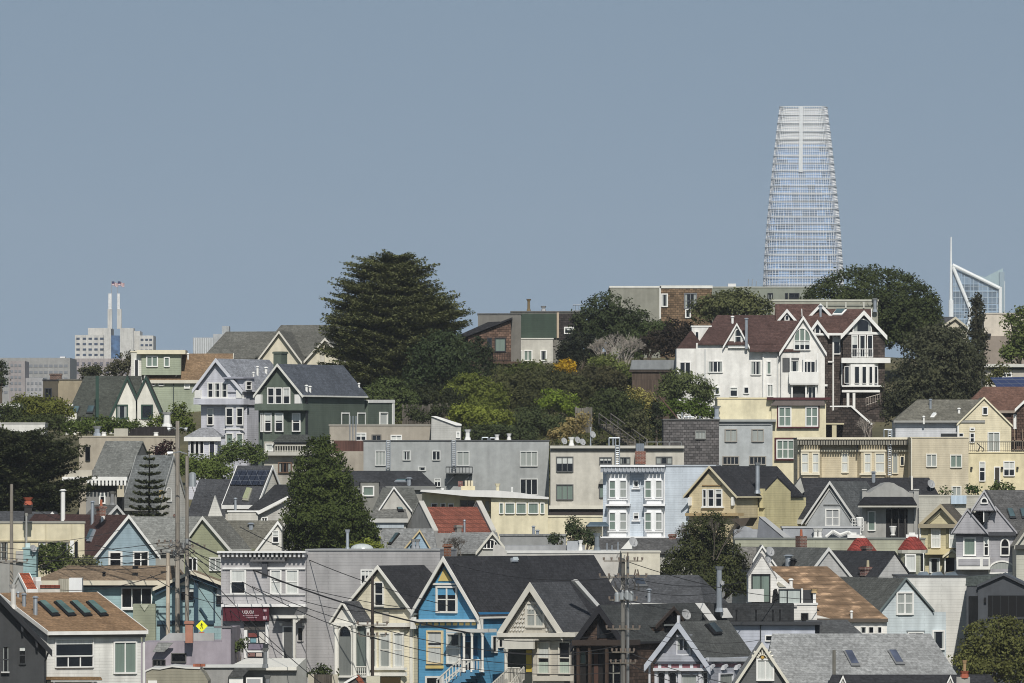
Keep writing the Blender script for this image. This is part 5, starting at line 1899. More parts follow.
def h_red_tile():
    b = B('tile_roof_house', 'house with an orange red tile roof between grey stucco parapet gables', 'house', 437, 795, -24)
    F = b.F
    st = M('stucco', (150, 150, 148))
    b.sgab(436, 491, 532, 506.8, st, M('tile', (146, 80, 62)), None, xr=477.5)
    u0, u1, dr, we, wr = b.u0, b.u1, b.dr, b.we, b.wr
    for ua, ub in ((u0 - .32, u0 + .05), (u1 - .05, u1 + .32)):
        mb = MB()
        mb.prism([(ua, -.6, 0), (ua, -.6, we + .1), (ua, dr, wr + .45), (ua, 2 * dr + .6, we + .1), (ua, 2 * dr + .6, 0)], (ub - ua, 0, 0))
        b.part(mb, 'parapet_gable', st)
        mb = MB()
        for q in ((-.6, we + .1), (2 * dr + .6, we + .1)):
            mb.prism([(ua - .06, q[0], q[1]), (ua - .06, dr, wr + .45), (ua - .06, dr, wr + .55), (ua - .06, q[0], q[1] + .1)], (ub - ua + .12, 0, 0))
        b.part(mb, 'parapet_cap', M('trim', (186, 184, 176)))
    b.roofpipe(b.RF, 464.5, 521, 532, .1, METAL)
    b.chim(457, 461.5, 525, 536, -.8, M('stucco', (140, 136, 130)), dep=.5)
    b.rect(F, 434, 533, 495, LOW, st, 'lower_wall', .7, .5)
    b = B('grey_roof_house', 'house with grey shingle roof and small pale blue gable below the red tile roof', 'house', 436, 782, 0)
    F = b.F
    b.sgab(376, 437, 549, 528.5, st, ROOFL, None, pitch=42, hip=(6, 4))
    b.skylight(b.RF, [(387.5, 544), (391, 544), (400, 533), (396, 533)], fr=BLACK)
    b.gab((403.5, 549), (419.7, 529.7), (431, 549), M('siding', (150, 182, 206)), ROOFL, M('trim', (196, 176, 130)), D=4, ov=1, out=.8, of=.2, tt=.2)
    for x in (413.5, 417.5):
        b.post(F, x, 539, 550, M('metal', (186, 190, 196)), 1.6, .16, 'vent_pipe')
    b = B('grey_roof_house', 'grey roofed house with a fanlight gable in front of the cream yellow house', 'house', 482, 780, 0)
    F = b.F
    b.sgab(440, 503, 552, 532.3, st, M('roof', (128, 130, 130)), None, pitch=40, hip=(12, 6))
    b.gab((476, 552), (492.5, 531.5), (509, 552), M('stucco', (180, 180, 174)), ROOFL, M('trim', (200, 198, 186)), D=4, ov=1.2, out=.9, of=.3, tt=.3)
    b.win(F, 482, 539, 499, 549, 4, 1, out=.9, arch=.9, t=1.0)
    b.flat(500, 566, 534.5, M('stucco', (146, 148, 148)), ROOFL, D=8, name='flat_wing')
    b.roofpipe(F.off(-2), 533.5, 527, 536, .12, METAL)
    b.roofpipe(F.off(-2), 537.5, 531, 535, .14, METAL)
    b = B('grey_roof_house', 'dark grey roofed house with a white edged dormer behind the big dark conifer', 'house', 372, 800, 0)
    F = b.F
    b.sgab(368, 425, 520, 487.5, M('stucco', (150, 150, 146)), M('roof', (98, 100, 96)), None, pitch=40, v0=1.4, hip=(14, 12))
    b.sgab(366, 408, 518.5, 496.5, M('stucco', (168, 168, 164)), M('roof', (112, 112, 108)), M('trim', (186, 186, 182)), pitch=36, hip=(22, 6), v0=-1)
    b.gab((379, 509), (394, 486.5), (412, 510), M('stucco', (190, 188, 180)), M('roof', (98, 100, 96)), WHITE, D=4, ov=1, of=.2, out=.2, tt=.22)
    b.skylight(b.RF, [(398, 511), (404, 511), (400, 503), (395, 503)], fr=BLACK)
    b.rect(F, 376, 520, 404, 528, M('curtain', (170, 180, 188)), 'conservatory_roof', 1.2, 1)
    b = B('black_roof_house', 'long black roofed house with grey dormer and green window before the grey apartments', 'house', 358, 828, 0)
    F = b.F
    b.sgab(334, 436, 486, 470.8, M('stucco', (146, 146, 140)), M('roof', (58, 60, 64)), M('trim', (120, 122, 120)), pitch=42, hip=(2, 16))
    roof1, R1 = b.roof, b.RF
    b.flat(360.5, 379, 480.5, M('stucco', (128, 128, 122)), ROOFD, D=3, out=1.0, name='dormer_wall')
    b.win(F, 362.3, 485.8, 374.3, 496.3, 1, 1, out=1.0, g='g', t=1.4)
    b.wall([(379, LOW), (379, 480), (389, 490), (389, LOW)], ROOFD, 2, out=.6, name='dormer_side')
    b.roof = roof1
    b.skylight(R1, [(394, 481.5), (411, 481.5), (411, 480), (396, 480)], fr=METAL)
    b.roofpipe(R1, 409, 478.5, 484, .2, METAL)
h_red_tile()
# ------------------------------------------------------------------ left middle
def h_left_mid():
    b = B('flat_roof_house', 'tall tan stucco house with slit window and dark pergola behind the dentilled white awning', 'house', 79, 868, 0)
    F = b.F
    w = M('stucco', (172, 162, 144))
    b.flat(79, 176, 435.8, w, M('trim', (176, 168, 150)), D=10, cap_h=.1)
    b.win(F, 85.3, 446.5, 90.2, 461, 1, 1, fr=DARKT, t=.6)
    b.slab(F, [(128, 435.5), (131, 429), (145, 426.5), (166, 426.5), (175, 430), (175, 435.5)], M('wood', (46, 42, 42)), 'pergola', -1, 4)
    b.rect(F, 114, 428.5, 128, 435.8, M('trim', (170, 166, 152)), 'roof_hatch', -1, 2)
    b.post(F, 97.3, 426, 436, METAL, -1, .28, 'flue_pipe')
    b.post(F, 104, 432, 436, WHITE, -1, .16, 'flue_pipe')
    b.post(F, 156, 432, 436, WHITE, -1, .16, 'flue_pipe')
    b.post(F, 167, 412, 427, WHITE, -4, .35, 'flue_pipe')
    b.win(F, 155, 446, 158, 454, 1, 1, fr=DARKT, t=.4)
    b = B('awning_house', 'house with a steep grey shingle roof over the white dentilled awning', 'house', 127, 846, 24)
    b.sgab(90, 127.5, 477, 441, M('stucco', (96, 98, 96)), M('roof', (118, 120, 116)), None, xr=143, ov=1)
    b.rect(b.F, 80, 474, 92, LOW, M('stucco', (172, 162, 144)), 'side_wall', -.2, 3)
    b = B('grey_roof_house', 'long grey shingle roof with a white sided gable end behind the tiered conifer', 'house', 158, 840, 26)
    b.sgab(121, 158, 508, 455, M('siding', (206, 204, 196)), M('roof', (108, 112, 112)), M('trim', (150, 152, 150)), xr=173.5, ov=1, fascia=.1)
    b.win(b.S, 166, 487, 172, 502, 1, 1, arch=.3)
    b.win(b.S, 160.5, 490, 164, 501, 1, 1, fr=M('trim', (180, 160, 110)))
    b = B('awning', 'white projecting shopfront style awning with a row of square dentils, above the dark cypress', 'awning', 95, 836, 0, None)
    F = b.F
    b.rect(F, 62, 476.8, 127, 480.5, WHITE, 'canopy', 1.8, 2.6)
    mb = MB()
    for i in range(11):
        x = 87 + i * 3.7
        mb.prism([F.at(x, 480.5, 1.8), F.at(x + 2.2, 480.5, 1.8), F.at(x + 2.2, 485.5, 1.8), F.at(x, 485.5, 1.8)], (0, .3, 0))
    b.part(mb, 'dentil_row', WHITE)
    b.rect(F, 64, 470, 92, 477, M('stucco', (176, 170, 154)), 'parapet', 1.0, 2)
    b.rect(F, 87, 484, 122, LOW, M('stucco', (78, 78, 78)), 'wall', -.2, 5)
    b.rect(F, 117, 485, 124, 497, M('trim', (186, 176, 152)), 'post', 1.4, .5)
    b.rect(F, 86, 492, 117, LOW, M('stucco', (140, 140, 138)), 'lower_wall', .6, .5)
    b.win(F, 99, 493, 105.5, 504, 1, 1, out=.6, t=1.5)
    b.post(F, 112.5, 491, 506, M('metal', (160, 160, 160)), .9, .2, 'flue_pipe')
h_left_mid()

def h_solar():
    b = B('black_roof_house', 'black roofed house carrying six solar panels and a skylight, left of the big dark conifer', 'house', 256, 818, 26)
    F, S = b.F, b.S
    w = M('siding', (216, 212, 200))
    b.sgab(222, 257, 505, 465.5, w, ROOFD, WHITE, xr=272.5, ov=2)
    R1, roof1 = b.RF, b.roof
    mb = MB()
    P = lambda px, py: R1.at(px, py, .14)
    quad = [(229.5, 484.5), (263, 485), (270, 470), (237, 469.5)]
    def L(t, s_):
        a = V3((*quad[0], 0)).lerp(V3((*quad[1], 0)), t)
        c = V3((*quad[3], 0)).lerp(V3((*quad[2], 0)), t)
        q = a.lerp(c, s_)
        return R1.at(q.x, q.y, .16)
    for i in range(6):
        t0, t1 = i / 6 + .008, (i + 1) / 6 - .008
        m = MB().prism([L(t0, 0), L(t1, 0), L(t1, 1), L(t0, 1)], -R1.n * .06)
        m.build('solar_panel', M('solar', (38, 44, 58)), b.root)
    b.skylight(R1, [(242, 500), (248, 500.5), (252, 488), (247, 487.5)], M('curtain', (150, 156, 120)), M('trim', (150, 150, 130)))
    b.roofpipe(R1, 235.5, 499, 507, .12, METAL)
    b = B('grey_roof_house', 'dark roofed wing with a sharp white dormer triangle left of the solar panels', 'house', 215, 826, 0)
    F = b.F
    b.sgab(184, 246, 524, 479, M('stucco', (150, 150, 148)), M('roof', (70, 72, 76)), None, pitch=46, hip=(14, 4))
    b.wall([(207, 519), (214.8, 495.3), (223.5, 519)], M('siding', (214, 214, 208)), 3, out=.3, name='dormer_wall')
    b.rect(F, 206, 518, 228, 521, WHITE, 'gutter', .5, .5)
    b = B('black_roof_house', 'low black roofed house with a broad white bargeboard just left of the big dark conifer', 'house', 256, 808, 0)
    F = b.F
    b.flat(228, 258, 510.5, M('siding', (204, 202, 192)), WHITE, D=5)
    b.slab(F, [(246, 511), (262, 497), (275, 484.5), (308, 484.5), (308, 497), (288, 497.5), (258, 513)], M('roof', (60, 62, 66)), 'roof', 0, 6)
    b.slab(F, [(256, 512), (287.5, 496), (289, 498), (258.5, 514.5)], WHITE, 'bargeboard', .25, .3)
    b.wall([(258, LOW), (258, 515), (288, 500), (310, 500), (310, LOW)], M('siding', (186, 184, 178)), 6, out=-.4)
    b.win(F, 261, 517, 268, 522, 2, 1, out=-.4)
h_solar()

def h_sage_gable():
    b = B('gable_house', 'sage green gable house left of the grey shop', 'house', 232, 762, 24)
    F, S = b.F, b.S
    b.gab((188, 536.5), (202.6, 516.3), (230.5, 549), M('siding', (160, 164, 132)), M('roof', (110, 110, 104)), M('trim', (206, 206, 198)), X=250, D=9, ov=1.5, of=.3)
    b.win(F, 187.5, 557.5, 197, 571, 2, 1)
    b.win(F, 209, 557.5, 221.5, 571, 2, 1, g='c')
    b.wall([(184, LOW), (184, 549), (225, 549), (225, LOW)], M('siding', (160, 164, 132)), 6, out=-.05, name='lower_wall')
    b = B('gable_house', 'small white gable with one window and an olive roof behind the grey shop', 'house', 280, 768, 0)
    F = b.F
    b.sgab(196, 282, 552, 520.5, M('siding', (190, 188, 176)), M('roof', (112, 110, 100)), None, pitch=42)
    b.gab((254, 552), (277.8, 521), (282, 527), M('siding', (214, 212, 204)), ROOFG, WHITE, D=6, ov=.5, out=.6, of=.2)
    b.rect(F, 276, 527, 281, LOW, M('siding', (214, 212, 204)), 'side_wall', .62, 4)
    b.win(F, 272, 530.3, 279.2, 543, 1, 2, out=.65)
    b.roofpipe(b.RF, 251, 524, 528, .2, METAL)
h_sage_gable()

def h_blue_gable_left():
    b = B('gable_house', 'light blue gable house with a maroon brown roof at the left', 'house', 92, 765, -22)
    F = b.F
    w = M('siding', (150, 175, 188))
    b.gab((91, 561), (128.6, 514.8), (160, 556), w, M('roof', (86, 62, 58)), M('trim', (222, 222, 218)), D=24, ov=3, of=.4, tt=.32)
    b.win(F, 108.5, 551, 122.5, 568, 1, 2, t=2)
    b.win(F, 133, 551, 149, 568, 2, 2, t=1.4)
    b.roofpipe(b.RL, 63, 490, 521, .2, WHITE)
    b.roofpipe(b.RL, 92.5, 502, 523, .16, METAL)
    b.roofpipe(b.RL, 103, 514, 520, .2, WHITE)
    b.skylight(b.RL, [(86, 541), (90, 541), (95, 529), (91, 529)], fr=METAL)
    b.chim(99.5, 106, 506, 516, 3, M('brick', (130, 80, 64)), pots=1)
    # grey roofed neighbours
    b = B('grey_roof_house', 'long grey shingle roof right of the light blue gable house behind the utility poles', 'house', 158, 772, 0)
    b.sgab(128, 200, 553, 516.5, M('stucco', (160, 158, 150)), M('roof', (132, 134, 130)), None, pitch=42)
    b.chim(174, 177, 514, 520, 3, M('brick', (120, 76, 64)))
    b = B('grey_roof_house', 'small dark grey roof with a pale gable behind the maroon brown roof at the left', 'house', 112, 792, -20)
    b.gab((104, 519), (117, 505), (126, 516), M('siding', (186, 188, 184)), ROOFG, M('trim', (190, 190, 188)), D=6, ov=1)
    b = B('gable_house', 'tiny tan gable with white bargeboards and a dark roof behind the yellow flat roofed building', 'house', 45, 790, 0)
    b.gab((43.5, 523), (52.3, 511.8), (61.5, 523), M('siding', (168, 160, 140)), ROOFD, WHITE, D=7, ov=1, tt=.3)
    b.sgab(26, 54, 522, 511.5, M('siding', (160, 154, 140)), ROOFD, None, v0=1)
    b.sgab(-12, 24, 522, 511, M('siding', (160, 154, 140)), ROOFD, None, v0=1)
h_blue_gable_left()

def h_yellow_flat_left():
    b = B('flat_roof_house', 'pale yellow flat roofed building with a band of windows at the left edge', 'house', 84, 752, -4)
    F = b.F
    w = M('stucco', (212, 202, 170))
    b.flat(-14, 84.5, 521.5, w, M('trim', (150, 148, 138)), D=9, cap_h=.16)
    b.rect(F, -10, 540.2, 72, 541.5, M('trim', (176, 166, 132)), 'string_course', .12, .15)
    fr = M('trim', (120, 116, 104))
    rowwin(b, F, [(-8, -1), (0, 8)], 541.5, 562, nx=2, ny=2, fr=fr)
    rowwin(b, F, [(38, 46), (47, 58), (59, 69)], 541.5, 556, nx=1, ny=1, fr=fr)
    b.rect(F, 70, 540.5, 74, 562, WHITE, 'pilaster', .25, .3)
    b.win(F, 74.5, 541.5, 78, 559, 1, 1, fr=fr, t=.4)
    for i in range(3):
        x = 45.5 + i * 26
        if x < 84:
            b.rect(F, x, 523, x + .8, 540, M('trim', (180, 170, 138)), 'wall_joint', .04, .1)
    b.chim(24.5, 32, 504, 514, -2.2, M('plain', (48, 46, 46)), dep=.7, pots=0, name='chimney_cap')
    b.post(F, 28.2, 497.3, 505, M('plain', (176, 84, 58)), 2.0, .26, 'chimney_pot')
    b.post(F, 26.4, 513, 562, M('metal', (206, 204, 196)), 2.1, .09, 'flue_pipe')
    b.rect(F, 16, 551, 25, 562, M('stucco', (172, 170, 164)), 'porch_box', 1.5, 1.5)
    b.rect(F, 0, 560, 26, LOW, M('stucco', (150, 150, 146)), 'lower_wall', 1.2, 1)
    b = B('teal_stair_house', 'small teal stair tower standing in front of the bushes at the left', 'building', 23, 738, 0)
    b.flat(23.3, 36.3, 547.5, M('siding', (146, 180, 182)), M('trim', (140, 172, 176)), D=3)
    b.rect(b.F, 25.5, 543, 30, 548, M('trim', (186, 206, 206)), 'roof_vent', -.6, .6)
    b.dish(b.F.at(33.3, 548.5, .3), .32, b.root)
h_yellow_flat_left()

def h_red_small_left():
    b = B('white_shed', 'little white gable with orange red tiles and white chimneys behind the brown roofed white house', 'building', 27, 712, -30)
    F = b.F
    w = M('stucco', (214, 212, 206))
    b.sgab(27, 37, 589, 573, w, M('tile', (176, 84, 52)), WHITE, xr=29, ov=.5, pitch=50, rt=.1)
    b.rect(F, 36, 581, 41.5, LOW, w, 'chimney', .2, .5)
    b.rect(F, 35.6, 577, 41, 581, WHITE, 'chimney', .1, .45)
    b = B('roof_plant', 'white rooftop box beside a weathered timber box on the left roofs', 'building', 70, 706, 0)
    F = b.F
    b.flat(69, 82, 578, M('trim', (220, 222, 222)), None, D=2)
    b.flat(58.5, 69.5, 579, M('wood', (164, 160, 144)), None, D=2, out=-.05, name='timber_wall')
    b.rect(F, 40, 585, 60, 588, M('tile', (150, 74, 56)), 'tile_coping', .2, .6)
    b.rect(F, 38, 588, 60, LOW, M('stucco', (200, 196, 186)), 'wall', .1, .4)
h_red_small_left()

def h_teal():
    b = B('teal_house', 'teal house with a broad tan hipped roof and a low gable behind the utility poles', 'house', 158, 724, 0)
    F = b.F
    w = M('siding', (148, 180, 184))
    nv = M('trim', (40, 66, 84))
    cr = M('trim', (206, 198, 176))
    b.wall([(40, LOW), (40, 582), (160, 582), (160, LOW)], w, 9)
    b.sgab(34, 186, 580.5, 565.5, None, M('roof', (134, 114, 92)), cr, pitch=20, hip=(32, 10), of=.9, fascia=.22)
    b.rect(F, 36, 584, 160, 587, nv, 'frieze', .15, .2)
    b.gab((153, 588), (191, 571), (223, 583), w, M('roof', (146, 126, 102)), cr, D=8, ov=1.5, of=.8, tt=.28, out=.6)
    b.gab((155, 591), (191, 573.5), (222, 585.5), None, None, nv, D=1, of=.5, ov=1, tt=.4, out=.6, trim_name='soffit_beam')
    b.rect(F, 194, 573, 198.3, LOW, nv, 'post', .9, .25)
    b.rect(F, 213.5, 585, 215, 622, nv, 'corner_trim', .7, .1)
    b.win(F, 121.3, 587.5, 152, 608, 3, 1, t=1)
    b.rect(F, 121, 608, 153, 610, WHITE, 'sill', .25, .25)
    b.win(F, 181, 588, 194, 600.5, 1, 1, fr=nv, out=.6, t=.5)
    b.win(F, 216, 588, 222, 605, 1, 1, fr=nv, out=.6, t=.5)
    b.rect(F, 157, 620.5, 214, 624.5, nv, 'string_course', .8, .25)
    b.rect(F, 160, 625, 167, 641, M('plain', (38, 54, 66)), 'door', .7, .1)
    b.slab(F, [(199, 608), (201, 607.5), (208, 618), (206, 618.5)], nv, 'brace', .85, .1)
    b.rect(F, 133, 604, 155.5, LOW, M('siding', (152, 158, 134)), 'porch_wall', 2.2, 2.2)
    b.slab(F, [(140, 604.5), (144.5, 611), (149, 604.5)], M('siding', (190, 194, 170)), 'wall_panel', 2.3, .1)
    b.rect(F, 224, 641, 244, 656, M('plain', (36, 40, 56)), 'garage_door', .3, .1)
    b.wall([(214, LOW), (214, 621), (245, 621), (245, LOW)], w, 6, out=.2, name='rear_wall')
    b.chim(132.5, 138, 566, 569, -.5, BLACK, dep=.7, cap=False, name='roof_vent')
    b.roofpipe(b.RF, 104, 573, 576, .12, BLACK)
h_teal()

# ------------------------------------------------------------------ front rows
def text_part(txt, face, px0, px1, py, h, mat, out, parent):
    cu = bpy.data.curves.new('lettering', 'FONT')
    cu.body = txt
    cu.size = 1
    cu.extrude = .01
    o = bpy.data.objects.new('tmp', cu)
    COL.objects.link(o)
    bpy.context.view_layer.update()
    me = bpy.data.meshes.new_from_object(o.evaluated_get(bpy.context.evaluated_depsgraph_get()))
    bpy.data.objects.remove(o)
    a = np.array([v.co for v in me.vertices])
    x0, x1, z0, z1 = a[:, 0].min(), a[:, 0].max(), a[:, 1].min(), a[:, 1].max()
    u0, v0 = face.uv(px0, py)
    u1, _ = face.uv(px1, py)
    hh = h * parent_s(face)
    for v in me.vertices:
        x, y, z = v.co
        p = face.P(u0 + (x - x0) / (x1 - x0) * (u1 - u0), v0 + (y - z0) / (z1 - z0) * hh, out + z)
        v.co = p
    me.materials.clear()
    me.materials.append(mat)
    t = bpy.data.objects.new('lettering', me)
    COL.objects.link(t)
    t.parent = parent
    return t
def parent_s(face):
    return face.b.s

def h_shop():
    b = B('corner_shop', 'grey clapboard shop with a maroon sign, white bracketed cornice and a long windowed flank wall', 'shop', 305.5, 698, 12)
    F, S = b.F, b.S
    w = M('siding', (176, 174, 176))
    tr = M('trim', (226, 226, 224))
    b.flat(221, 305.8, 552, w, None, D=12)
    b.wall([(305.8, LOW), (305.8, 550), (440, 549), (440, LOW)], M('siding', (168, 167, 168)), 6, F, -.35, 'flank_wall')
    b.rect(F, 305, 549, 440, 550.6, M('trim', (150, 152, 152)), 'flank_coping', -.25, 6)
    b.cornice(F, 217, 305.5, 551.2, 557, tr, .9, 20, M('trim', (196, 196, 196)))
    b.rect(F, 250, 557, 285, 561.5, M('trim', (104, 104, 106)), 'cornice_block', .5, .5)
    b.rect(F, 222.5, 567.5, 305, 569.3, tr, 'string_course', .18, .2)
    b.win(F, 230, 568.8, 246, 594.5, 1, 2, t=1.7)
    b.win(F, 269.8, 569, 281.5, 594.5, 1, 2, g='b', t=1.6)
    b.win(F, 285.5, 569, 298.5, 594.5, 1, 2, g='b', t=1.6)
    b.rect(F, 222, 593.5, 305, 595.2, M('trim', (196, 196, 194)), 'sill_course', .14, .16)
    b.rect(F, 261.8, 560.5, 267.2, 575, M('trim', (74, 76, 82)), 'painted_shadow_strip', .3, .3)  # dark strip painted for the small shadow below the cornice
    b.rect(F, 221, 604, 305.5, 606.8, tr, 'shop_cornice', .75, .8)
    b.rect(F, 223, 606.8, 268.8, 621, M('trim', (88, 30, 42)), 'sign_board', .62, .2)
    sg = b.root
    wm = M('trim', (226, 220, 220))
    text_part('LIQUOR', F, 244.5, 256, 614, 3.6, wm, .63, sg)
    for y, x0, x1 in ((616, 243, 259), (618, 246, 257)):
        mb = MB()
        x = x0
        while x < x1:
            mb.prism([F.at(x, y, .64), F.at(x + .55, y, .64), F.at(x + .55, y - 1.1, .64), F.at(x, y - 1.1, .64)], (0, .03, 0))
            x += .95
        b.part(mb, 'lettering', M('trim', (190, 160, 168)))
    for x0, y0, x1, y1 in ((263, 609.5, 266.5, 611.5), (263, 616, 267, 619.5)):
        b.rect(F, x0, y0, x1, y1, M('trim', (190, 160, 168)), 'sign_emblem', .64, .03)
    # shopfront
    b.rect(F, 244, 621, 268, 630, M('stucco', (84, 82, 80)), 'shopfront_head', .12, .2)
    b.rect(F, 247.5, 630, 265, 657, M('glass', (60, 66, 72)), 'shop_window', .1, .15)
    for x in (244, 265.5):
        b.rect(F, x, 622 if x > 250 else 630, x + 3, 658, tr, 'shopfront_post', .3, .35)
    b.rect(F, 246, 650.5, 266, 652.3, tr, 'window_rail', .22, .2)
    for x0, y0, x1, y1, c in ((248.5, 633, 257, 637, (128, 66, 62)), (250.5, 638.5, 256, 642.5, (110, 160, 172)), (248.3, 644, 263, 649.5, (124, 116, 134)), (259, 632, 264.5, 643, (196, 194, 188)), (248, 652.8, 255, 656.5, (136, 100, 94)), (256, 652.8, 262, 656.5, (196, 180, 170)),
                              (248.6, 638, 250, 643, (206, 206, 202)), (256.4, 638, 258, 643, (206, 206, 202))):
        b.rect(F, x0, y0, x1, y1, M('trim', c), 'window_poster', .16, .04)
    b.rect(F, 273.5, 615.5, 303.5, 618.3, M('trim', (214, 212, 204)), 'door_canopy', 1.3, 1.3)
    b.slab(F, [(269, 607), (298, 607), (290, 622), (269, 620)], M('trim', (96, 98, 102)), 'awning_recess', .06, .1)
    b.rect(F, 292.8, 618, 295.5, LOW, M('trim', (206, 204, 196)), 'porch_post', 1.2, .22)
    b.slab(F, [(295, 621), (303, 614.5), (304.5, 616), (296, 623)], M('trim', (206, 204, 196)), 'porch_brace', 1.2, .12)
    b.door(F, 282.5, 626, 293, 660, M('plain', (86, 88, 88)), t=1.2)
    b.win(F, 297, 627, 303.5, 641.5, 1, 1, fr=M('trim', (176, 174, 172)))
    for x in (281, 303.2):
        mb = MB().tube(F.at(x, 623, .3), F.at(x, 625.6, .3), .14, .1)
        b.part(mb, 'lamp_globe', WHITE)
    fw = F.off(-.35)
    b.win(fw, 360.5, 569.5, 373, 584.5, 3, 1, t=1.2)
    # things on the roof
    mb = MB()
    c = F.at(362, 549, -5)
    n = 14
    R_, H_ = 12 * b.s, 5.5 * b.s
    rows = [[V3((c.x + R_ * math.cos(t) * math.cos(2 * math.pi * i / n), c.y + R_ * .8 * math.cos(t) * math.sin(2 * math.pi * i / n), c.z + H_ * math.sin(t))) for i in range(n)] for t in (0, .35, .7, 1.05, 1.4)]
    for r in rows:
        mb.v += [tuple(p) for p in r]
    for j in range(4):
        mb.f += [(j * n + i, j * n + (i + 1) % n, (j + 1) * n + (i + 1) % n, (j + 1) * n + i) for i in range(n)]
    mb.f.append(tuple(range(4 * n, 5 * n)))
    b.part(mb, 'skylight_dome', M('curtain', (186, 194, 192)), None, True)
    b.post(F, 347.5, 529.5, 551, METAL, -3, .13, 'flue_pipe')
    for x, c in ((270, (150, 190, 200)), ):
        pass
h_shop()

def h_low_front():
    b = B('flat_roof_house', 'low lilac grey stucco building with stepped parapets in front of the teal house', 'house', 231, 688, 3)
    F = b.F
    w = M('stucco', (160, 152, 162))
    b.wall([(138, LOW), (138, 642.5), (168, 642), (168.1, 641.5), (222, 641.5), (222, 627.5), (230.7, 627.5), (230.7, LOW)], w, 9)
    b.wall([(138, 660), (138, 642.5), (158, 642.3), (169, 633), (214, 633), (214, 660)], M('stucco', (168, 168, 166)), .4, out=-3.5, name='rear_parapet')
    b.rect(F, 213.8, 626.2, 231.5, 628, M('trim', (110, 108, 112)), 'parapet_cap', .1, .8)
    b.slab(F, [(152.5, 652), (164, 652), (173.5, 642.5), (158, 642.5)], M('roof', (140, 142, 140)), 'lean_to_roof', .7, .2)
    b.win(F, 171, 653, 186.3, 662.5, 1, 1, fr=M('trim', (92, 92, 90)), t=1)
    b.win(F, 152.5, 659.5, 165.5, 666, 3, 1, fr=M('trim', (70, 70, 70)), t=.8)
    b.chim(185.3, 192.7, 621, 643, -1.2, M('stucco', (178, 120, 98)), dep=.6, pots=0)
    b = B('flat_roof_house', 'grey stucco garage with a bright white flat roof in front of the shop', 'house', 306, 676, 0)
    F = b.F
    wr = M('trim', (226, 224, 214))
    g = M('stucco', (140, 142, 138))
    # a low pitched roof that shows its bright top
    b.wall([(228, LOW), (228, 668), (296, 667.4), (306.5, 658.5), (306.5, LOW)], g, .4, out=0, name='wall')
    f = Face(b, F.at(230, 667.4, .3), (1, 0, 0), V3((0, 7.5, .62)).normalized(), V3((0, -.62, 7.5)).normalized())
    b.slab(f, [(228, 667), (296.5, 667), (305.8, 658.2), (246, 658.2)], wr, 'roof', .05, .25)
    b.rect(F, 195.5, 664.6, 266, 667.6, M('trim', (196, 198, 196)), 'roof_edge', 1.6, 1)
    b.rect(F, 197, 667.6, 240, LOW, M('stucco', (150, 150, 148)), 'front_wall', 1.4, 1)
    b.slab(F, [(228, 677), (242.5, 677), (250.5, 668), (234.5, 668)], M('roof', (84, 86, 86)), 'dormer_roof', 2.2, .8)
    b.rect(F, 229, 677, 243, 684, WHITE, 'dormer_wall', 2.0, .8)
    b.rect(F, 246, 677.5, 262.5, LOW, WHITE, 'door_frame', 2.0, .6)
    b.rect(F, 247.2, 679, 260.5, LOW, M('trim', (160, 162, 164)), 'garage_door', 2.05, .5)
    b.post(F, 265.3, 648, 668, M('metal', (150, 154, 156)), 1.9, .16, 'flue_pipe')
    b.rect(F, 263, 644, 268.3, 648.5, DARKT, 'flue_cap', 2.0, .35)
    b.post(F, 267.6, 675, 690, M('metal', (150, 154, 156)), 2.4, .16, 'flue_pipe')
    b = B('arched_shed', 'weathered tan shed with a rounded roof at the bottom left of the shop', 'shed', 170, 668, 0)
    F = b.F
    b.wall([(146, LOW), (146, 671), (150, 669), (199, 668.5), (204, 674), (208, 681), (208, LOW)], M('siding', (150, 146, 128)), 6)
    mb = MB()
    P_ = [(145, 670.5), (152, 667.5), (160, 668), (172, 665.5), (186, 667), (200, 667.5)]
    for (x0, y0), (x1, y1) in zip(P_, P_[1:]):
        mb.prism([F.at(x0, y0, .1), F.at(x1, y1, .1), F.at(x1, y1 + 1.6, .1), F.at(x0, y0 + 1.6, .1)], (0, 6.2, 0))
    b.part(mb, 'roof', M('trim', (206, 206, 202)))
    b.rect(F, 193, 664, 205, 666.6, M('tile', (160, 90, 66)), 'tile_ridge', -2, 1)
    b.rect(F, 148, 680.5, 157, LOW, WHITE, 'door', .1, .1)
    b = B('garden_wall', 'low dark fence between pale gateposts below the grey flank wall', 'wall', 320, 682, 0, None)
    F = b.F
    b.rect(F, 309, 674.5, 333, LOW, M('wood', (84, 78, 70)), 'fence_panel', 0, .2)
    for x in (308, 332):
        b.rect(F, x, 674.5, x + 6, LOW, M('stucco', (190, 184, 164)), 'gatepost', .2, .5)
    b = B('shed', 'small shed with white arched edge and orange tiles at the bottom beside the cream house', 'shed', 356, 668, 0)
    F = b.F
    b.wall([(345, LOW), (345, 681), (355, 676), (366, 683), (366, LOW)], M('stucco', (90, 86, 84)), 3)
    b.slab(F, [(343.5, 682.5), (356, 675.2), (358, 676.5), (346, 683.5)], WHITE, 'bargeboard', .2, .4)
    b.slab(F, [(354, 676.3), (358, 675.6), (364.5, 683), (360, 684.5)], M('tile', (172, 88, 60)), 'roof', .1, 3)
    b.rect(F, 366.5, 676.5, 380, LOW, M('stucco', (196, 192, 170)), 'wall_pier', .4, 2)
h_low_front()

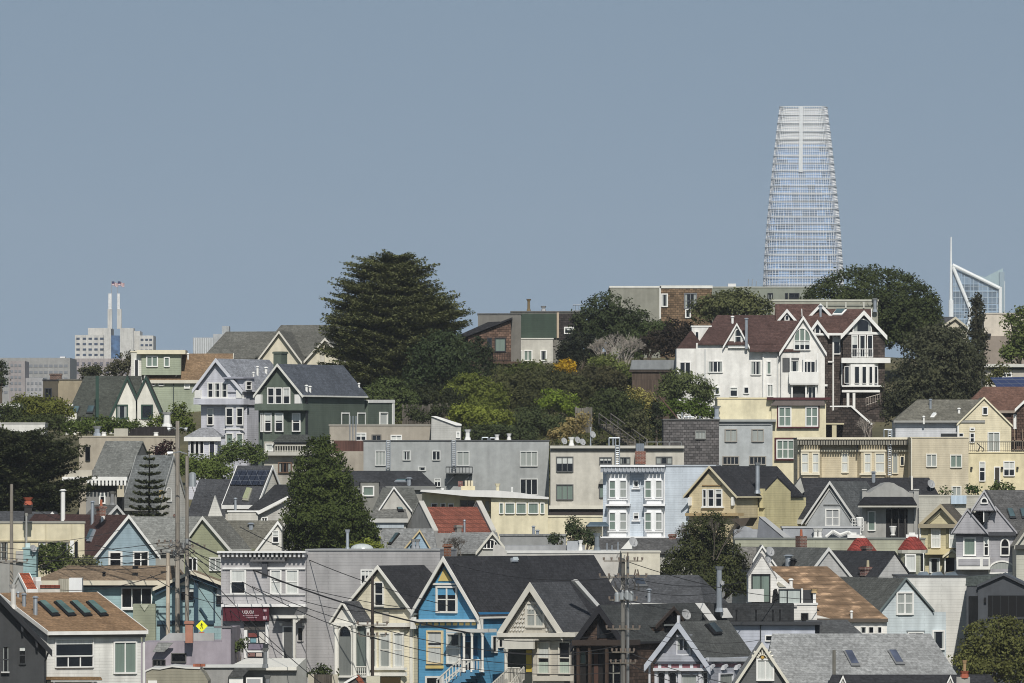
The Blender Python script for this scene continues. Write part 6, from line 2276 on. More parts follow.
def h_brown_roof_white():
    b = B('white_house', 'white clapboard house under a tan brown shingle roof with four long skylights', 'house', 49, 655, -32)
    F, S = b.F, b.S
    w = M('siding', (222, 222, 216))
    b.sgab(48.5, 147.5, 631.5, 592, w, M('roof', (142, 112, 82)), WHITE, xr=97, ov=3, of=.6, fascia=.1)
    b.D = b.dr
    R1 = b.RF
    b.rect(F, 50, 632.5, 146, 637.3, M('trim', (120, 122, 122)), 'frieze', .12, .2)  # greyed strip: shade of the roof overhang put into its colour
    for q in range(4):
        dx = q * 16.1
        b.skylight(R1, [(52.3 + dx, 615.3), (60.6 + dx, 614.6), (44.6 + dx, 600.6), (37.6 + dx, 601.2)], M('glass', (84, 112, 104)), BLACK, .12)
    b.roofpipe(R1, 24, 594.5, 606, .15, METAL)
    b.roofpipe(R1, 35.4, 597.5, 614.5, .16, METAL)
    b.roofpipe(R1, 18, 593, 597, .1, METAL)
    b.win(F, 55.3, 638.5, 94, 656.8, 1, 1, t=1.2, g='k')
    b.win(F, 55.3, 655.5, 94, 668, 3, 1, t=1.3, g='k')
    b.win(F, 113.8, 641, 137.3, 674, 2, 1, t=1.6, g='g')
    b.rect(F, 143.2, 637, 145, LOW, WHITE, 'corner_board', .08, .12)
    b.slab(F, [(50.5, 680), (102.5, 680), (101, 677), (51.5, 677)], M('roof', (140, 110, 76)), 'door_canopy', 1.0, 1.0)
    b.rect(F, 51, 680, 102, 681.5, WHITE, 'canopy_edge', .95, .9)
    for x in (53, 92):
        b.rect(F, x, 681, x + 2, LOW, WHITE, 'canopy_post', .85, .15)
    b.post(F, 13.2, 584.5, 609, M('trim', (206, 204, 198)), -1.5, .2, 'chimney_pipe')
h_brown_roof_white()

def h_dark_left():
    b = B('dark_house', 'charcoal grey house with a black roof edge cut by the left edge of the picture', 'house', 46, 644, -5)
    F = b.F
    w = M('stucco', (66, 68, 70))
    b.gab((-75, 650), (-12, 582.5), (51.8, 650), w, M('roof', (40, 42, 46)), M('trim', (38, 40, 44)), D=14, ov=6, of=.7, tt=.5)
    b.win(F, 2.3, 646, 9.3, 673, 1, 2, fr=M('trim', (58, 60, 62)), t=1)
    b.win(F, 18.7, 646, 26, 664.5, 1, 2, fr=M('trim', (58, 60, 62)), t=1)
    b.rect(F, 1, 671.6, 9.5, 673, M('trim', (186, 186, 184)), 'sill', .3, .3)
    for x in (20.5, 35):
        b.slab(F, [(x, 622 + (x - 20) * 1.1), (x + 3, 623 + (x - 20) * 1.1), (x + 3, 631 + (x - 20) * 1.1), (x + 1, 631 + (x - 20) * 1.1)], M('trim', (48, 50, 54)), 'eave_bracket', .6, .6)
    mb = MB()
    mb.path([F.at(48.5, 652, .5), F.at(46.5, 657, .4), F.at(45, 661, .1), F.at(45, 690, .1)], .07)
    b.part(mb, 'drainpipe', M('trim', (44, 46, 50)))
h_dark_left()
# ------------------------------------------------------------------ the front street, left to right
def h_cream():
    b = B('victorian_house', 'cream victorian with a white arched porch and black roof, left of the bright blue house', 'house', 411, 690, 34)
    F, S = b.F, b.S
    w = M('siding', (224, 216, 188))
    tr = M('trim', (226, 224, 214))
    b.gab((342, 609), (377.7, 565.5), (413, 612.5), w, ROOFK, tr, X=478, D=14, ov=3, of=.45, tt=.3)
    b.win(F, 373.5, 581.5, 383.5, 606.5, 1, 2, t=1.5, fr=tr)
    b.rect(F, 371, 608, 403, 609.5, DARKT, 'string_course', .3, .3)
    b.rect(F, 382.5, 612, 388.5, 622, M('stucco', (176, 170, 156)), 'wall_vent', .12, .12)
    b.rect(F, 364, 623, 405, 627, tr, 'bay_cornice', 1.0, 1.0)
    b.rect(F, 366, 626.5, 403, 628.5, M('trim', (150, 130, 110)), 'bay_cornice_moulding', .85, .8)
    f1 = b.bay(F, 366, 404, 628, LOW, w, .75, .5)
    b.win(f1, 378.8, 632.5, 390, 667.5, 1, 2, t=1.5, fr=tr, g='c', blind=.2)
    b.win(f1, 392.8, 632.5, 403, 667.5, 1, 2, t=1.5, fr=tr, g='b')
    b.win(f1, 369.5, 632.5, 376, 667.5, 1, 2, t=1.2, fr=tr, g='c')
    b.rect(f1, 366, 667.5, 404, 670, tr, 'bay_sill', .2, .4)
    b.rect(f1, 366, 672.5, 405, 676, tr, 'bay_base_trim', .12, .3)
    b.rect(f1, 379, 677, 400, LOW, M('plain', (70, 56, 30)), 'basement_opening', .03, .1)
    b.rect(F, 409.5, 613, 412, LOW, tr, 'corner_board', .12, .15)
    # porch with its own gable
    o = 1.9
    b.gab((329.5, 622), (342.6, 601.3), (355.5, 621.5), tr, ROOFD, tr, D=1.9, ov=2, of=.3, out=o, yb=633, tt=.25, wall_name='porch_gable', back=.1)
    f2 = F.off(o)
    # arch cut as a dark recess with trim ring
    b.win(f2, 336.8, 625, 352, 684, 1, 1, arch=.22, t=1.3, fr=tr, g='k', depth=.2)
    b.rect(f2, 338.5, 636.5, 351, LOW, M('curtain', (120, 124, 120)), 'lattice_door', .07, .03)
    for x in (336, 354.5, 368):
        b.post(f2, x, 625, LOW, tr, .15, .17, 'porch_column')
    b.rect(f2, 355, 626, 368, LOW, M('curtain', (104, 116, 112)), 'porch_glazing', -.2, .06)
    b.rect(f2, 330, 622.5, 369.5, 626, tr, 'porch_beam', .18, .5)
    b.rail(f2, 355, 667, 368, 675, tr, .15, 7, .04)
    b.rect(f2, 330, 675.5, 370, 677.5, tr, 'porch_floor', .3, 1.8)
h_cream()

def h_blue():
    b = B('victorian_house', 'bright blue victorian with white trim, yellow ornament, black roof and white front steps', 'house', 477, 686, 37)
    F, S = b.F, b.S
    w = M('siding', (84, 160, 206))
    tr = M('trim', (224, 222, 214))
    yl = M('trim', (216, 190, 110))
    b.gab((411.5, 611), (443.3, 556.5), (478.5, 616.5), w, ROOFK, tr, X=560, D=20, ov=3, of=.6, tt=.42)
    D2 = b.sideD(655, 612)
    roof1 = b.roof
    uA, hA = F.uv(443.3, 556.5)
    uR, hR = F.uv(478.5, 616.5)
    mb = MB()
    for q in ((uR, hR), (2 * uA - uR, hR)):
        mb.prism([(q[0], b.D - .1, q[1] - .01), (q[0], b.D - .1, q[1] - .16), (uA, b.D - .1, hA - .17), (uA, b.D - .1, hA - .01)], (0, max(2., b.sideD(628, 556) - b.D), 0))
    b.part(mb, 'rear_roof', ROOFK)
    b.rect(S, 479.5, 615, 560, 618.5, tr, 'eave_fascia', .06, .1)
    b.rect(S, 479.5, 612.2, 560, 614.8, M('trim', (44, 120, 176)), 'eave_board', .12, .2)
    b.slab(F, [(432, 595), (443.3, 570), (455.5, 595)], w, 'gable_panel', .04, .1)
    b.slab(F, [(438, 581), (443.8, 568.5), (452, 581)], yl, 'gable_ornament', .14, .12)
    b.rect(F, 432.5, 583, 455.5, 585, tr, 'string_course', .2, .2)
    b.win(F, 435.5, 586, 456.8, 613, 2, 2, t=2.0, fr=tr)
    b.rect(F, 413, 619.5, 478, 622, tr, 'belt_cornice', .4, .45)
    b.rect(F, 413.5, 622, 477, 626, M('trim', (70, 140, 186)), 'frieze', .12, .14)
    mb = MB()
    for i in range(10):
        x = 415 + i * 6.3
        mb.prism([F.at(x, 622.6, .2), F.at(x + 4, 622.6, .2), F.at(x + 4, 625.2, .2), F.at(x, 625.2, .2)], (0, .1, 0))
    b.part(mb, 'frieze_panel_row', yl)
    b.win(F, 426, 630.5, 442.2, 664, 1, 2, t=1.6, fr=M('trim', (224, 200, 150)), depth=.16)
    b.win(F, 446, 633, 460, 664, 1, 2, t=1.6, fr=tr, depth=.16)
    for x0, x1 in ((428, 440.5), (448, 458.5)):
        b.rect(F, x0, 645, x1, 662.5, BLIND, 'curtain', .06, .02)
    b.rect(F, 425.5, 665.5, 442.5, 668.5, yl, 'sill_panel', .15, .15)
    b.rect(F, 425, 676, 443, LOW, tr, 'basement_window_frame', .1, .12)
    b.rect(F, 427, 678, 441, LOW, GLASS, 'basement_window', .13, .1)
    b.rect(F, 446, 629, 484, 632.5, M('trim', (206, 206, 200)), 'porch_roof', 1.6, 1.6)
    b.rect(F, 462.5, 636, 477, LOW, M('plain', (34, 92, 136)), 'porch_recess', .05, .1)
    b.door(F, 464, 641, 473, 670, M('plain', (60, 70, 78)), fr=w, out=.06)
    for x in (464, 472, 482.5):
        b.post(F, x, 633, 672, tr, 1.4, .1, 'porch_post')
    for x in (411.5, 478.5):
        b.rect(F, x - 1.2, 617, x + 1.6, 629, tr, 'eave_bracket', .5, .4)
    # steps with railings
    mb = MB()
    for i in range(9):
        y = 670 + i * 3
        x = 466 - i * 4.6
        mb.prism([F.at(x, y, 1.5), F.at(x + 13, y, 1.5), F.at(x + 13, LOW if False else y + 3, 1.5), F.at(x, y + 3, 1.5)], (0, 1.3, 0))
    b.part(mb, 'front_steps', M('trim', (80, 140, 180)))
    for oo, dx in ((1.75, 0), (.6, 13)):
        b.rail(F, 459 + dx, 660, 437 + dx * .6, 680, tr, oo, 7, .055, 'stair_railing', 672, 694)
    b.rail(F, 462, 660, 480, 660, tr, 1.45, 6, .05, 'porch_railing', 672, 672)
    # side wall windows and entry
    b.win(S, 492.5, 635.5, 498, 653, 1, 1, t=1.2, fr=tr)
    b.win(S, 499, 633.5, 504, 648, 1, 1, t=1.2, fr=tr)
    b.roof = roof1
    b.chim(443.8, 448.3, 544, 560, 4.0, M('brick', (150, 88, 56)), dep=.35)
    b.skylight(b.RR, [(512, 561.5), (518.5, 561.5), (517, 557.8), (511, 557.8)], M('curtain', (180, 190, 194)), METAL)
h_blue()

def h_beige_gable():
    b = B('victorian_house', 'beige grey victorian with scalloped gable and tall paired windows, right of the bright blue house', 'house', 561, 681, 33)
    F, S = b.F, b.S
    w = M('siding', (196, 190, 176))
    tr = M('trim', (208, 204, 192))
    b.gab((497.5, 632.5), (530, 582.5), (562.5, 632), w, M('roof', (74, 76, 80)), tr, X=600, D=11, ov=4, of=.7, tt=.7)
    b.gab((507, 632), (530.5, 597.5), (554, 632), None, None, M('trim', (190, 186, 174)), D=.3, of=.02, ov=2, tt=.3, trim_name='inner_bargeboard')
    mb = MB()
    for j in range(6):
        n = 14 - j * 2
        for i in range(n):
            x = 530.5 - (n / 2 - i) * 3.0 + (j % 2) * 1.2
            if 524 < x < 545 and j < 4.5:
                continue
            y = 630 - j * 4.2
            mb.prism([F.at(x, y, .1), F.at(x + 1.1, y + 1.4, .1), F.at(x + 2.2, y, .1), F.at(x + 1.1, y - 1.8, .1)], (0, .06, 0))
    b.part(mb, 'scalloped_shingle_rows', M('trim', (206, 204, 196)))
    b.win(F, 525, 602, 544.5, 627.5, 2, 2, t=2.2, fr=tr, g='c', blind=.3)
    b.rect(F, 497, 633, 575, 637, tr, 'cornice', .9, 1.0)
    b.rect(F, 499, 637, 574, 640, M('trim', (170, 166, 154)), 'frieze', .5, .6)
    for x0, x1 in ((537, 549.5), (558, 570)):
        b.win(F, x0, 641.5, x1, 674, 1, 2, t=1.2, fr=tr, g='k', depth=.16)
        b.rect(F, x0 + 1.3, 662, x1 - 1.3, 673, M('curtain', (176, 190, 176)), 'curtain', .06, .02)
    b.rect(F, 533, 676, 573, 681, M('trim', (200, 194, 180)), 'sill_panels', .2, .2)
    # porch on the left
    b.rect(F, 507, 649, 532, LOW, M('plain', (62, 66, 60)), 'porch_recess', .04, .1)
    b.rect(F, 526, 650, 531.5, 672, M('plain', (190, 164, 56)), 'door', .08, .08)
    b.rect(F, 504, 640, 533, 649, tr, 'porch_beam', 1.5, .25)
    b.rect(F, 504, 639, 533, 640.5, tr, 'porch_ceiling', 1.5, 1.5)
    b.post(F, 506, 649, 684, tr, 1.4, .14, 'porch_column')
    b.rail(F, 507, 668, 520, 668, tr, 1.4, 9, .045, 'porch_railing', 684, 684)
    b.rail(F, 508, 669, 492, 684, tr, 2.2, 8, .05, 'stair_railing', 684, 699)
    b.rail(F, 524, 667, 510, 684, tr, 1.8, 7, .05, 'stair_railing', 680, 699)
    b.slab(S, [(574.5, 581), (577.5, 579.5), (600, 605), (597, 606.5)], WHITE, 'rear_bargeboard', .25, .3)
h_beige_gable()

def h_dark_brown():
    b = B('shingle_house', 'dark brown shingle house with black bargeboards and a shadowy porch behind the big utility pole', 'house', 622, 674, 30)
    F, S = b.F, b.S
    w = M('shingle', (86, 70, 60))
    dk = M('trim', (46, 46, 50))
    rf = M('roof', (68, 71, 71))
    b.gab((570, 645), (599.3, 605), (625, 642), w, rf, dk, X=735, D=11, ov=3, of=.8, tt=.65)
    roof1, RR = b.roof, b.RR
    b.slab(F, [(599, 615), (607, 628), (617, 638), (599, 638)], M('glass', (34, 38, 42)), 'gable_window', .06, .1)
    b.slab(F, [(597, 613), (599, 613), (599, 638), (597, 638)], dk, 'gable_window_frame', .12, .12)
    b.rect(F, 572, 640, 626, 645.5, M('trim', (64, 54, 48)), 'porch_roof', 1.6, 2.2)
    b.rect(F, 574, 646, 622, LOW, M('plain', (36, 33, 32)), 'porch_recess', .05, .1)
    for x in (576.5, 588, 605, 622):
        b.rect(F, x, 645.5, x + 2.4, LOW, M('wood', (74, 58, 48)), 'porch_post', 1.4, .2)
    b.win(F, 579, 651, 586, 664, 1, 1, out=.1, fr=M('trim', (110, 108, 96)), g='g')
    b.win(F, 605, 660, 621, 686, 2, 2, out=.1, fr=M('trim', (150, 150, 140)))
    b.rect(F, 594, 652, 598, LOW, M('plain', (84, 58, 48)), 'door', .1, .1)
    # side dormer
    b.gab((656, 625), (673.6, 606.5), (690, 628), w, rf, M('trim', (66, 56, 50)), D=4, face=S, out=-.35, ov=1.5, of=.3, yb=650, wall_name='dormer_wall')
    b.rect(S, 665, 616, 677, 634, M('glass', (26, 28, 32)), 'dormer_window', -.25, .1)
    b.rect(S, 665, 624, 677, 626, M('trim', (120, 124, 124)), 'dormer_sill', -.15, .15)
    b.roof = roof1
    b.dish(S.at(686, 614.5, .1), .42)
    b.rect(S, 628, 646, 740, LOW, w, 'side_wall', -.02, .3)
h_dark_brown()

def h_lilac():
    b = B('victorian_house', 'lilac grey victorian with a broad pale bargeboard, little gable window and dusty pink frieze', 'house', 707, 662, 27)
    F, S = b.F, b.S
    w = M('siding', (176, 180, 192))
    tr = M('trim', (206, 208, 214))
    pk = M('trim', (150, 96, 104))
    b.gab((651, 656.5), (678, 621.5), (703.8, 658), w, M('roof', (88, 90, 88)), M('trim', (186, 192, 204)), X=753, D=11, ov=1, of=.75, tt=.55, tx=.55)
    b.rect(F, 678 - 1, 615.5, 678 + 1, 623, tr, 'finial', .85, .2)
    b.win(F, 676, 637.5, 690.5, 655.3, 2, 1, t=1.7, fr=tr)
    b.rect(F, 677.5, 650, 689, 653.5, M('trim', (150, 154, 166)), 'window_panel', .16, .05)
    b.rect(F, 676.5, 634.5, 690, 637, M('trim', (160, 164, 174)), 'window_hood', .4, .4)
    b.slab(F, [(655, 661.5), (700, 661.5), (695, 657), (662, 653)], w, 'flared_skirt', .3, .4)
    b.rect(F, 653, 662, 709, 664, M('trim', (84, 88, 100)), 'string_course', .3, .4)
    b.rect(F, 654, 664.3, 708, 667.8, pk, 'frieze', .12, .2)
    for x in (658, 668, 679, 690, 700):
        b.rect(F, x, 664.1, x + 3, 668, tr, 'frieze_block', .18, .1)
    b.rect(F, 653, 668, 709, 671, tr, 'belt_cornice', .5, .5)
    for x in (654.5, 665, 678, 698.5):
        b.rect(F, x, 671, x + 3, LOW, tr, 'pilaster', .25, .3)
    b.win(F, 657.5, 672, 665, 695, 1, 1, t=.6, fr=tr, arch=.12)
    b.win(F, 668.5, 672, 676.5, 695, 1, 1, t=.6, fr=tr, arch=.12)
    b.win(F, 680.5, 674, 697.5, 695, 1, 1, t=1.4, fr=tr, g='c')
    b.win(F, 702, 672, 708, 695, 1, 1, t=.6, fr=tr, arch=.12)
    b.rect(S, 709, 657.5, 752, 661.5, M('trim', (186, 190, 196)), 'eave_board', .3, .3)
    b.rect(S, 709, 663.5, 752, 667, pk, 'side_frieze', .02, .1)
    for x in (711.5, 724.5, 737.5):
        b.slab(S, [(x, 670), (x, 665.5), (x + 3, 664), (x + 4, 666), (x + 2, 668)], tr, 'scroll_bracket', .3, .3)
    b.win(S, 720, 672.5, 734, 692, 1, 1, t=1.4, fr=tr, g='c')
    b.skylight(b.RR, [(714.5, 634), (723, 633.5), (713, 622.8), (705.5, 623.8)], M('glass', (62, 74, 76)), BLACK, .16)
    b.rect(F, 648.5, 662, 650, LOW, tr, 'drainpipe', .1, .12)
h_lilac()

def h_front_roofs():
    b = B('grey_roof_house', 'flat looking dark grey roof with white edges behind the big utility pole', 'house', 640, 704, 18)
    F = b.F
    b.sgab(599, 704, 603, 574.8, M('siding', (170, 168, 160)), M('roof', (84, 86, 90)), WHITE, pitch=34, hip=(4, 18), fascia=.16)
    b.slab(F, [(599, 581), (600.5, 579), (621, 602), (619, 605), (612, 605)], M('trim', (206, 200, 184)), 'dormer_wall', .9, 1.5)
    b.slab(F, [(575.5, 577.5), (579, 575.5), (600, 604), (596.5, 605.5)], WHITE, 'bargeboard', 1.4, .3)
    b.skylight(b.RF, [(636, 586), (648, 586), (644, 578.5), (632, 578.5)], M('glass', (60, 68, 80)), M('trim', (96, 98, 100)))
    b.roofpipe(b.RF, 649, 590, 601, .15, METAL)
    for x, yt in ((582.5, 566), (585.8, 563.5)):
        b.roofpipe(b.Fv(4), x, yt, 576, .13, METAL)
    b.roofpipe(b.RF, 591, 575, 580, .12, WHITE)
    b = B('flat_roof_house', 'long white parapet wall with roof clutter behind the black roof of the bright blue house', 'house', 632, 718, 0)
    F = b.F
    wt = M('stucco', (196, 194, 188))
    b.flat(494, 633, 550.5, wt, M('trim', (206, 206, 202)), D=8, cap_h=.22)
    b.slab(F, [(493, 556), (493, 545), (499, 544.5), (503, 547), (507, 551.5), (507, 556)], wt, 'curved_parapet', .1, .5)
    b.flat(505, 585, 545.5, M('stucco', (150, 152, 154)), None, D=5, out=-1.5, name='roof_wall')
    b.rect(F, 567, 541, 580, 551, M('metal', (180, 184, 188)), 'roof_unit', -.6, 1.2)
    b.post(F, 580.5, 540, 551, WHITE, -.4, .13, 'flue_pipe')
    b.post(F, 597, 533, 551, M('metal', (150, 160, 166)), -.4, .2, 'flue_pipe')
    b.dish(F.at(633, 542, -.5), .42, b.root)
    mb = MB()
    for x, h in ((607, 543), (612, 545), (618, 542)):
        mb.tube(F.at(x, 551, -.4), F.at(x, h, -.4), .05)
    b.part(mb, 'vent_pipe', METAL)
    b = B('house_wall', 'cream white blank house wall between the utility pole and the airy dark tree', 'house', 645, 712, 0)
    b.flat(622, 660, 551, M('stucco', (212, 206, 186)), M('trim', (196, 192, 178)), D=8, cap_h=.12)
    b = B('grey_roof_house', 'low dark grey roof with small white dormer at the foot of the pale blue victorian', 'house', 640, 760, 0)
    F = b.F
    b.sgab(596, 700, 552, 538, M('stucco', (170, 168, 160)), M('roof', (90, 90, 90)), None, pitch=30, hip=(3, 10))
    b.slab(F, [(621, 549), (631, 538), (633, 549)], WHITE, 'dormer_wall', .6, 1.5)
    b.chim(669, 676, 534, 545, 1.5, M('brick', (122, 70, 58)), dep=.8)
h_front_roofs()

def h_deck_house():
    w = M('siding', (226, 224, 218))
    b = B('deck_house', 'white house with a blotchy brown shake roof, glass door dormer and glazed roof deck', 'house', 829, 694, 0)
    F = b.F
    sk = M('shake', (122, 98, 75))
    b.flat(782, 887, 619.5, w, None, D=8)
    b.sgab(788, 888, 618.5, 566.3, None, sk, M('trim', (90, 80, 70)), pitch=46, v0=.1, hip=(-17, 59), fascia=.12)
    RF, roof1 = b.RF, b.roof
    # steep facing hip that shows darker
    b.slab(F, [(830, 618.5), (782, 606), (812, 604.8), (816.5, 619.5)], w, 'porch_wall', .3, .6)
    b.gab((748, 575.5), (762, 553.5), (777, 577), w, M('roof', (150, 150, 150)), None, D=5, ov=.4, out=2.4, of=.05, yb=607, wall_name='dormer_wall')
    b.slab(F, [(770, 606), (770, 572), (774, 571), (798, 592), (800, 606)], w, 'sloped_wall', 2.2, .3)
    b.win(F, 751.5, 574, 770.5, 603, 2, 1, fr=BLACK, g='g', out=2.45, t=1.2)
    b.slab(F, [(777, 583.5), (778.5, 581.5), (786, 587), (779, 587)], M('stucco', (170, 166, 150)), 'wall_panel', 2.3, .1)
    b.flat(779, 817, 603, w, M('trim', (214, 214, 210)), D=3, out=3.2, cap_h=.15, name='deck_wall')
    b.rect(F, 803, 590, 816, 603, M('plain', (56, 58, 62)), 'deck_screen', 2.6, .1)
    b.rect(F, 801, 588.5, 803, 604, WHITE, 'deck_post', 3.1, .2)
    b.rect(F, 813, 592.5, 816, 604, WHITE, 'deck_post', 3.1, .25)
    b.post(F, 814.3, 589, 593, M('plain', (190, 160, 110)), 3.0, .16, 'deck_lamp')
    gl = b.rect(F, 779, 590, 801, 603, M('curtain', (176, 186, 182)), 'glass_balustrade', 3.15, .03)
    mb = MB()
    for x in (779, 787.3, 800.6):
        mb.tube(F.at(x, 603, 3.2), F.at(x, 589.3, 3.2), .05)
    mb.tube(F.at(779, 589.5, 3.2), F.at(801, 589.5, 3.2), .05)
    b.part(mb, 'balustrade_frame', DARKT)
    b.win(F, 801, 613, 808.5, 623, 1, 1, fr=DARKT, out=3.2)
    b.rect(F, 748, 589, 764, 602, M('trim', (206, 206, 202)), 'deck_side_panel', 3.3, .1)
    b.rect(F, 783, 605, 797, 607, M('trim', (150, 150, 148)), 'deck_edge', 3.35, .2)
    b.roof = roof1
    b.roofpipe(RF, 791, 580, 587, .14, WHITE)
    b.roofpipe(RF, 851.5, 612, 618, .09, WHITE)
    rowwin(b, F, [(860.5, 866.5), (868.5, 874), (877.5, 882)], 626.5, 633.5, nx=1, ny=1, t=.7)
    mb = MB()
    p = [F.at(x, y, 2.9) for x, y in ((773, 601), (776, 599), (780, 598.5), (774, 590), (773, 601), (773, 604), (779.5, 604), (780, 598.5))]
    mb.path(p, .07)
    mb.prism([F.at(772.5, 601, 2.9), F.at(774.5, 589.5, 2.9), F.at(777, 589.5, 2.9), F.at(780, 600, 2.9)], (0, .5, .05))
    o = b.part(mb, 'deck_chair', BLACK)
    o.parent = None
    o.matrix_world = b.root.matrix_basis.copy()
    tag(o, 'black chair on the glazed roof deck of the white house with the brown shake roof', 'chair')
    gm = M('siding', (186, 186, 184))
    for nm, lab, ax, L, A, R, D, rf, wm in (
        ('gable_house', 'grey roofed house with white edged gable and metal vents behind the brown shake roof', 815, (813, 568), (828.6, 547.6), (853, 578), 16, M('roof', (98, 100, 98)), gm),
        ('gable_house', 'black roofed house with blank pale gable and brick chimney behind the icy blue gable', 877, (876, 577), (895, 551), (913, 577), 13, M('roof', (58, 60, 64)), gm)):
        b = B(nm, lab, 'house', ax, 738, -30)
        b.gab(L, A, R, wm, rf, M('trim', (206, 206, 202)) if ax < 850 else None, D=D, ov=1, of=.15, tt=.3)
        if ax < 850:
            b.chim(800.5, 807, 536, 552, 9, M('brick', (124, 78, 64)), pots=1, cap=False)
            b.roofpipe(b.RL, 788.5, 556, 566, .28, METAL)
            b.roofpipe(b.RL, 793, 560, 566, .22, BLACK)
        else:
            b.chim(865, 876, 567, 576, 1.5, M('brick', (120, 76, 70)), pots=1, potm=M('plain', (170, 160, 130)))
            b.chim(866.5, 872, 546, 556, 9, M('brick', (120, 70, 60)), pots=0)
    b = B('gable_house', 'narrow white gable with a satellite dish, above the glass door dormer', 'house', 756, 742, 0)
    b.gab((753, 560), (762.3, 545), (779, 569), w, M('roof', (128, 128, 126)), WHITE, D=6, ov=.6, of=.15, tt=.25)
    b.dish(b.F.at(770, 551.5, .5), .42)
    b.dish(b.F.at(768, 560, .9), .3)
    b.sgab(738, 757, 566, 547, None, M('roof', (120, 118, 114)), None, v0=2)
h_deck_house()

def h_black_terrace():
    b = B('flat_roof_house', 'black flat roof terrace over a pale lavender wall, right of the tall grey pipe', 'house', 740, 680, 0)
    F = b.F
    b.flat(728, 815, 622, M('siding', (184, 190, 204)), M('trim', (60, 62, 66)), D=5, cap_h=.2, cap_o=.5)
    b.flat(722, 794, 603.5, M('roof', (60, 62, 64)), None, D=3, out=-2.5, name='upper_roof')
    for x in (736.5, 756, 773, 780):
        b.post(F, x, 609.5, 621, BLACK, -1, .05, 'railing_post')
    b.rect(F, 760, 623, 761, LOW, DARKT, 'drainpipe', .1, .1)
    b.win(F, 765, 635, 782, 641.5, 2, 1)
    b.gab((783, 643), (787.5, 634), (792.5, 643), WHITE, ROOFL, WHITE, D=2, out=.6, ov=.3, of=.1, tt=.2)
    b.slab(F, [(695, 603), (704, 603), (717, 620.5), (709, 620.5)], M('trim', (206, 206, 204)), 'white_parapet', .5, .4)
    b.slab(F, [(719, 608), (727, 608), (733, 617.5), (722, 618)], M('trim', (190, 190, 188)), 'skylight_box', .4, .6)
    b.post(F, 719.3, 566.5, 612, METAL, .6, .22, 'tall_flue_pipe')
    b.rect(F, 703, 603.5, 730, LOW, M('roof', (66, 68, 70)), 'dark_roof_wall', -1, 3)
    b.dish(F.at(722, 583, .9), .2, b.root)
    b = B('grey_roof_house', 'small plain charcoal roof in front of the white deck house', 'house', 830, 683, 0)
    b.sgab(790, 862, 633.5, 619.8, M('siding', (176, 178, 176)), M('roof', (84, 86, 88)), None, pitch=32, hip=(2, 14))
    b.post(b.F, 804, 616, 621, BLACK, -1, .12, 'vent_pipe')
h_black_terrace()

def h_big_grey_roof():
    b = B('grey_roof_house', 'big light grey shingle roof with two skylights and a dark grey front gable', 'house', 790, 652, 0)
    F = b.F
    b.sgab(762, 970, 694, 633.5, M('siding', (120, 122, 122)), M('roof', (146, 148, 148)), None, pitch=44, v0=.6, hip=(12, 37))
    RF, roof1 = b.RF, b.roof
    dg = M('siding', (96, 98, 98))
    b.gab((734.5, 684), (762, 642.3), (790, 684), dg, M('roof', (150, 152, 152)), M('trim', (206, 202, 186)), D=7, ov=2, of=.35, tt=.36, out=1.0)
    b.win(F, 756.3, 658.5, 774.3, 681, 2, 1, t=1.8, g='b', out=1.0)
    # sunburst in the peak
    mb = MB()
    for i in range(7):
        t = math.pi * (i + .5) / 7
        c = F.at(762.5, 658, 1.15)
        mb.tube(c + V3((math.cos(t) * .25, 0, math.sin(t) * .2)), c + V3((math.cos(t) * .8, 0, math.sin(t) * .75)), .06, .09, 5)
    b.part(mb, 'sunburst_ornament', M('trim', (224, 220, 204)))
    b.part(MB().tube(F.at(762.5, 657.5, 1.05), F.at(762.5, 657.5, 1.25), .16, .1), 'ornament_boss', M('trim', (190, 150, 60)))
    b.roof = roof1
    b.skylight(RF, [(851.5, 665.5), (860.5, 665.5), (852, 650.5), (843.5, 650.5)], M('glass', (76, 84, 104)), M('trim', (110, 112, 114)))
    b.skylight(RF, [(896, 664), (905, 664), (896, 650), (887.5, 650)], M('glass', (76, 84, 104)), M('trim', (110, 112, 114)))
    b.rect(F, 832.5, 650, 835.8, LOW, M('wood', (110, 108, 100)), 'board_post', 1.6, .25)
    b = B('black_roof_house', 'strip of black roof with two tiny white gables along the bottom edge at the right', 'house', 905, 640, 0)
    b.sgab(823, 1004, 700, 674.5, M('siding', (190, 188, 182)), ROOFK, None, pitch=40, hip=(10, 12))
    for x in (843, 950.5):
        b.gab((x - 7, 690), (x, 675.5), (x + 6, 690), M('siding', (206, 204, 196)), ROOFK, WHITE, D=3, out=.3, ov=.5, of=.1, tt=.22)
    b.chim(956.5, 970, 677, 686, -1, M('stucco', (160, 158, 152)), dep=.8, cap=False)
    b.post(b.F, 964.6, 660, 678, M('plain', (160, 130, 90)), .8, .12, 'flue_pipe')
    b.post(b.F, 964.6, 671, 678, M('plain', (166, 84, 60)), .8, .22, 'chimney_pot')
h_big_grey_roof()

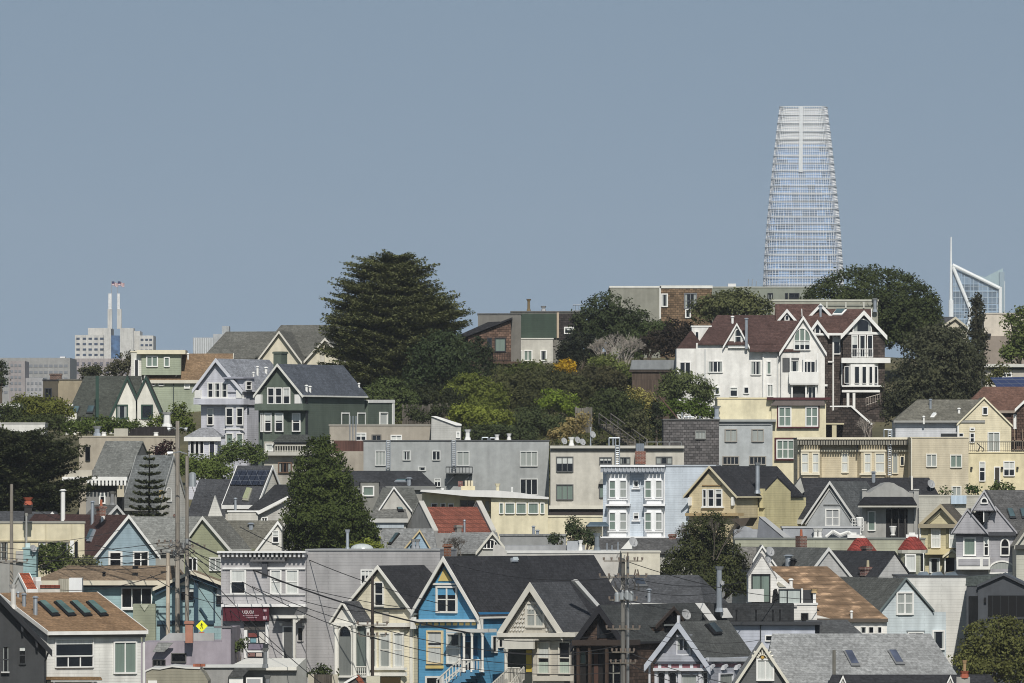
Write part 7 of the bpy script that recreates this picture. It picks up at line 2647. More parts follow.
def h_right_front():
    w = M('siding', (196, 208, 212))
    b = B('gable_house', 'pale icy blue gable house with four paned window and mottled grey roof', 'house', 878, 714, -26)
    F = b.F
    b.gab((876.5, 614), (906, 578), (933.5, 610), w, M('roof', (92, 94, 90)), None, D=15, ov=.5, of=.1, tt=.2)
    b.gab((876.5, 614.5), (906, 577.5), (933.8, 610), None, None, M('trim', (104, 116, 116)), D=.2, of=.2, ov=.5, tt=.18)
    b.wall([(932, LOW), (932, 612), (946, 612), (946, LOW)], w, 6, out=-.05, name='wing_wall')
    b.win(F, 896.5, 591.5, 914, 615, 2, 2, t=1.8, g='c')
    b.win(F, 932.5, 630, 945, 650, 1, 1, t=1.6)
    b.rect(F, 907, 630.5, 925, 632, M('trim', (120, 128, 130)), 'window_head', .1, .15)
    b.win(F, 908, 632, 924, 650, 2, 1, t=1)
    b = B('flat_roof_house', 'plain white clapboard box with flat skylights, left of the charcoal modern house', 'house', 967.5, 724, 0)
    F = b.F
    b.flat(898, 967.2, 575.5, M('siding', (214, 214, 208)), M('trim', (66, 68, 70)), D=10, cap_h=.12)
    for x in (917, 931, 945):
        b.slab(F, [(x, 575.3), (x + 13, 575.3), (x + 10, 571.5), (x + 2, 572.5)], M('glass', (110, 124, 136)), 'flat_skylight', -1, 1.5)
    b = B('modern_house', 'charcoal grey modern house with low gable over a wide dark opening', 'house', 978, 716, 4)
    F = b.F
    c = M('stucco', (76, 80, 86))
    b.flat(966.5, 980, 584, c, M('roof', (80, 88, 86)), D=8, out=-.2, name='side_wall')
    b.gab((977.5, 585), (1003.5, 573.5), (1038, 590), c, M('trim', (84, 88, 94)), M('trim', (70, 74, 80)), D=10, ov=.5, of=.25, tt=.2)
    b.slab(F, [(966, 577), (1001, 574), (985, 586), (966, 585)], M('roof', (84, 92, 90)), 'lower_roof', -.6, 6)
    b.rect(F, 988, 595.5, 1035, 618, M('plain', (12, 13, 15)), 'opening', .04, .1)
    for i in range(5):
        b.rect(F, 992 + i * 8, 596, 993 + i * 8, 618, M('trim', (34, 35, 38)), 'opening_mullion', .08, .06)
    b.rect(F, 987, 617, 1035, 619, M('trim', (60, 62, 66)), 'balcony_edge', .5, .6)
    b.rect(F, 968.7, 596, 977.8, 631, M('glass', (26, 28, 32)), 'side_window', -.1, .1)
    b.rect(F, 984, 597.5, 986.2, 603, BLACK, 'wall_lamp', .2, .25)
h_right_front()

# ------------------------------------------------------------------ poles, sign, wires
POLEM = M('wood', (150, 142, 130))
def crossarm(mb, x, py, Y, w, dy=.25, tilt=0):
    c = at(x, py, Y)
    a, b = c + V3((-w, -dy, -tilt)), c + V3((w, -dy, tilt))
    mb.tube(a, b, .055, .055, 4)
    return a, b
def pole(label, x0, pt, pb, Y, r=.16, col=(150, 142, 130), arms=(), ins=0, x1=None, transf=(), lamp=()):
    o = bpy.data.objects.new('utility_pole', None)
    COL.objects.link(o)
    base = at(x0 if x1 is None else x1, pb, Y)
    base.z = min(base.z, ground(base.x, Y) - .2)
    o.location = base
    tag(o, label, 'utility pole', 'utility poles')
    top = at(x0, pt, Y)
    MB().tube((0, 0, 0), top - base, r * 1.15, r * .85, 8).build('pole', M('wood', col), o)
    for py, w in arms:
        mb = MB()
        crossarm(mb, x0, py, Y, w)
        mb.v = [tuple(V3(v) - base) for v in mb.v]
        a = mb.build('crossarm', M('wood', (120, 112, 100)), o)
        n = ins or 4
        for i in range(n):
            c = at(x0, py, Y) - base + V3((-w + 2 * w * i / (n - 1), -.25, .05))
            MB().tube(c, c + V3((0, 0, .22)), .06, .09, 6).build('insulator', M('plain', (120, 106, 96)), a)
    for dx, py, h, rr in transf:
        c = at(x0 + dx, py, Y) - base
        MB().tube(c - V3((0, .2, h)), c - V3((0, .2, 0)), rr, rr, 10).tube(c - V3((0, .2, 0)), c + V3((0, -.2, .15)), rr, rr * .4, 10).build('transformer', M('metal', (176, 182, 184)), o)
    for dx, py in lamp:
        c = at(x0, py, Y) - base
        d = at(x0 + dx, py - 1, Y) - base
        MB().path([c, (c + d) / 2 + V3((0, -.2, .15)), d], .05).tube(d, d + V3((dx * .03, 0, -.05)), .14, .2, 8).build('lamp_arm', M('metal', (170, 174, 176)), o)
    return o
pole('weathered utility pole at the far left in front of the yellow flat roofed building', 11.5, 484, 585, 735, .15, arms=((562, 1.3),))
pole('tall weathered utility pole with street lamp arms right of the tiered conifer', 177.5, 421, 645, 718, .19, arms=((546, 1.6), (553, 1.3)), lamp=((7, 430), (-7, 430)))
pole('utility pole with a grey transformer can close beside the tall weathered pole', 187, 456, 642, 714, .16, arms=((548, 1.4),), transf=((5.5, 474, 1.0, .3),), lamp=((-14, 454),))
pole('short pale concrete coloured pole left of the two tall weathered poles', 168, 553, 642, 709, .17, (196, 180, 158), arms=((543, .7),))
pole('slim black and brown pole standing in front of the cream victorian', 372.5, 576, 690, 676, .12, (62, 54, 50), arms=((636, 1.0), (625, 1.1)))
pole('big utility pole with three crossarms and transformer cans in front of the dark shingle house', 623, 558, 700, 656, .17, (112, 110, 105), arms=((561, 1.4), (577, 1.7), (600, 1.0), (629, 1.2), (652, .8), (663, .9)), ins=6,
     transf=((-6, 594, .55, .2), (-1, 592, .55, .2), (4, 592, .55, .2), (8, 593, .55, .2)))
mbp = MB()
c = at(627.8, 556, 656.4)
mbp.tube(at(627.8, 700, 656.4), c, .12, .1, 8)
tag(mbp.build('utility_pole', M('metal', (150, 152, 152)), None), 'slim grey second mast tight against the big utility pole', 'utility pole', 'utility poles')

def pole_hardware():
    # cut-outs, brackets and cable loops bolted to the big pole and the pair at the left
    rg = random.Random(3)
    big = [o for o in bpy.data.objects if o.name.startswith('utility_pole') and o.get('label', '').startswith('big utility')][0]
    tall = [o for o in bpy.data.objects if o.name.startswith('utility_pole') and o.get('label', '').startswith('tall weathered')][0]
    for i in range(16):
        x, y = 623 + rg.uniform(-15, 17), rg.choice((560, 566, 576, 582, 590, 599)) + rg.uniform(-2, 2)
        c = at(x, y, 656 - .35 * rg.random() - .2) - big.location
        MB().tube(c, c + V3((rg.uniform(-.12, .12), 0, rg.uniform(.3, .55))), .05, .05, 6).build('fuse_cutout', M('plain', rg.choice(((150, 148, 144), (96, 84, 74), (70, 68, 66)))), big)
    for i in range(7):
        a = at(623 + rg.uniform(-14, 0), 562 + rg.uniform(0, 34), 655.7) - big.location
        b = at(623 + rg.uniform(0, 15), 566 + rg.uniform(0, 40), 655.6) - big.location
        pts = [a.lerp(b, k / 8) - V3((0, 0, 1.1 * (k / 8) * (1 - k / 8))) for k in range(9)]
        MB().path(pts, .025, 4).build('cable_loop', M('plain', (52, 52, 54)), big)
    for i in range(9):
        a = at(168 + rg.uniform(-6, 16), 540 + rg.uniform(0, 16), 711) - tall.location
        b = at(178 + rg.uniform(-4, 16), 542 + rg.uniform(0, 20), 711) - tall.location
        pts = [a.lerp(b, k / 8) + V3((0, 0, rg.uniform(-1.6, 1.2) * (k / 8) * (1 - k / 8))) for k in range(9)]
        MB().path(pts, .035, 4).build('cable_loop', M('plain', (60, 60, 60)), tall)
    for x, y in ((171, 546), (183, 549), (187, 545), (175, 556)):
        c = at(x, y, 711.2) - tall.location
        MB().tube(c, c + V3((0, 0, .5)), .13, .13, 8).build('junction_box', M('metal', (170, 172, 170)), tall)
pole_hardware()

def crossing_sign():
    Y = 699
    o = bpy.data.objects.new('crossing_sign', None)
    COL.objects.link(o)
    base = at(201.7, 700, Y)
    o.location = base
    tag(o, 'yellow diamond pedestrian crossing sign with a black walking figure', 'road sign')
    c = at(201.7, 626, Y) - base
    s = Y / FP
    MB().tube((0, .06, 0), c + V3((0, .06, .4)), .04).build('post', METAL, o)
    R_ = 6.0 * s
    MB().prism([c + V3((R_, 0, 0)), c + V3((0, 0, R_)), c + V3((-R_, 0, 0)), c + V3((0, 0, -R_))], (0, .03, 0)).build('sign_plate', M('plain', (236, 240, 20)), o)
    k = s
    def q(x, z):
        return c + V3((x * k, -.012, z * k))
    mb = MB()
    mb.prism([q(.0 + .55 * math.cos(t), 2.6 + .55 * math.sin(t)) for t in [i * math.pi / 4 for i in range(8)]], (0, .01, 0))
    for pts in ([(-.45, 2), (.5, 2), (.55, 0), (-.4, 0)], [(-.4, 0), (.1, 0), (-.9, -2.9), (-1.5, -2.9)], [(.05, 0), (.55, 0), (1.4, -2.9), (.85, -2.9)], [(-.4, 1.9), (-.3, 1.3), (-1.3, .3), (-1.5, .7)], [(.45, 1.9), (.4, 1.2), (1.3, .5), (1.5, .9)]):
        mb.prism([q(*p) for p in pts], (0, .01, 0))
    mb.build('walking_figure', BLACK, o)
    MB().box(tuple(c + V3((-2.6 * k, 0, -7.3 * k))), tuple(c + V3((2.6 * k, .03, -6.2 * k)))).build('lower_plate', M('plain', (200, 80, 40)), o)
crossing_sign()

def wire(a, b, sag, r=.022, lab=None):
    r *= 1.35
    p, q = at(*a), at(*b)
    n = 14
    pts = [p.lerp(q, i / n) - V3((0, 0, sag * 4 * (i / n) * (1 - i / n))) for i in range(n + 1)]
    o = MB().path(pts, r, 4).build('overhead_wire', M('plain', (46, 46, 48)), None)
    tag(o, lab, 'wire', 'overhead wires')
L1 = 'thin dark wire slanting down over the grey shop and its flank wall'
L2 = 'thin dark wire strung level across the roofs at the left edge'
L3 = 'thin dark wire running to the big utility pole at the bottom centre'
L4 = 'thin dark wire crossing the front street roofs right of the big utility pole'
for a, b_, sg, r, l in (
    ((-10, 561, 735), (168, 566, 709), .5, .024, L2), ((-10, 541, 735), (120, 530, 735), .5, .022, L2), ((95, 545, 730), (187, 552, 713), .4, .024, L2), ((60, 590, 700), (168, 571, 709), .5, .022, L2), ((150, 575, 709), (222, 604, 695), .4, .022, L1), ((187, 570, 713), (250, 655, 690), .3, .022, L1),
    ((192, 552, 712), (440, 612, 672), .7, .024, L1), ((300, 600, 692), (372, 612, 676), .2, .022, L1), ((623, 560, 656), (820, 600, 690), .6, .022, L4), ((500, 640, 670), (622, 630, 656), .4, .022, L3),
    ((186, 539, 712), (470, 633, 660), .9, .05, 'thick black cable slanting down over the grey shop and the cream victorian'),
    ((240, 527, 716), (450, 606, 665), .6, .024, L1), ((188, 547, 712), (380, 640, 668), .8, .024, L1), ((190, 556, 712), (372, 628, 675), .5, .022, L1),
    ((188, 553, 712), (330, 690, 660), .6, .022, L1), ((188, 549, 712), (262, 600, 690), .4, .022, L1), ((182, 560, 712), (300, 668, 680), .5, .02, L1), ((215, 601, 695), (235, 605, 694), .1, .02, L1),
    ((-10, 546, 735), (170, 541, 716), .6, .022, L2), ((-10, 551, 735), (176, 552, 716), .5, .022, L2), ((-10, 556, 735), (177, 546, 716), .7, .022, L2), ((12, 561, 735), (168, 555, 709), .7, .022, L2), ((12, 494, 735), (60, 520, 740), .2, .02, L2), ((35, 572, 730), (78, 540, 735), .2, .02, L2),
    ((120, 562, 712), (152, 556, 710), .3, .02, L2), ((80, 560, 716), (176, 580, 709), .3, .02, L2),
    ((372, 637, 676), (618, 663, 656), .9, .026, L3), ((372, 626, 676), (618, 652, 656), .9, .026, L3), ((440, 560, 690), (614, 578, 656), .7, .022, L3), ((500, 652, 664), (622, 645, 656), .4, .03, L3), ((380, 650, 674), (622, 672, 656), .8, .024, L3),
    ((628, 652, 656), (780, 690, 650), .5, .026, L4), ((628, 629, 656), (760, 655, 652), .5, .022, L4), ((628, 577, 656), (745, 582, 690), .5, .02, L4), ((628, 588, 656), (722, 592, 690), .4, .02, L4), ((628, 600, 656), (760, 612, 690), .5, .02, L4), ((628, 663, 656), (720, 690, 648), .4, .024, L4), ((660, 635, 658), (760, 640, 660), .4, .02, L4)):
    wire(a, b_, sg, r, l)
# ------------------------------------------------------------------ trees and bushes
GT = 'trees on the hillside'
GB = 'bushes on the hillside'
CY1, CY2 = (62, 70, 44), (44, 54, 40)
cypress('cypress_tree', 'great spreading cypress standing on the skyline left of centre', 966,
        [(260, 376, 406), (265, 362, 418), (270, 350, 427), (277, 347, 430), (285, 344, 431), (293, 338, 438), (301, 332, 450), (308, 328, 460), (315, 325, 467), (322, 323, 471), (329, 323, 468), (337, 322, 462), (345, 321, 458), (353, 320, 453), (361, 320, 448), (369, 322, 444), (378, 325, 440), (387, 330, 434), (398, 340, 425)],
        396, 255, 428, (94, 101, 68), GT, .17, .8)
cypress('cypress_tree', 'dark flat branched cypress filling the left edge of the picture', 806,
        [(436, -10, 40), (441, -26, 58), (448, -30, 70), (456, -30, 80), (464, -30, 76), (472, -30, 70), (480, -30, 66), (488, -30, 84), (496, -30, 92), (504, -26, 88), (511, -24, 70)],
        14, 430, 560, (62, 70, 48), GT, .17, .5)

def T(lab, lobes, Y, col, name='tree', cat='tree', g=GT, **k):
    return plant(name, lab, cat, lobes, Y, tuple(min(235, int(c * 1.28)) for c in col), group=g, **k)
T('dark broad tree in front of the great cypress', [(442, 358, 32, 24), (425, 375, 20, 18), (462, 372, 18, 20), (445, 345, 18, 13)], 950, (46, 58, 40), leaf=.28, cr=.9)
T('narrow dark evergreen against the brown shingle house', [(481, 358, 8, 22), (474, 352, 6, 15), (489, 362, 6, 15)], 1010, (40, 50, 36), leaf=.26, cr=.6)
T('round dark crowned tree left of the grey and brown flat roofed house', [(608, 318, 30, 24), (586, 328, 16, 16), (633, 326, 17, 18), (612, 334, 30, 14)], 1020, (48, 58, 40), leaf=.28, cr=.8, rad=(.88, 1.02), fill=.45)
T('dark upright bush below the round dark crowned tree', [(578, 352, 18, 20), (566, 356, 10, 14), (592, 350, 8, 16)], 1000, (34, 40, 34), leaf=.24, cr=.6, dens=3.2)
T('purplish dark tree left of the white house', [(676, 340, 18, 20), (655, 346, 14, 14), (690, 334, 8, 10)], 1000, (42, 38, 38), leaf=.26, cr=.8)
T('green dense tree between the round tree and the purplish tree', [(648, 338, 18, 16), (632, 350, 12, 12), (660, 328, 12, 8)], 1012, (54, 66, 42), leaf=.28, cr=.8)
T('wide olive tree in front of the long grey green house', [(730, 306, 28, 14), (705, 312, 14, 12), (755, 308, 16, 10), (738, 297, 18, 6)], 1000, (72, 78, 54), leaf=.3, cr=.9)
T('big broad dark umbrella crowned tree under the skyscraper', [(871, 311, 70, 43), (908, 326, 34, 26), (880, 336, 44, 22)], 1015, (50, 60, 38), leaf=.3, cr=.95, dens=2.8, fill=.4, rad=(.93, 1.0), low=-.4)
T('dark grey green round tree right of the dark shingle house', [(940, 372, 42, 40), (915, 390, 30, 30), (965, 362, 22, 28), (930, 345, 28, 16), (900, 405, 22, 20), (960, 398, 22, 20), (945, 334, 22, 8)], 945, (58, 62, 50), leaf=.3, cr=1.0, dens=2.6, fill=.5)
T('columnar dark conifer on the skyline at the right', [(977, 325, 8.5, 28), (976.5, 305, 5, 12), (977, 345, 9.5, 18)], 1030, (50, 52, 44), leaf=.28, cr=.6, up=.1)
T('pale leaved tree cut by the right edge above the white flat roofed house', [(1020, 335, 13, 16), (1010, 322, 7, 7), (1025, 316, 10, 10), (1018, 352, 15, 11), (1008, 352, 8, 7)], 1010, (72, 84, 48), leaf=.3, cr=.8)
T('olive shrub at the foot of the pale leaved tree', [(1000, 372, 8, 9), (992, 380, 7, 6)], 960, (66, 70, 44), 'shrub', 'bush', GB, leaf=.26, cr=.6, trunk=0)
T('dark conifer tip at the left end of the crest', [(1, 375, 7, 16), (-6, 385, 8, 14)], 1010, (44, 54, 40), leaf=.28, cr=.6)
T('scrubby dark tree below the far pale twin tower block', [(122, 365, 11, 11), (112, 372, 9, 7), (132, 360, 6, 9)], 1000, (62, 64, 52), leaf=.26, cr=.6, dens=1.8)
T('small dark tree left of the scrubby dark tree', [(88, 372, 9, 6), (96, 370, 8, 5)], 1040, (56, 60, 46), leaf=.26, cr=.6)
T('big pyramid shaped dark evergreen in the middle left', [(320, 447, 13, 10), (320, 460, 22, 13), (321, 474, 28, 14), (323, 488, 33, 15), (325, 503, 38, 15), (327, 518, 43, 15), (329, 532, 48, 14), (330, 544, 49, 12)], 778, (54, 66, 34), leaf=.23, cr=.62, dens=2.8, fill=.3, rad=(.88, 1.04), dz=.9)
T('airy dark tree with bare twigs in front of the ochre gable house', [(706, 540, 26, 24), (690, 560, 24, 22), (722, 562, 24, 24), (708, 582, 36, 18), (668, 576, 16, 14), (738, 585, 14, 14), (712, 522, 14, 10)], 742, (52, 58, 38), leaf=.22, cr=.7, dens=2.3, fill=.5, fork=6)
T('round leafy tree at the bottom right corner', [(990, 645, 28, 24), (970, 660, 16, 16), (1012, 650, 24, 26), (995, 672, 34, 16), (1005, 628, 16, 10)], 672, (76, 80, 46), leaf=.22, cr=.7, dens=2.2, fork=5)
T('small dark conifer in front of the cream flat roofed house', [(577, 534, 10, 14), (572, 527, 5, 10), (589, 540, 9, 9), (556, 541, 7, 7)], 770, (50, 62, 44), leaf=.2, cr=.5)
T('slim clipped column of cypress beside the blank dark shingle block', [(656.5, 424, 6.5, 20), (656.5, 408, 4.5, 8)], 905, (40, 48, 36), leaf=.22, cr=.45, dens=3.4)

# Norfolk Island pine: whorls of drooping plumes
def tiered():
    Y = 812
    s = Y / FP
    rs = np.random.default_rng(5)
    o = bpy.data.objects.new('tiered_conifer', None)
    COL.objects.link(o)
    base = at(149.3, 560, Y)
    o.location = base
    tag(o, 'slender conifer with widely spaced tiers of flat branches behind the utility poles', 'tree', GT)
    MB().tube((0, 0, 0), (0, 0, (560 - 450) * s), .17, .04, 7).build('trunk', M('plain', (70, 66, 54)), o)
    Cs, Ns = [], []
    for py, hw in ((452.5, 3), (458.8, 6), (466, 9.5), (473.5, 11.5), (481.5, 14.5), (487, 16), (493.5, 17), (500.5, 20.5), (508, 20.5), (515, 19), (523, 19)):
        R_ = hw * s
        n = 6 + int(hw / 3)
        for i in range(n):
            th = 2 * math.pi * (i + rs.uniform(-.2, .2)) / n
            m = max(14, int(R_ * 95))
            t = rs.uniform(.08, 1, m)
            x = R_ * t
            z = (560 - py) * s - .08 * R_ * np.sin(t * 2.8) + .14 * R_ * t ** 3 + rs.normal(size=m) * .035
            w = rs.normal(size=m) * .14 * (1.1 - .5 * t)
            Cs.append(np.stack([x * math.cos(th) - w * math.sin(th), x * math.sin(th) + w * math.cos(th), z], 1))
            Ns.append(np.array([0, 0, .9]) + rs.normal(size=(m, 3)) * .6)
    C, N = np.concatenate(Cs), np.concatenate(Ns)
    leaf_mesh('crown', C, N / np.linalg.norm(N, axis=1, keepdims=True), .13, M('leaf', (66, 74, 52)), o, rs, 1.8)
tiered()

bare_tree('bare_tree', 'pale leafless tree at the foot of the round dark crowned tree', 990, 620, 331, 372, 26, (150, 142, 132), GT, 4, 7, .1)
bare_tree('bare_tree', 'leafless twiggy bush beside the dark upright bush', 985, 600, 336, 366, 12, (150, 142, 130), GT, 8, 4, .08)
bare_tree('bare_tree', 'grey twigs of a leafless tree above the round vents below the red tile roof', 776, 456, 534, 556, 20, (96, 90, 84), GT, 9, 6, .06)
bare_tree('bare_tree', 'bare branches against the pale blue wall beside the ochre gable house', 790, 690, 520, 560, 14, (104, 96, 88), GT, 12, 4, .06)
bare_tree('bare_tree', 'bare twigs growing out of the airy dark tree', 740, 712, 512, 560, 16, (90, 82, 74), GT, 15, 2, .05)
bare_tree('bare_tree', 'thin bare branches on the roof edge below the dark shingle house', 866, 868, 416, 440, 10, (140, 130, 120), GT, 21, 4, .05)

YG, OL, DG, GR = (104, 116, 44), (74, 78, 46), (46, 56, 40), (62, 74, 44)
for lab, lobes, Y, col in (
    ('yellow green rounded shrub right of the dark green house', [(388, 392, 20, 15), (376, 400, 14, 14), (404, 400, 14, 14), (388, 414, 18, 10)], 930, GR),
    ('yellow tipped large shrub below the brown shingle house', [(470, 388, 22, 15), (452, 402, 18, 18), (488, 398, 20, 16), (470, 410, 26, 16)], 945, (80, 90, 40)),
    ('dark broad shrub behind the bright lime bush', [(540, 384, 34, 16), (512, 392, 24, 18), (568, 392, 26, 18), (545, 402, 40, 16)], 955, (58, 62, 42)),
    ('bright lime green bush in the middle of the planted hillside', [(552, 398, 12, 9), (566, 404, 11, 10), (546, 404, 8, 7), (572, 410, 6, 6)], 932, (86, 104, 38)),
    ('low green shrub along the foot of the pale lower storey on the crest', [(530, 368, 14, 7), (518, 374, 12, 7)], 990, (66, 76, 40)),
    ('green feathery shrub below the leafless tree', [(605, 365, 16, 10), (618, 374, 18, 10)], 975, (78, 88, 48)),
    ('dark grey green shrub left of the garden shed', [(600, 378, 24, 12), (580, 386, 20, 14), (618, 386, 18, 12)], 965, (58, 58, 44)),
    ('deep green rounded tree in the middle of the hillside', [(614, 404, 22, 15), (598, 412, 16, 14), (632, 412, 16, 14), (612, 420, 26, 14)], 935, (50, 60, 38)),
    ('pale olive tree right of the deep green rounded tree', [(642, 402, 13, 12), (648, 414, 10, 12), (634, 396, 8, 8)], 938, (116, 112, 68)),
    ('grey green leafy bush below the big white house', [(690, 388, 22, 14), (676, 382, 14, 12), (706, 396, 12, 10), (668, 392, 12, 10)], 930, (70, 80, 52)),
    ('fresh green ivy hedge left of the yellow cream building', [(686, 408, 22, 9), (704, 412, 14, 8), (668, 408, 10, 8)], 918, (60, 76, 32)),
    ('olive shrub above the low grey stair house', [(480, 418, 20, 12), (462, 414, 14, 10), (500, 422, 18, 12)], 920, (92, 102, 42)),
    ('deep green low shrub behind the grey apartment roof', [(500, 434, 22, 10), (478, 434, 16, 9), (524, 436, 16, 9)], 908, (52, 62, 42)),
    ('shaded green shrub left of the bare earth bank', [(546, 424, 20, 11), (530, 418, 16, 12), (562, 430, 12, 9)], 915, (56, 66, 44)),
    ('dry tawny shrub on the bare earth bank', [(572, 428, 12, 8), (560, 434, 10, 6), (582, 420, 8, 6)], 908, (112, 102, 70)),
    ('shaggy shrub right of the garden stairs', [(640, 424, 12, 14), (630, 430, 8, 8)], 912, (66, 70, 52)),
    ('loose dark shrub against the grey board fence', [(414, 413, 9, 9), (440, 412, 8, 9), (428, 417, 8, 6)], 917, (48, 56, 38)),
    ('dark shrub in the shade below the dark broad tree', [(430, 398, 24, 14), (408, 402, 18, 14), (450, 400, 14, 12)], 935, (42, 48, 34)),
    ('round green bush in front of the timber cottage', [(96, 426, 24, 8), (76, 427, 14, 7), (122, 426, 18, 7)], 900, (62, 76, 38)),
    ('sunny green shrub at the right end of the cottage hedge', [(158, 423, 10, 8), (178, 414, 10, 11), (182, 424, 12, 12)], 900, (74, 86, 42)),
    ('yellowish hedge behind the white flat slab at the left', [(40, 408, 26, 12), (20, 414, 18, 12), (58, 412, 16, 12), (28, 402, 14, 7)], 945, (76, 82, 36)),
    ('dark green shrub left of the yellowish hedge', [(10, 412, 14, 12), (22, 424, 20, 10), (50, 424, 22, 8)], 930, (54, 64, 38)),
    ('leafy green bush in front of the lavender house', [(240, 452, 18, 10), (228, 456, 10, 9), (256, 456, 10, 9)], 885, (66, 80, 44)),
    ('green hedge left of the lavender porch', [(196, 464, 14, 8), (212, 464, 14, 8), (182, 462, 8, 8)], 872, (74, 88, 46)),
    ('large green bush below the lavender porch', [(206, 472, 18, 10), (190, 468, 12, 9), (222, 474, 12, 9)], 862, (70, 84, 42)),
    ('dark red leaved bush beside the tan stucco house', [(166, 448, 8, 6), (158, 452, 6, 5)], 850, (48, 32, 38)),
    ('green bush on the flat roof below the yellow flat roofed building', [(54, 555, 16, 11), (40, 560, 8, 8), (66, 562, 9, 8), (54, 566, 16, 6)], 742, (66, 78, 44)),
    ('sparse grey shrub under the light blue gable', [(88, 562, 12, 5), (76, 566, 8, 4)], 740, (84, 88, 66)),
    ('clipped dark shrub at the foot of the tan flat roofed house', [(970, 491, 5, 5), (976, 492, 4, 5), (946, 493, 4, 4)], 842, (48, 66, 36)),
    ('pair of round shrubs on the ledge of the yellow lower storey', [(997, 488, 7, 5), (1007, 489, 6, 5)], 842, (62, 76, 42)),
    ('dark bush with one white bloom below the grey flank wall', [(326, 672, 8, 6), (314, 673, 6, 4)], 684, (48, 58, 36)),
    ('weedy bush beside the shop steps', [(238, 648, 3, 5), (242, 645, 3, 4)], 692, (54, 66, 40)),
    ('yellow green foliage behind the skylight dome', [(372, 546, 14, 5), (358, 548, 10, 4)], 760, (84, 94, 36))):
    T(lab, lobes, Y, col, 'shrub', 'bush', GB, leaf=.24, cr=.65, trunk=.06, dens=2.4)
T('bright yellow flowering bush on the crest', [(566, 366, 9, 6), (560, 368, 5, 5), (572, 369, 5, 5)], 980, (150, 122, 26), 'flowering_bush', 'bush', GB, leaf=.2, cr=.5, trunk=.05, crown='blossom')

# ground cover of the planted slope
def undergrowth():
    rs = np.random.default_rng(77)
    n = 2600
    px = rs.uniform(372, 720, n)
    Y = rs.uniform(905, 1030, n)
    C = []
    for x, y in zip(px, Y):
        if 566 < x < 604 and y < 925:
            continue
        X = (x - CX) / FP * y
        z = ground(X, y)
        m = 22
        q = rs.normal(size=(m, 3)) * np.array([.7, .7, .4]) + np.array([X, y, z + .55])
        C.append(q)
    C = np.concatenate(C)
    N = rs.normal(size=C.shape) * .6 + np.array([0, -.4, .7])
    o = leaf_mesh('undergrowth', C, N / np.linalg.norm(N, axis=1, keepdims=True), .26, M('leaf', (74, 80, 50)), None, rs)
    o['kind'] = 'stuff'
    o['label'] = 'low tangled undergrowth covering the planted slope'
undergrowth()

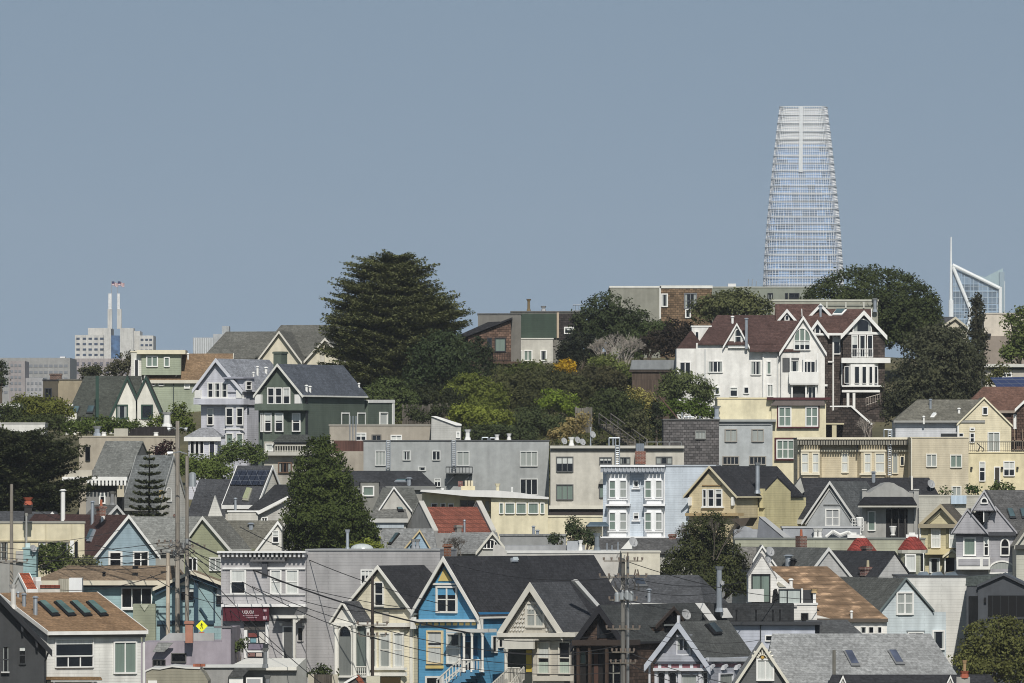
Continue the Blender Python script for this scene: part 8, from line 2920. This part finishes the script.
def bits():
    # bare earth bank, garden stairs, fences on the slope
    mb = MB()
    nx, ny = 14, 12
    for j in range(ny):
        for i in range(nx):
            y = 901 + j * 2.6
            w = 1 - .5 * (j / ny) ** 2
            x = (588 + (-21 + 42 * i / (nx - 1)) * w + j * .5 + 2.5 * math.sin(j * 1.7) - CX) / FP * y
            mb.v.append((x, y, ground(x, y) + .25 + .12 * math.sin(i * 2.1 + j)))
    mb.f = [(j * nx + i, j * nx + i + 1, (j + 1) * nx + i + 1, (j + 1) * nx + i) for j in range(ny - 1) for i in range(nx - 1)]
    structure(mb.build('earth_bank', M('ground', (140, 112, 72)), None))
    o = bpy.data.objects.new('garden_stairs', None)
    COL.objects.link(o)
    a, b = at(606, 424, 925), at(642, 450, 903)
    o.location = b
    tag(o, 'grey timber garden stairs with handrails climbing the planted slope', 'stairs')
    d = a - b
    mb = MB()
    for i in range(18):
        p = d * (i / 17)
        mb.box((p.x - .7, p.y - .25, p.z - .1), (p.x + .5, p.y + .35, p.z))
    for k in (-.62, .42):
        mb.tube((k, 0, -.2), (d.x + k, d.y, d.z - .2), .1, .1, 4)
    mb.build('tread_flight', M('wood', (110, 104, 96)), o)
    for k in (-.7, .5):
        mb = MB()
        mb.tube((k, 0, 1.05), (d.x + k, d.y, d.z + 1.05), .06).tube((k, 0, .6), (d.x + k, d.y, d.z + .6), .05)
        for i in range(6):
            p = d * (i / 5)
            mb.tube((p.x + k, p.y, p.z), (p.x + k, p.y, p.z + 1.1), .07)
        mb.build('handrail', M('wood', (126, 120, 110)), o)
    def fence(lab, x0, x1, yt, yb, Y, col, r=0):
        n = int((x1 - x0) / 2.2)
        f = bpy.data.objects.new('board_fence', None)
        COL.objects.link(f)
        base = at(x0, yb, Y)
        f.location = base
        tag(f, lab, 'fence', 'board fences on the slope')
        mb = MB()
        s = Y / FP
        for i in range(n):
            x = i * 2.2 * s
            h = (yb - yt) * s * RNG.uniform(.88, 1.05)
            mb.box((x, 0, -1.5), (x + 1.9 * s, .04, h))
        mb.build('board_row', M('wood', col), f)
        mb = MB()
        for i in range(0, n + 1, 6):
            mb.box((i * 2.2 * s, .05, -1.5), (i * 2.2 * s + .12, .17, (yb - yt) * s))
        mb.build('post_row', M('wood', col), f)
    fence('weathered grey board fence behind the rooftop stair house', 402, 452, 404, 420, 922, (96, 90, 82))
    fence('short pale grey board fence in the middle of the planted slope', 575, 594, 407, 418, 922, (116, 112, 104))
    fence('dark board fence under the dark broad tree', 466, 492, 398, 412, 980, (84, 76, 66))
    b = B('carport', 'white flat roof slab on a pale wall at the left edge beside the hedge', 'building', 10, 938, 0, None)
    b.rect(b.F, -20, 403.5, 20, 408, WHITE, 'roof', .8, 6)
    b.rect(b.F, -20, 408, 5, LOW, M('stucco', (190, 190, 188)), 'wall', 0, 5)
    b.rect(b.F, -20, 408, 4, 416, M('stucco', (170, 176, 190)), 'wall_band', .1, .2)
    b = B('flat_roof_house', 'long white blank wall above the dark cypress at the left edge', 'house', 2, 912, 0)
    b.slab(b.F, [(2, LOW), (4, 423), (45, 422.8), (45, LOW)], M('siding', (218, 218, 212)), 'wall', 0, 6)
    b.rect(b.F, 1.5, 422.5, 45.3, 423.6, M('trim', (190, 190, 186)), 'roof', .1, 6.2)
    b.slab(b.F, [(34, 440.5), (44, 437.5), (44.3, 439), (35, 442.5)], WHITE, 'canopy', 1.5, 1.2)
    mb = MB()
    a, c = at(659, 396, 912), at(678, 419, 900)
    mb.tube(a, c, .08, .08, 6)
    tag(mb.build('sloping_beam', M('wood', (104, 78, 62)), None), 'orange brown sloping timber above the blank dark shingle block', 'beam')
bits()
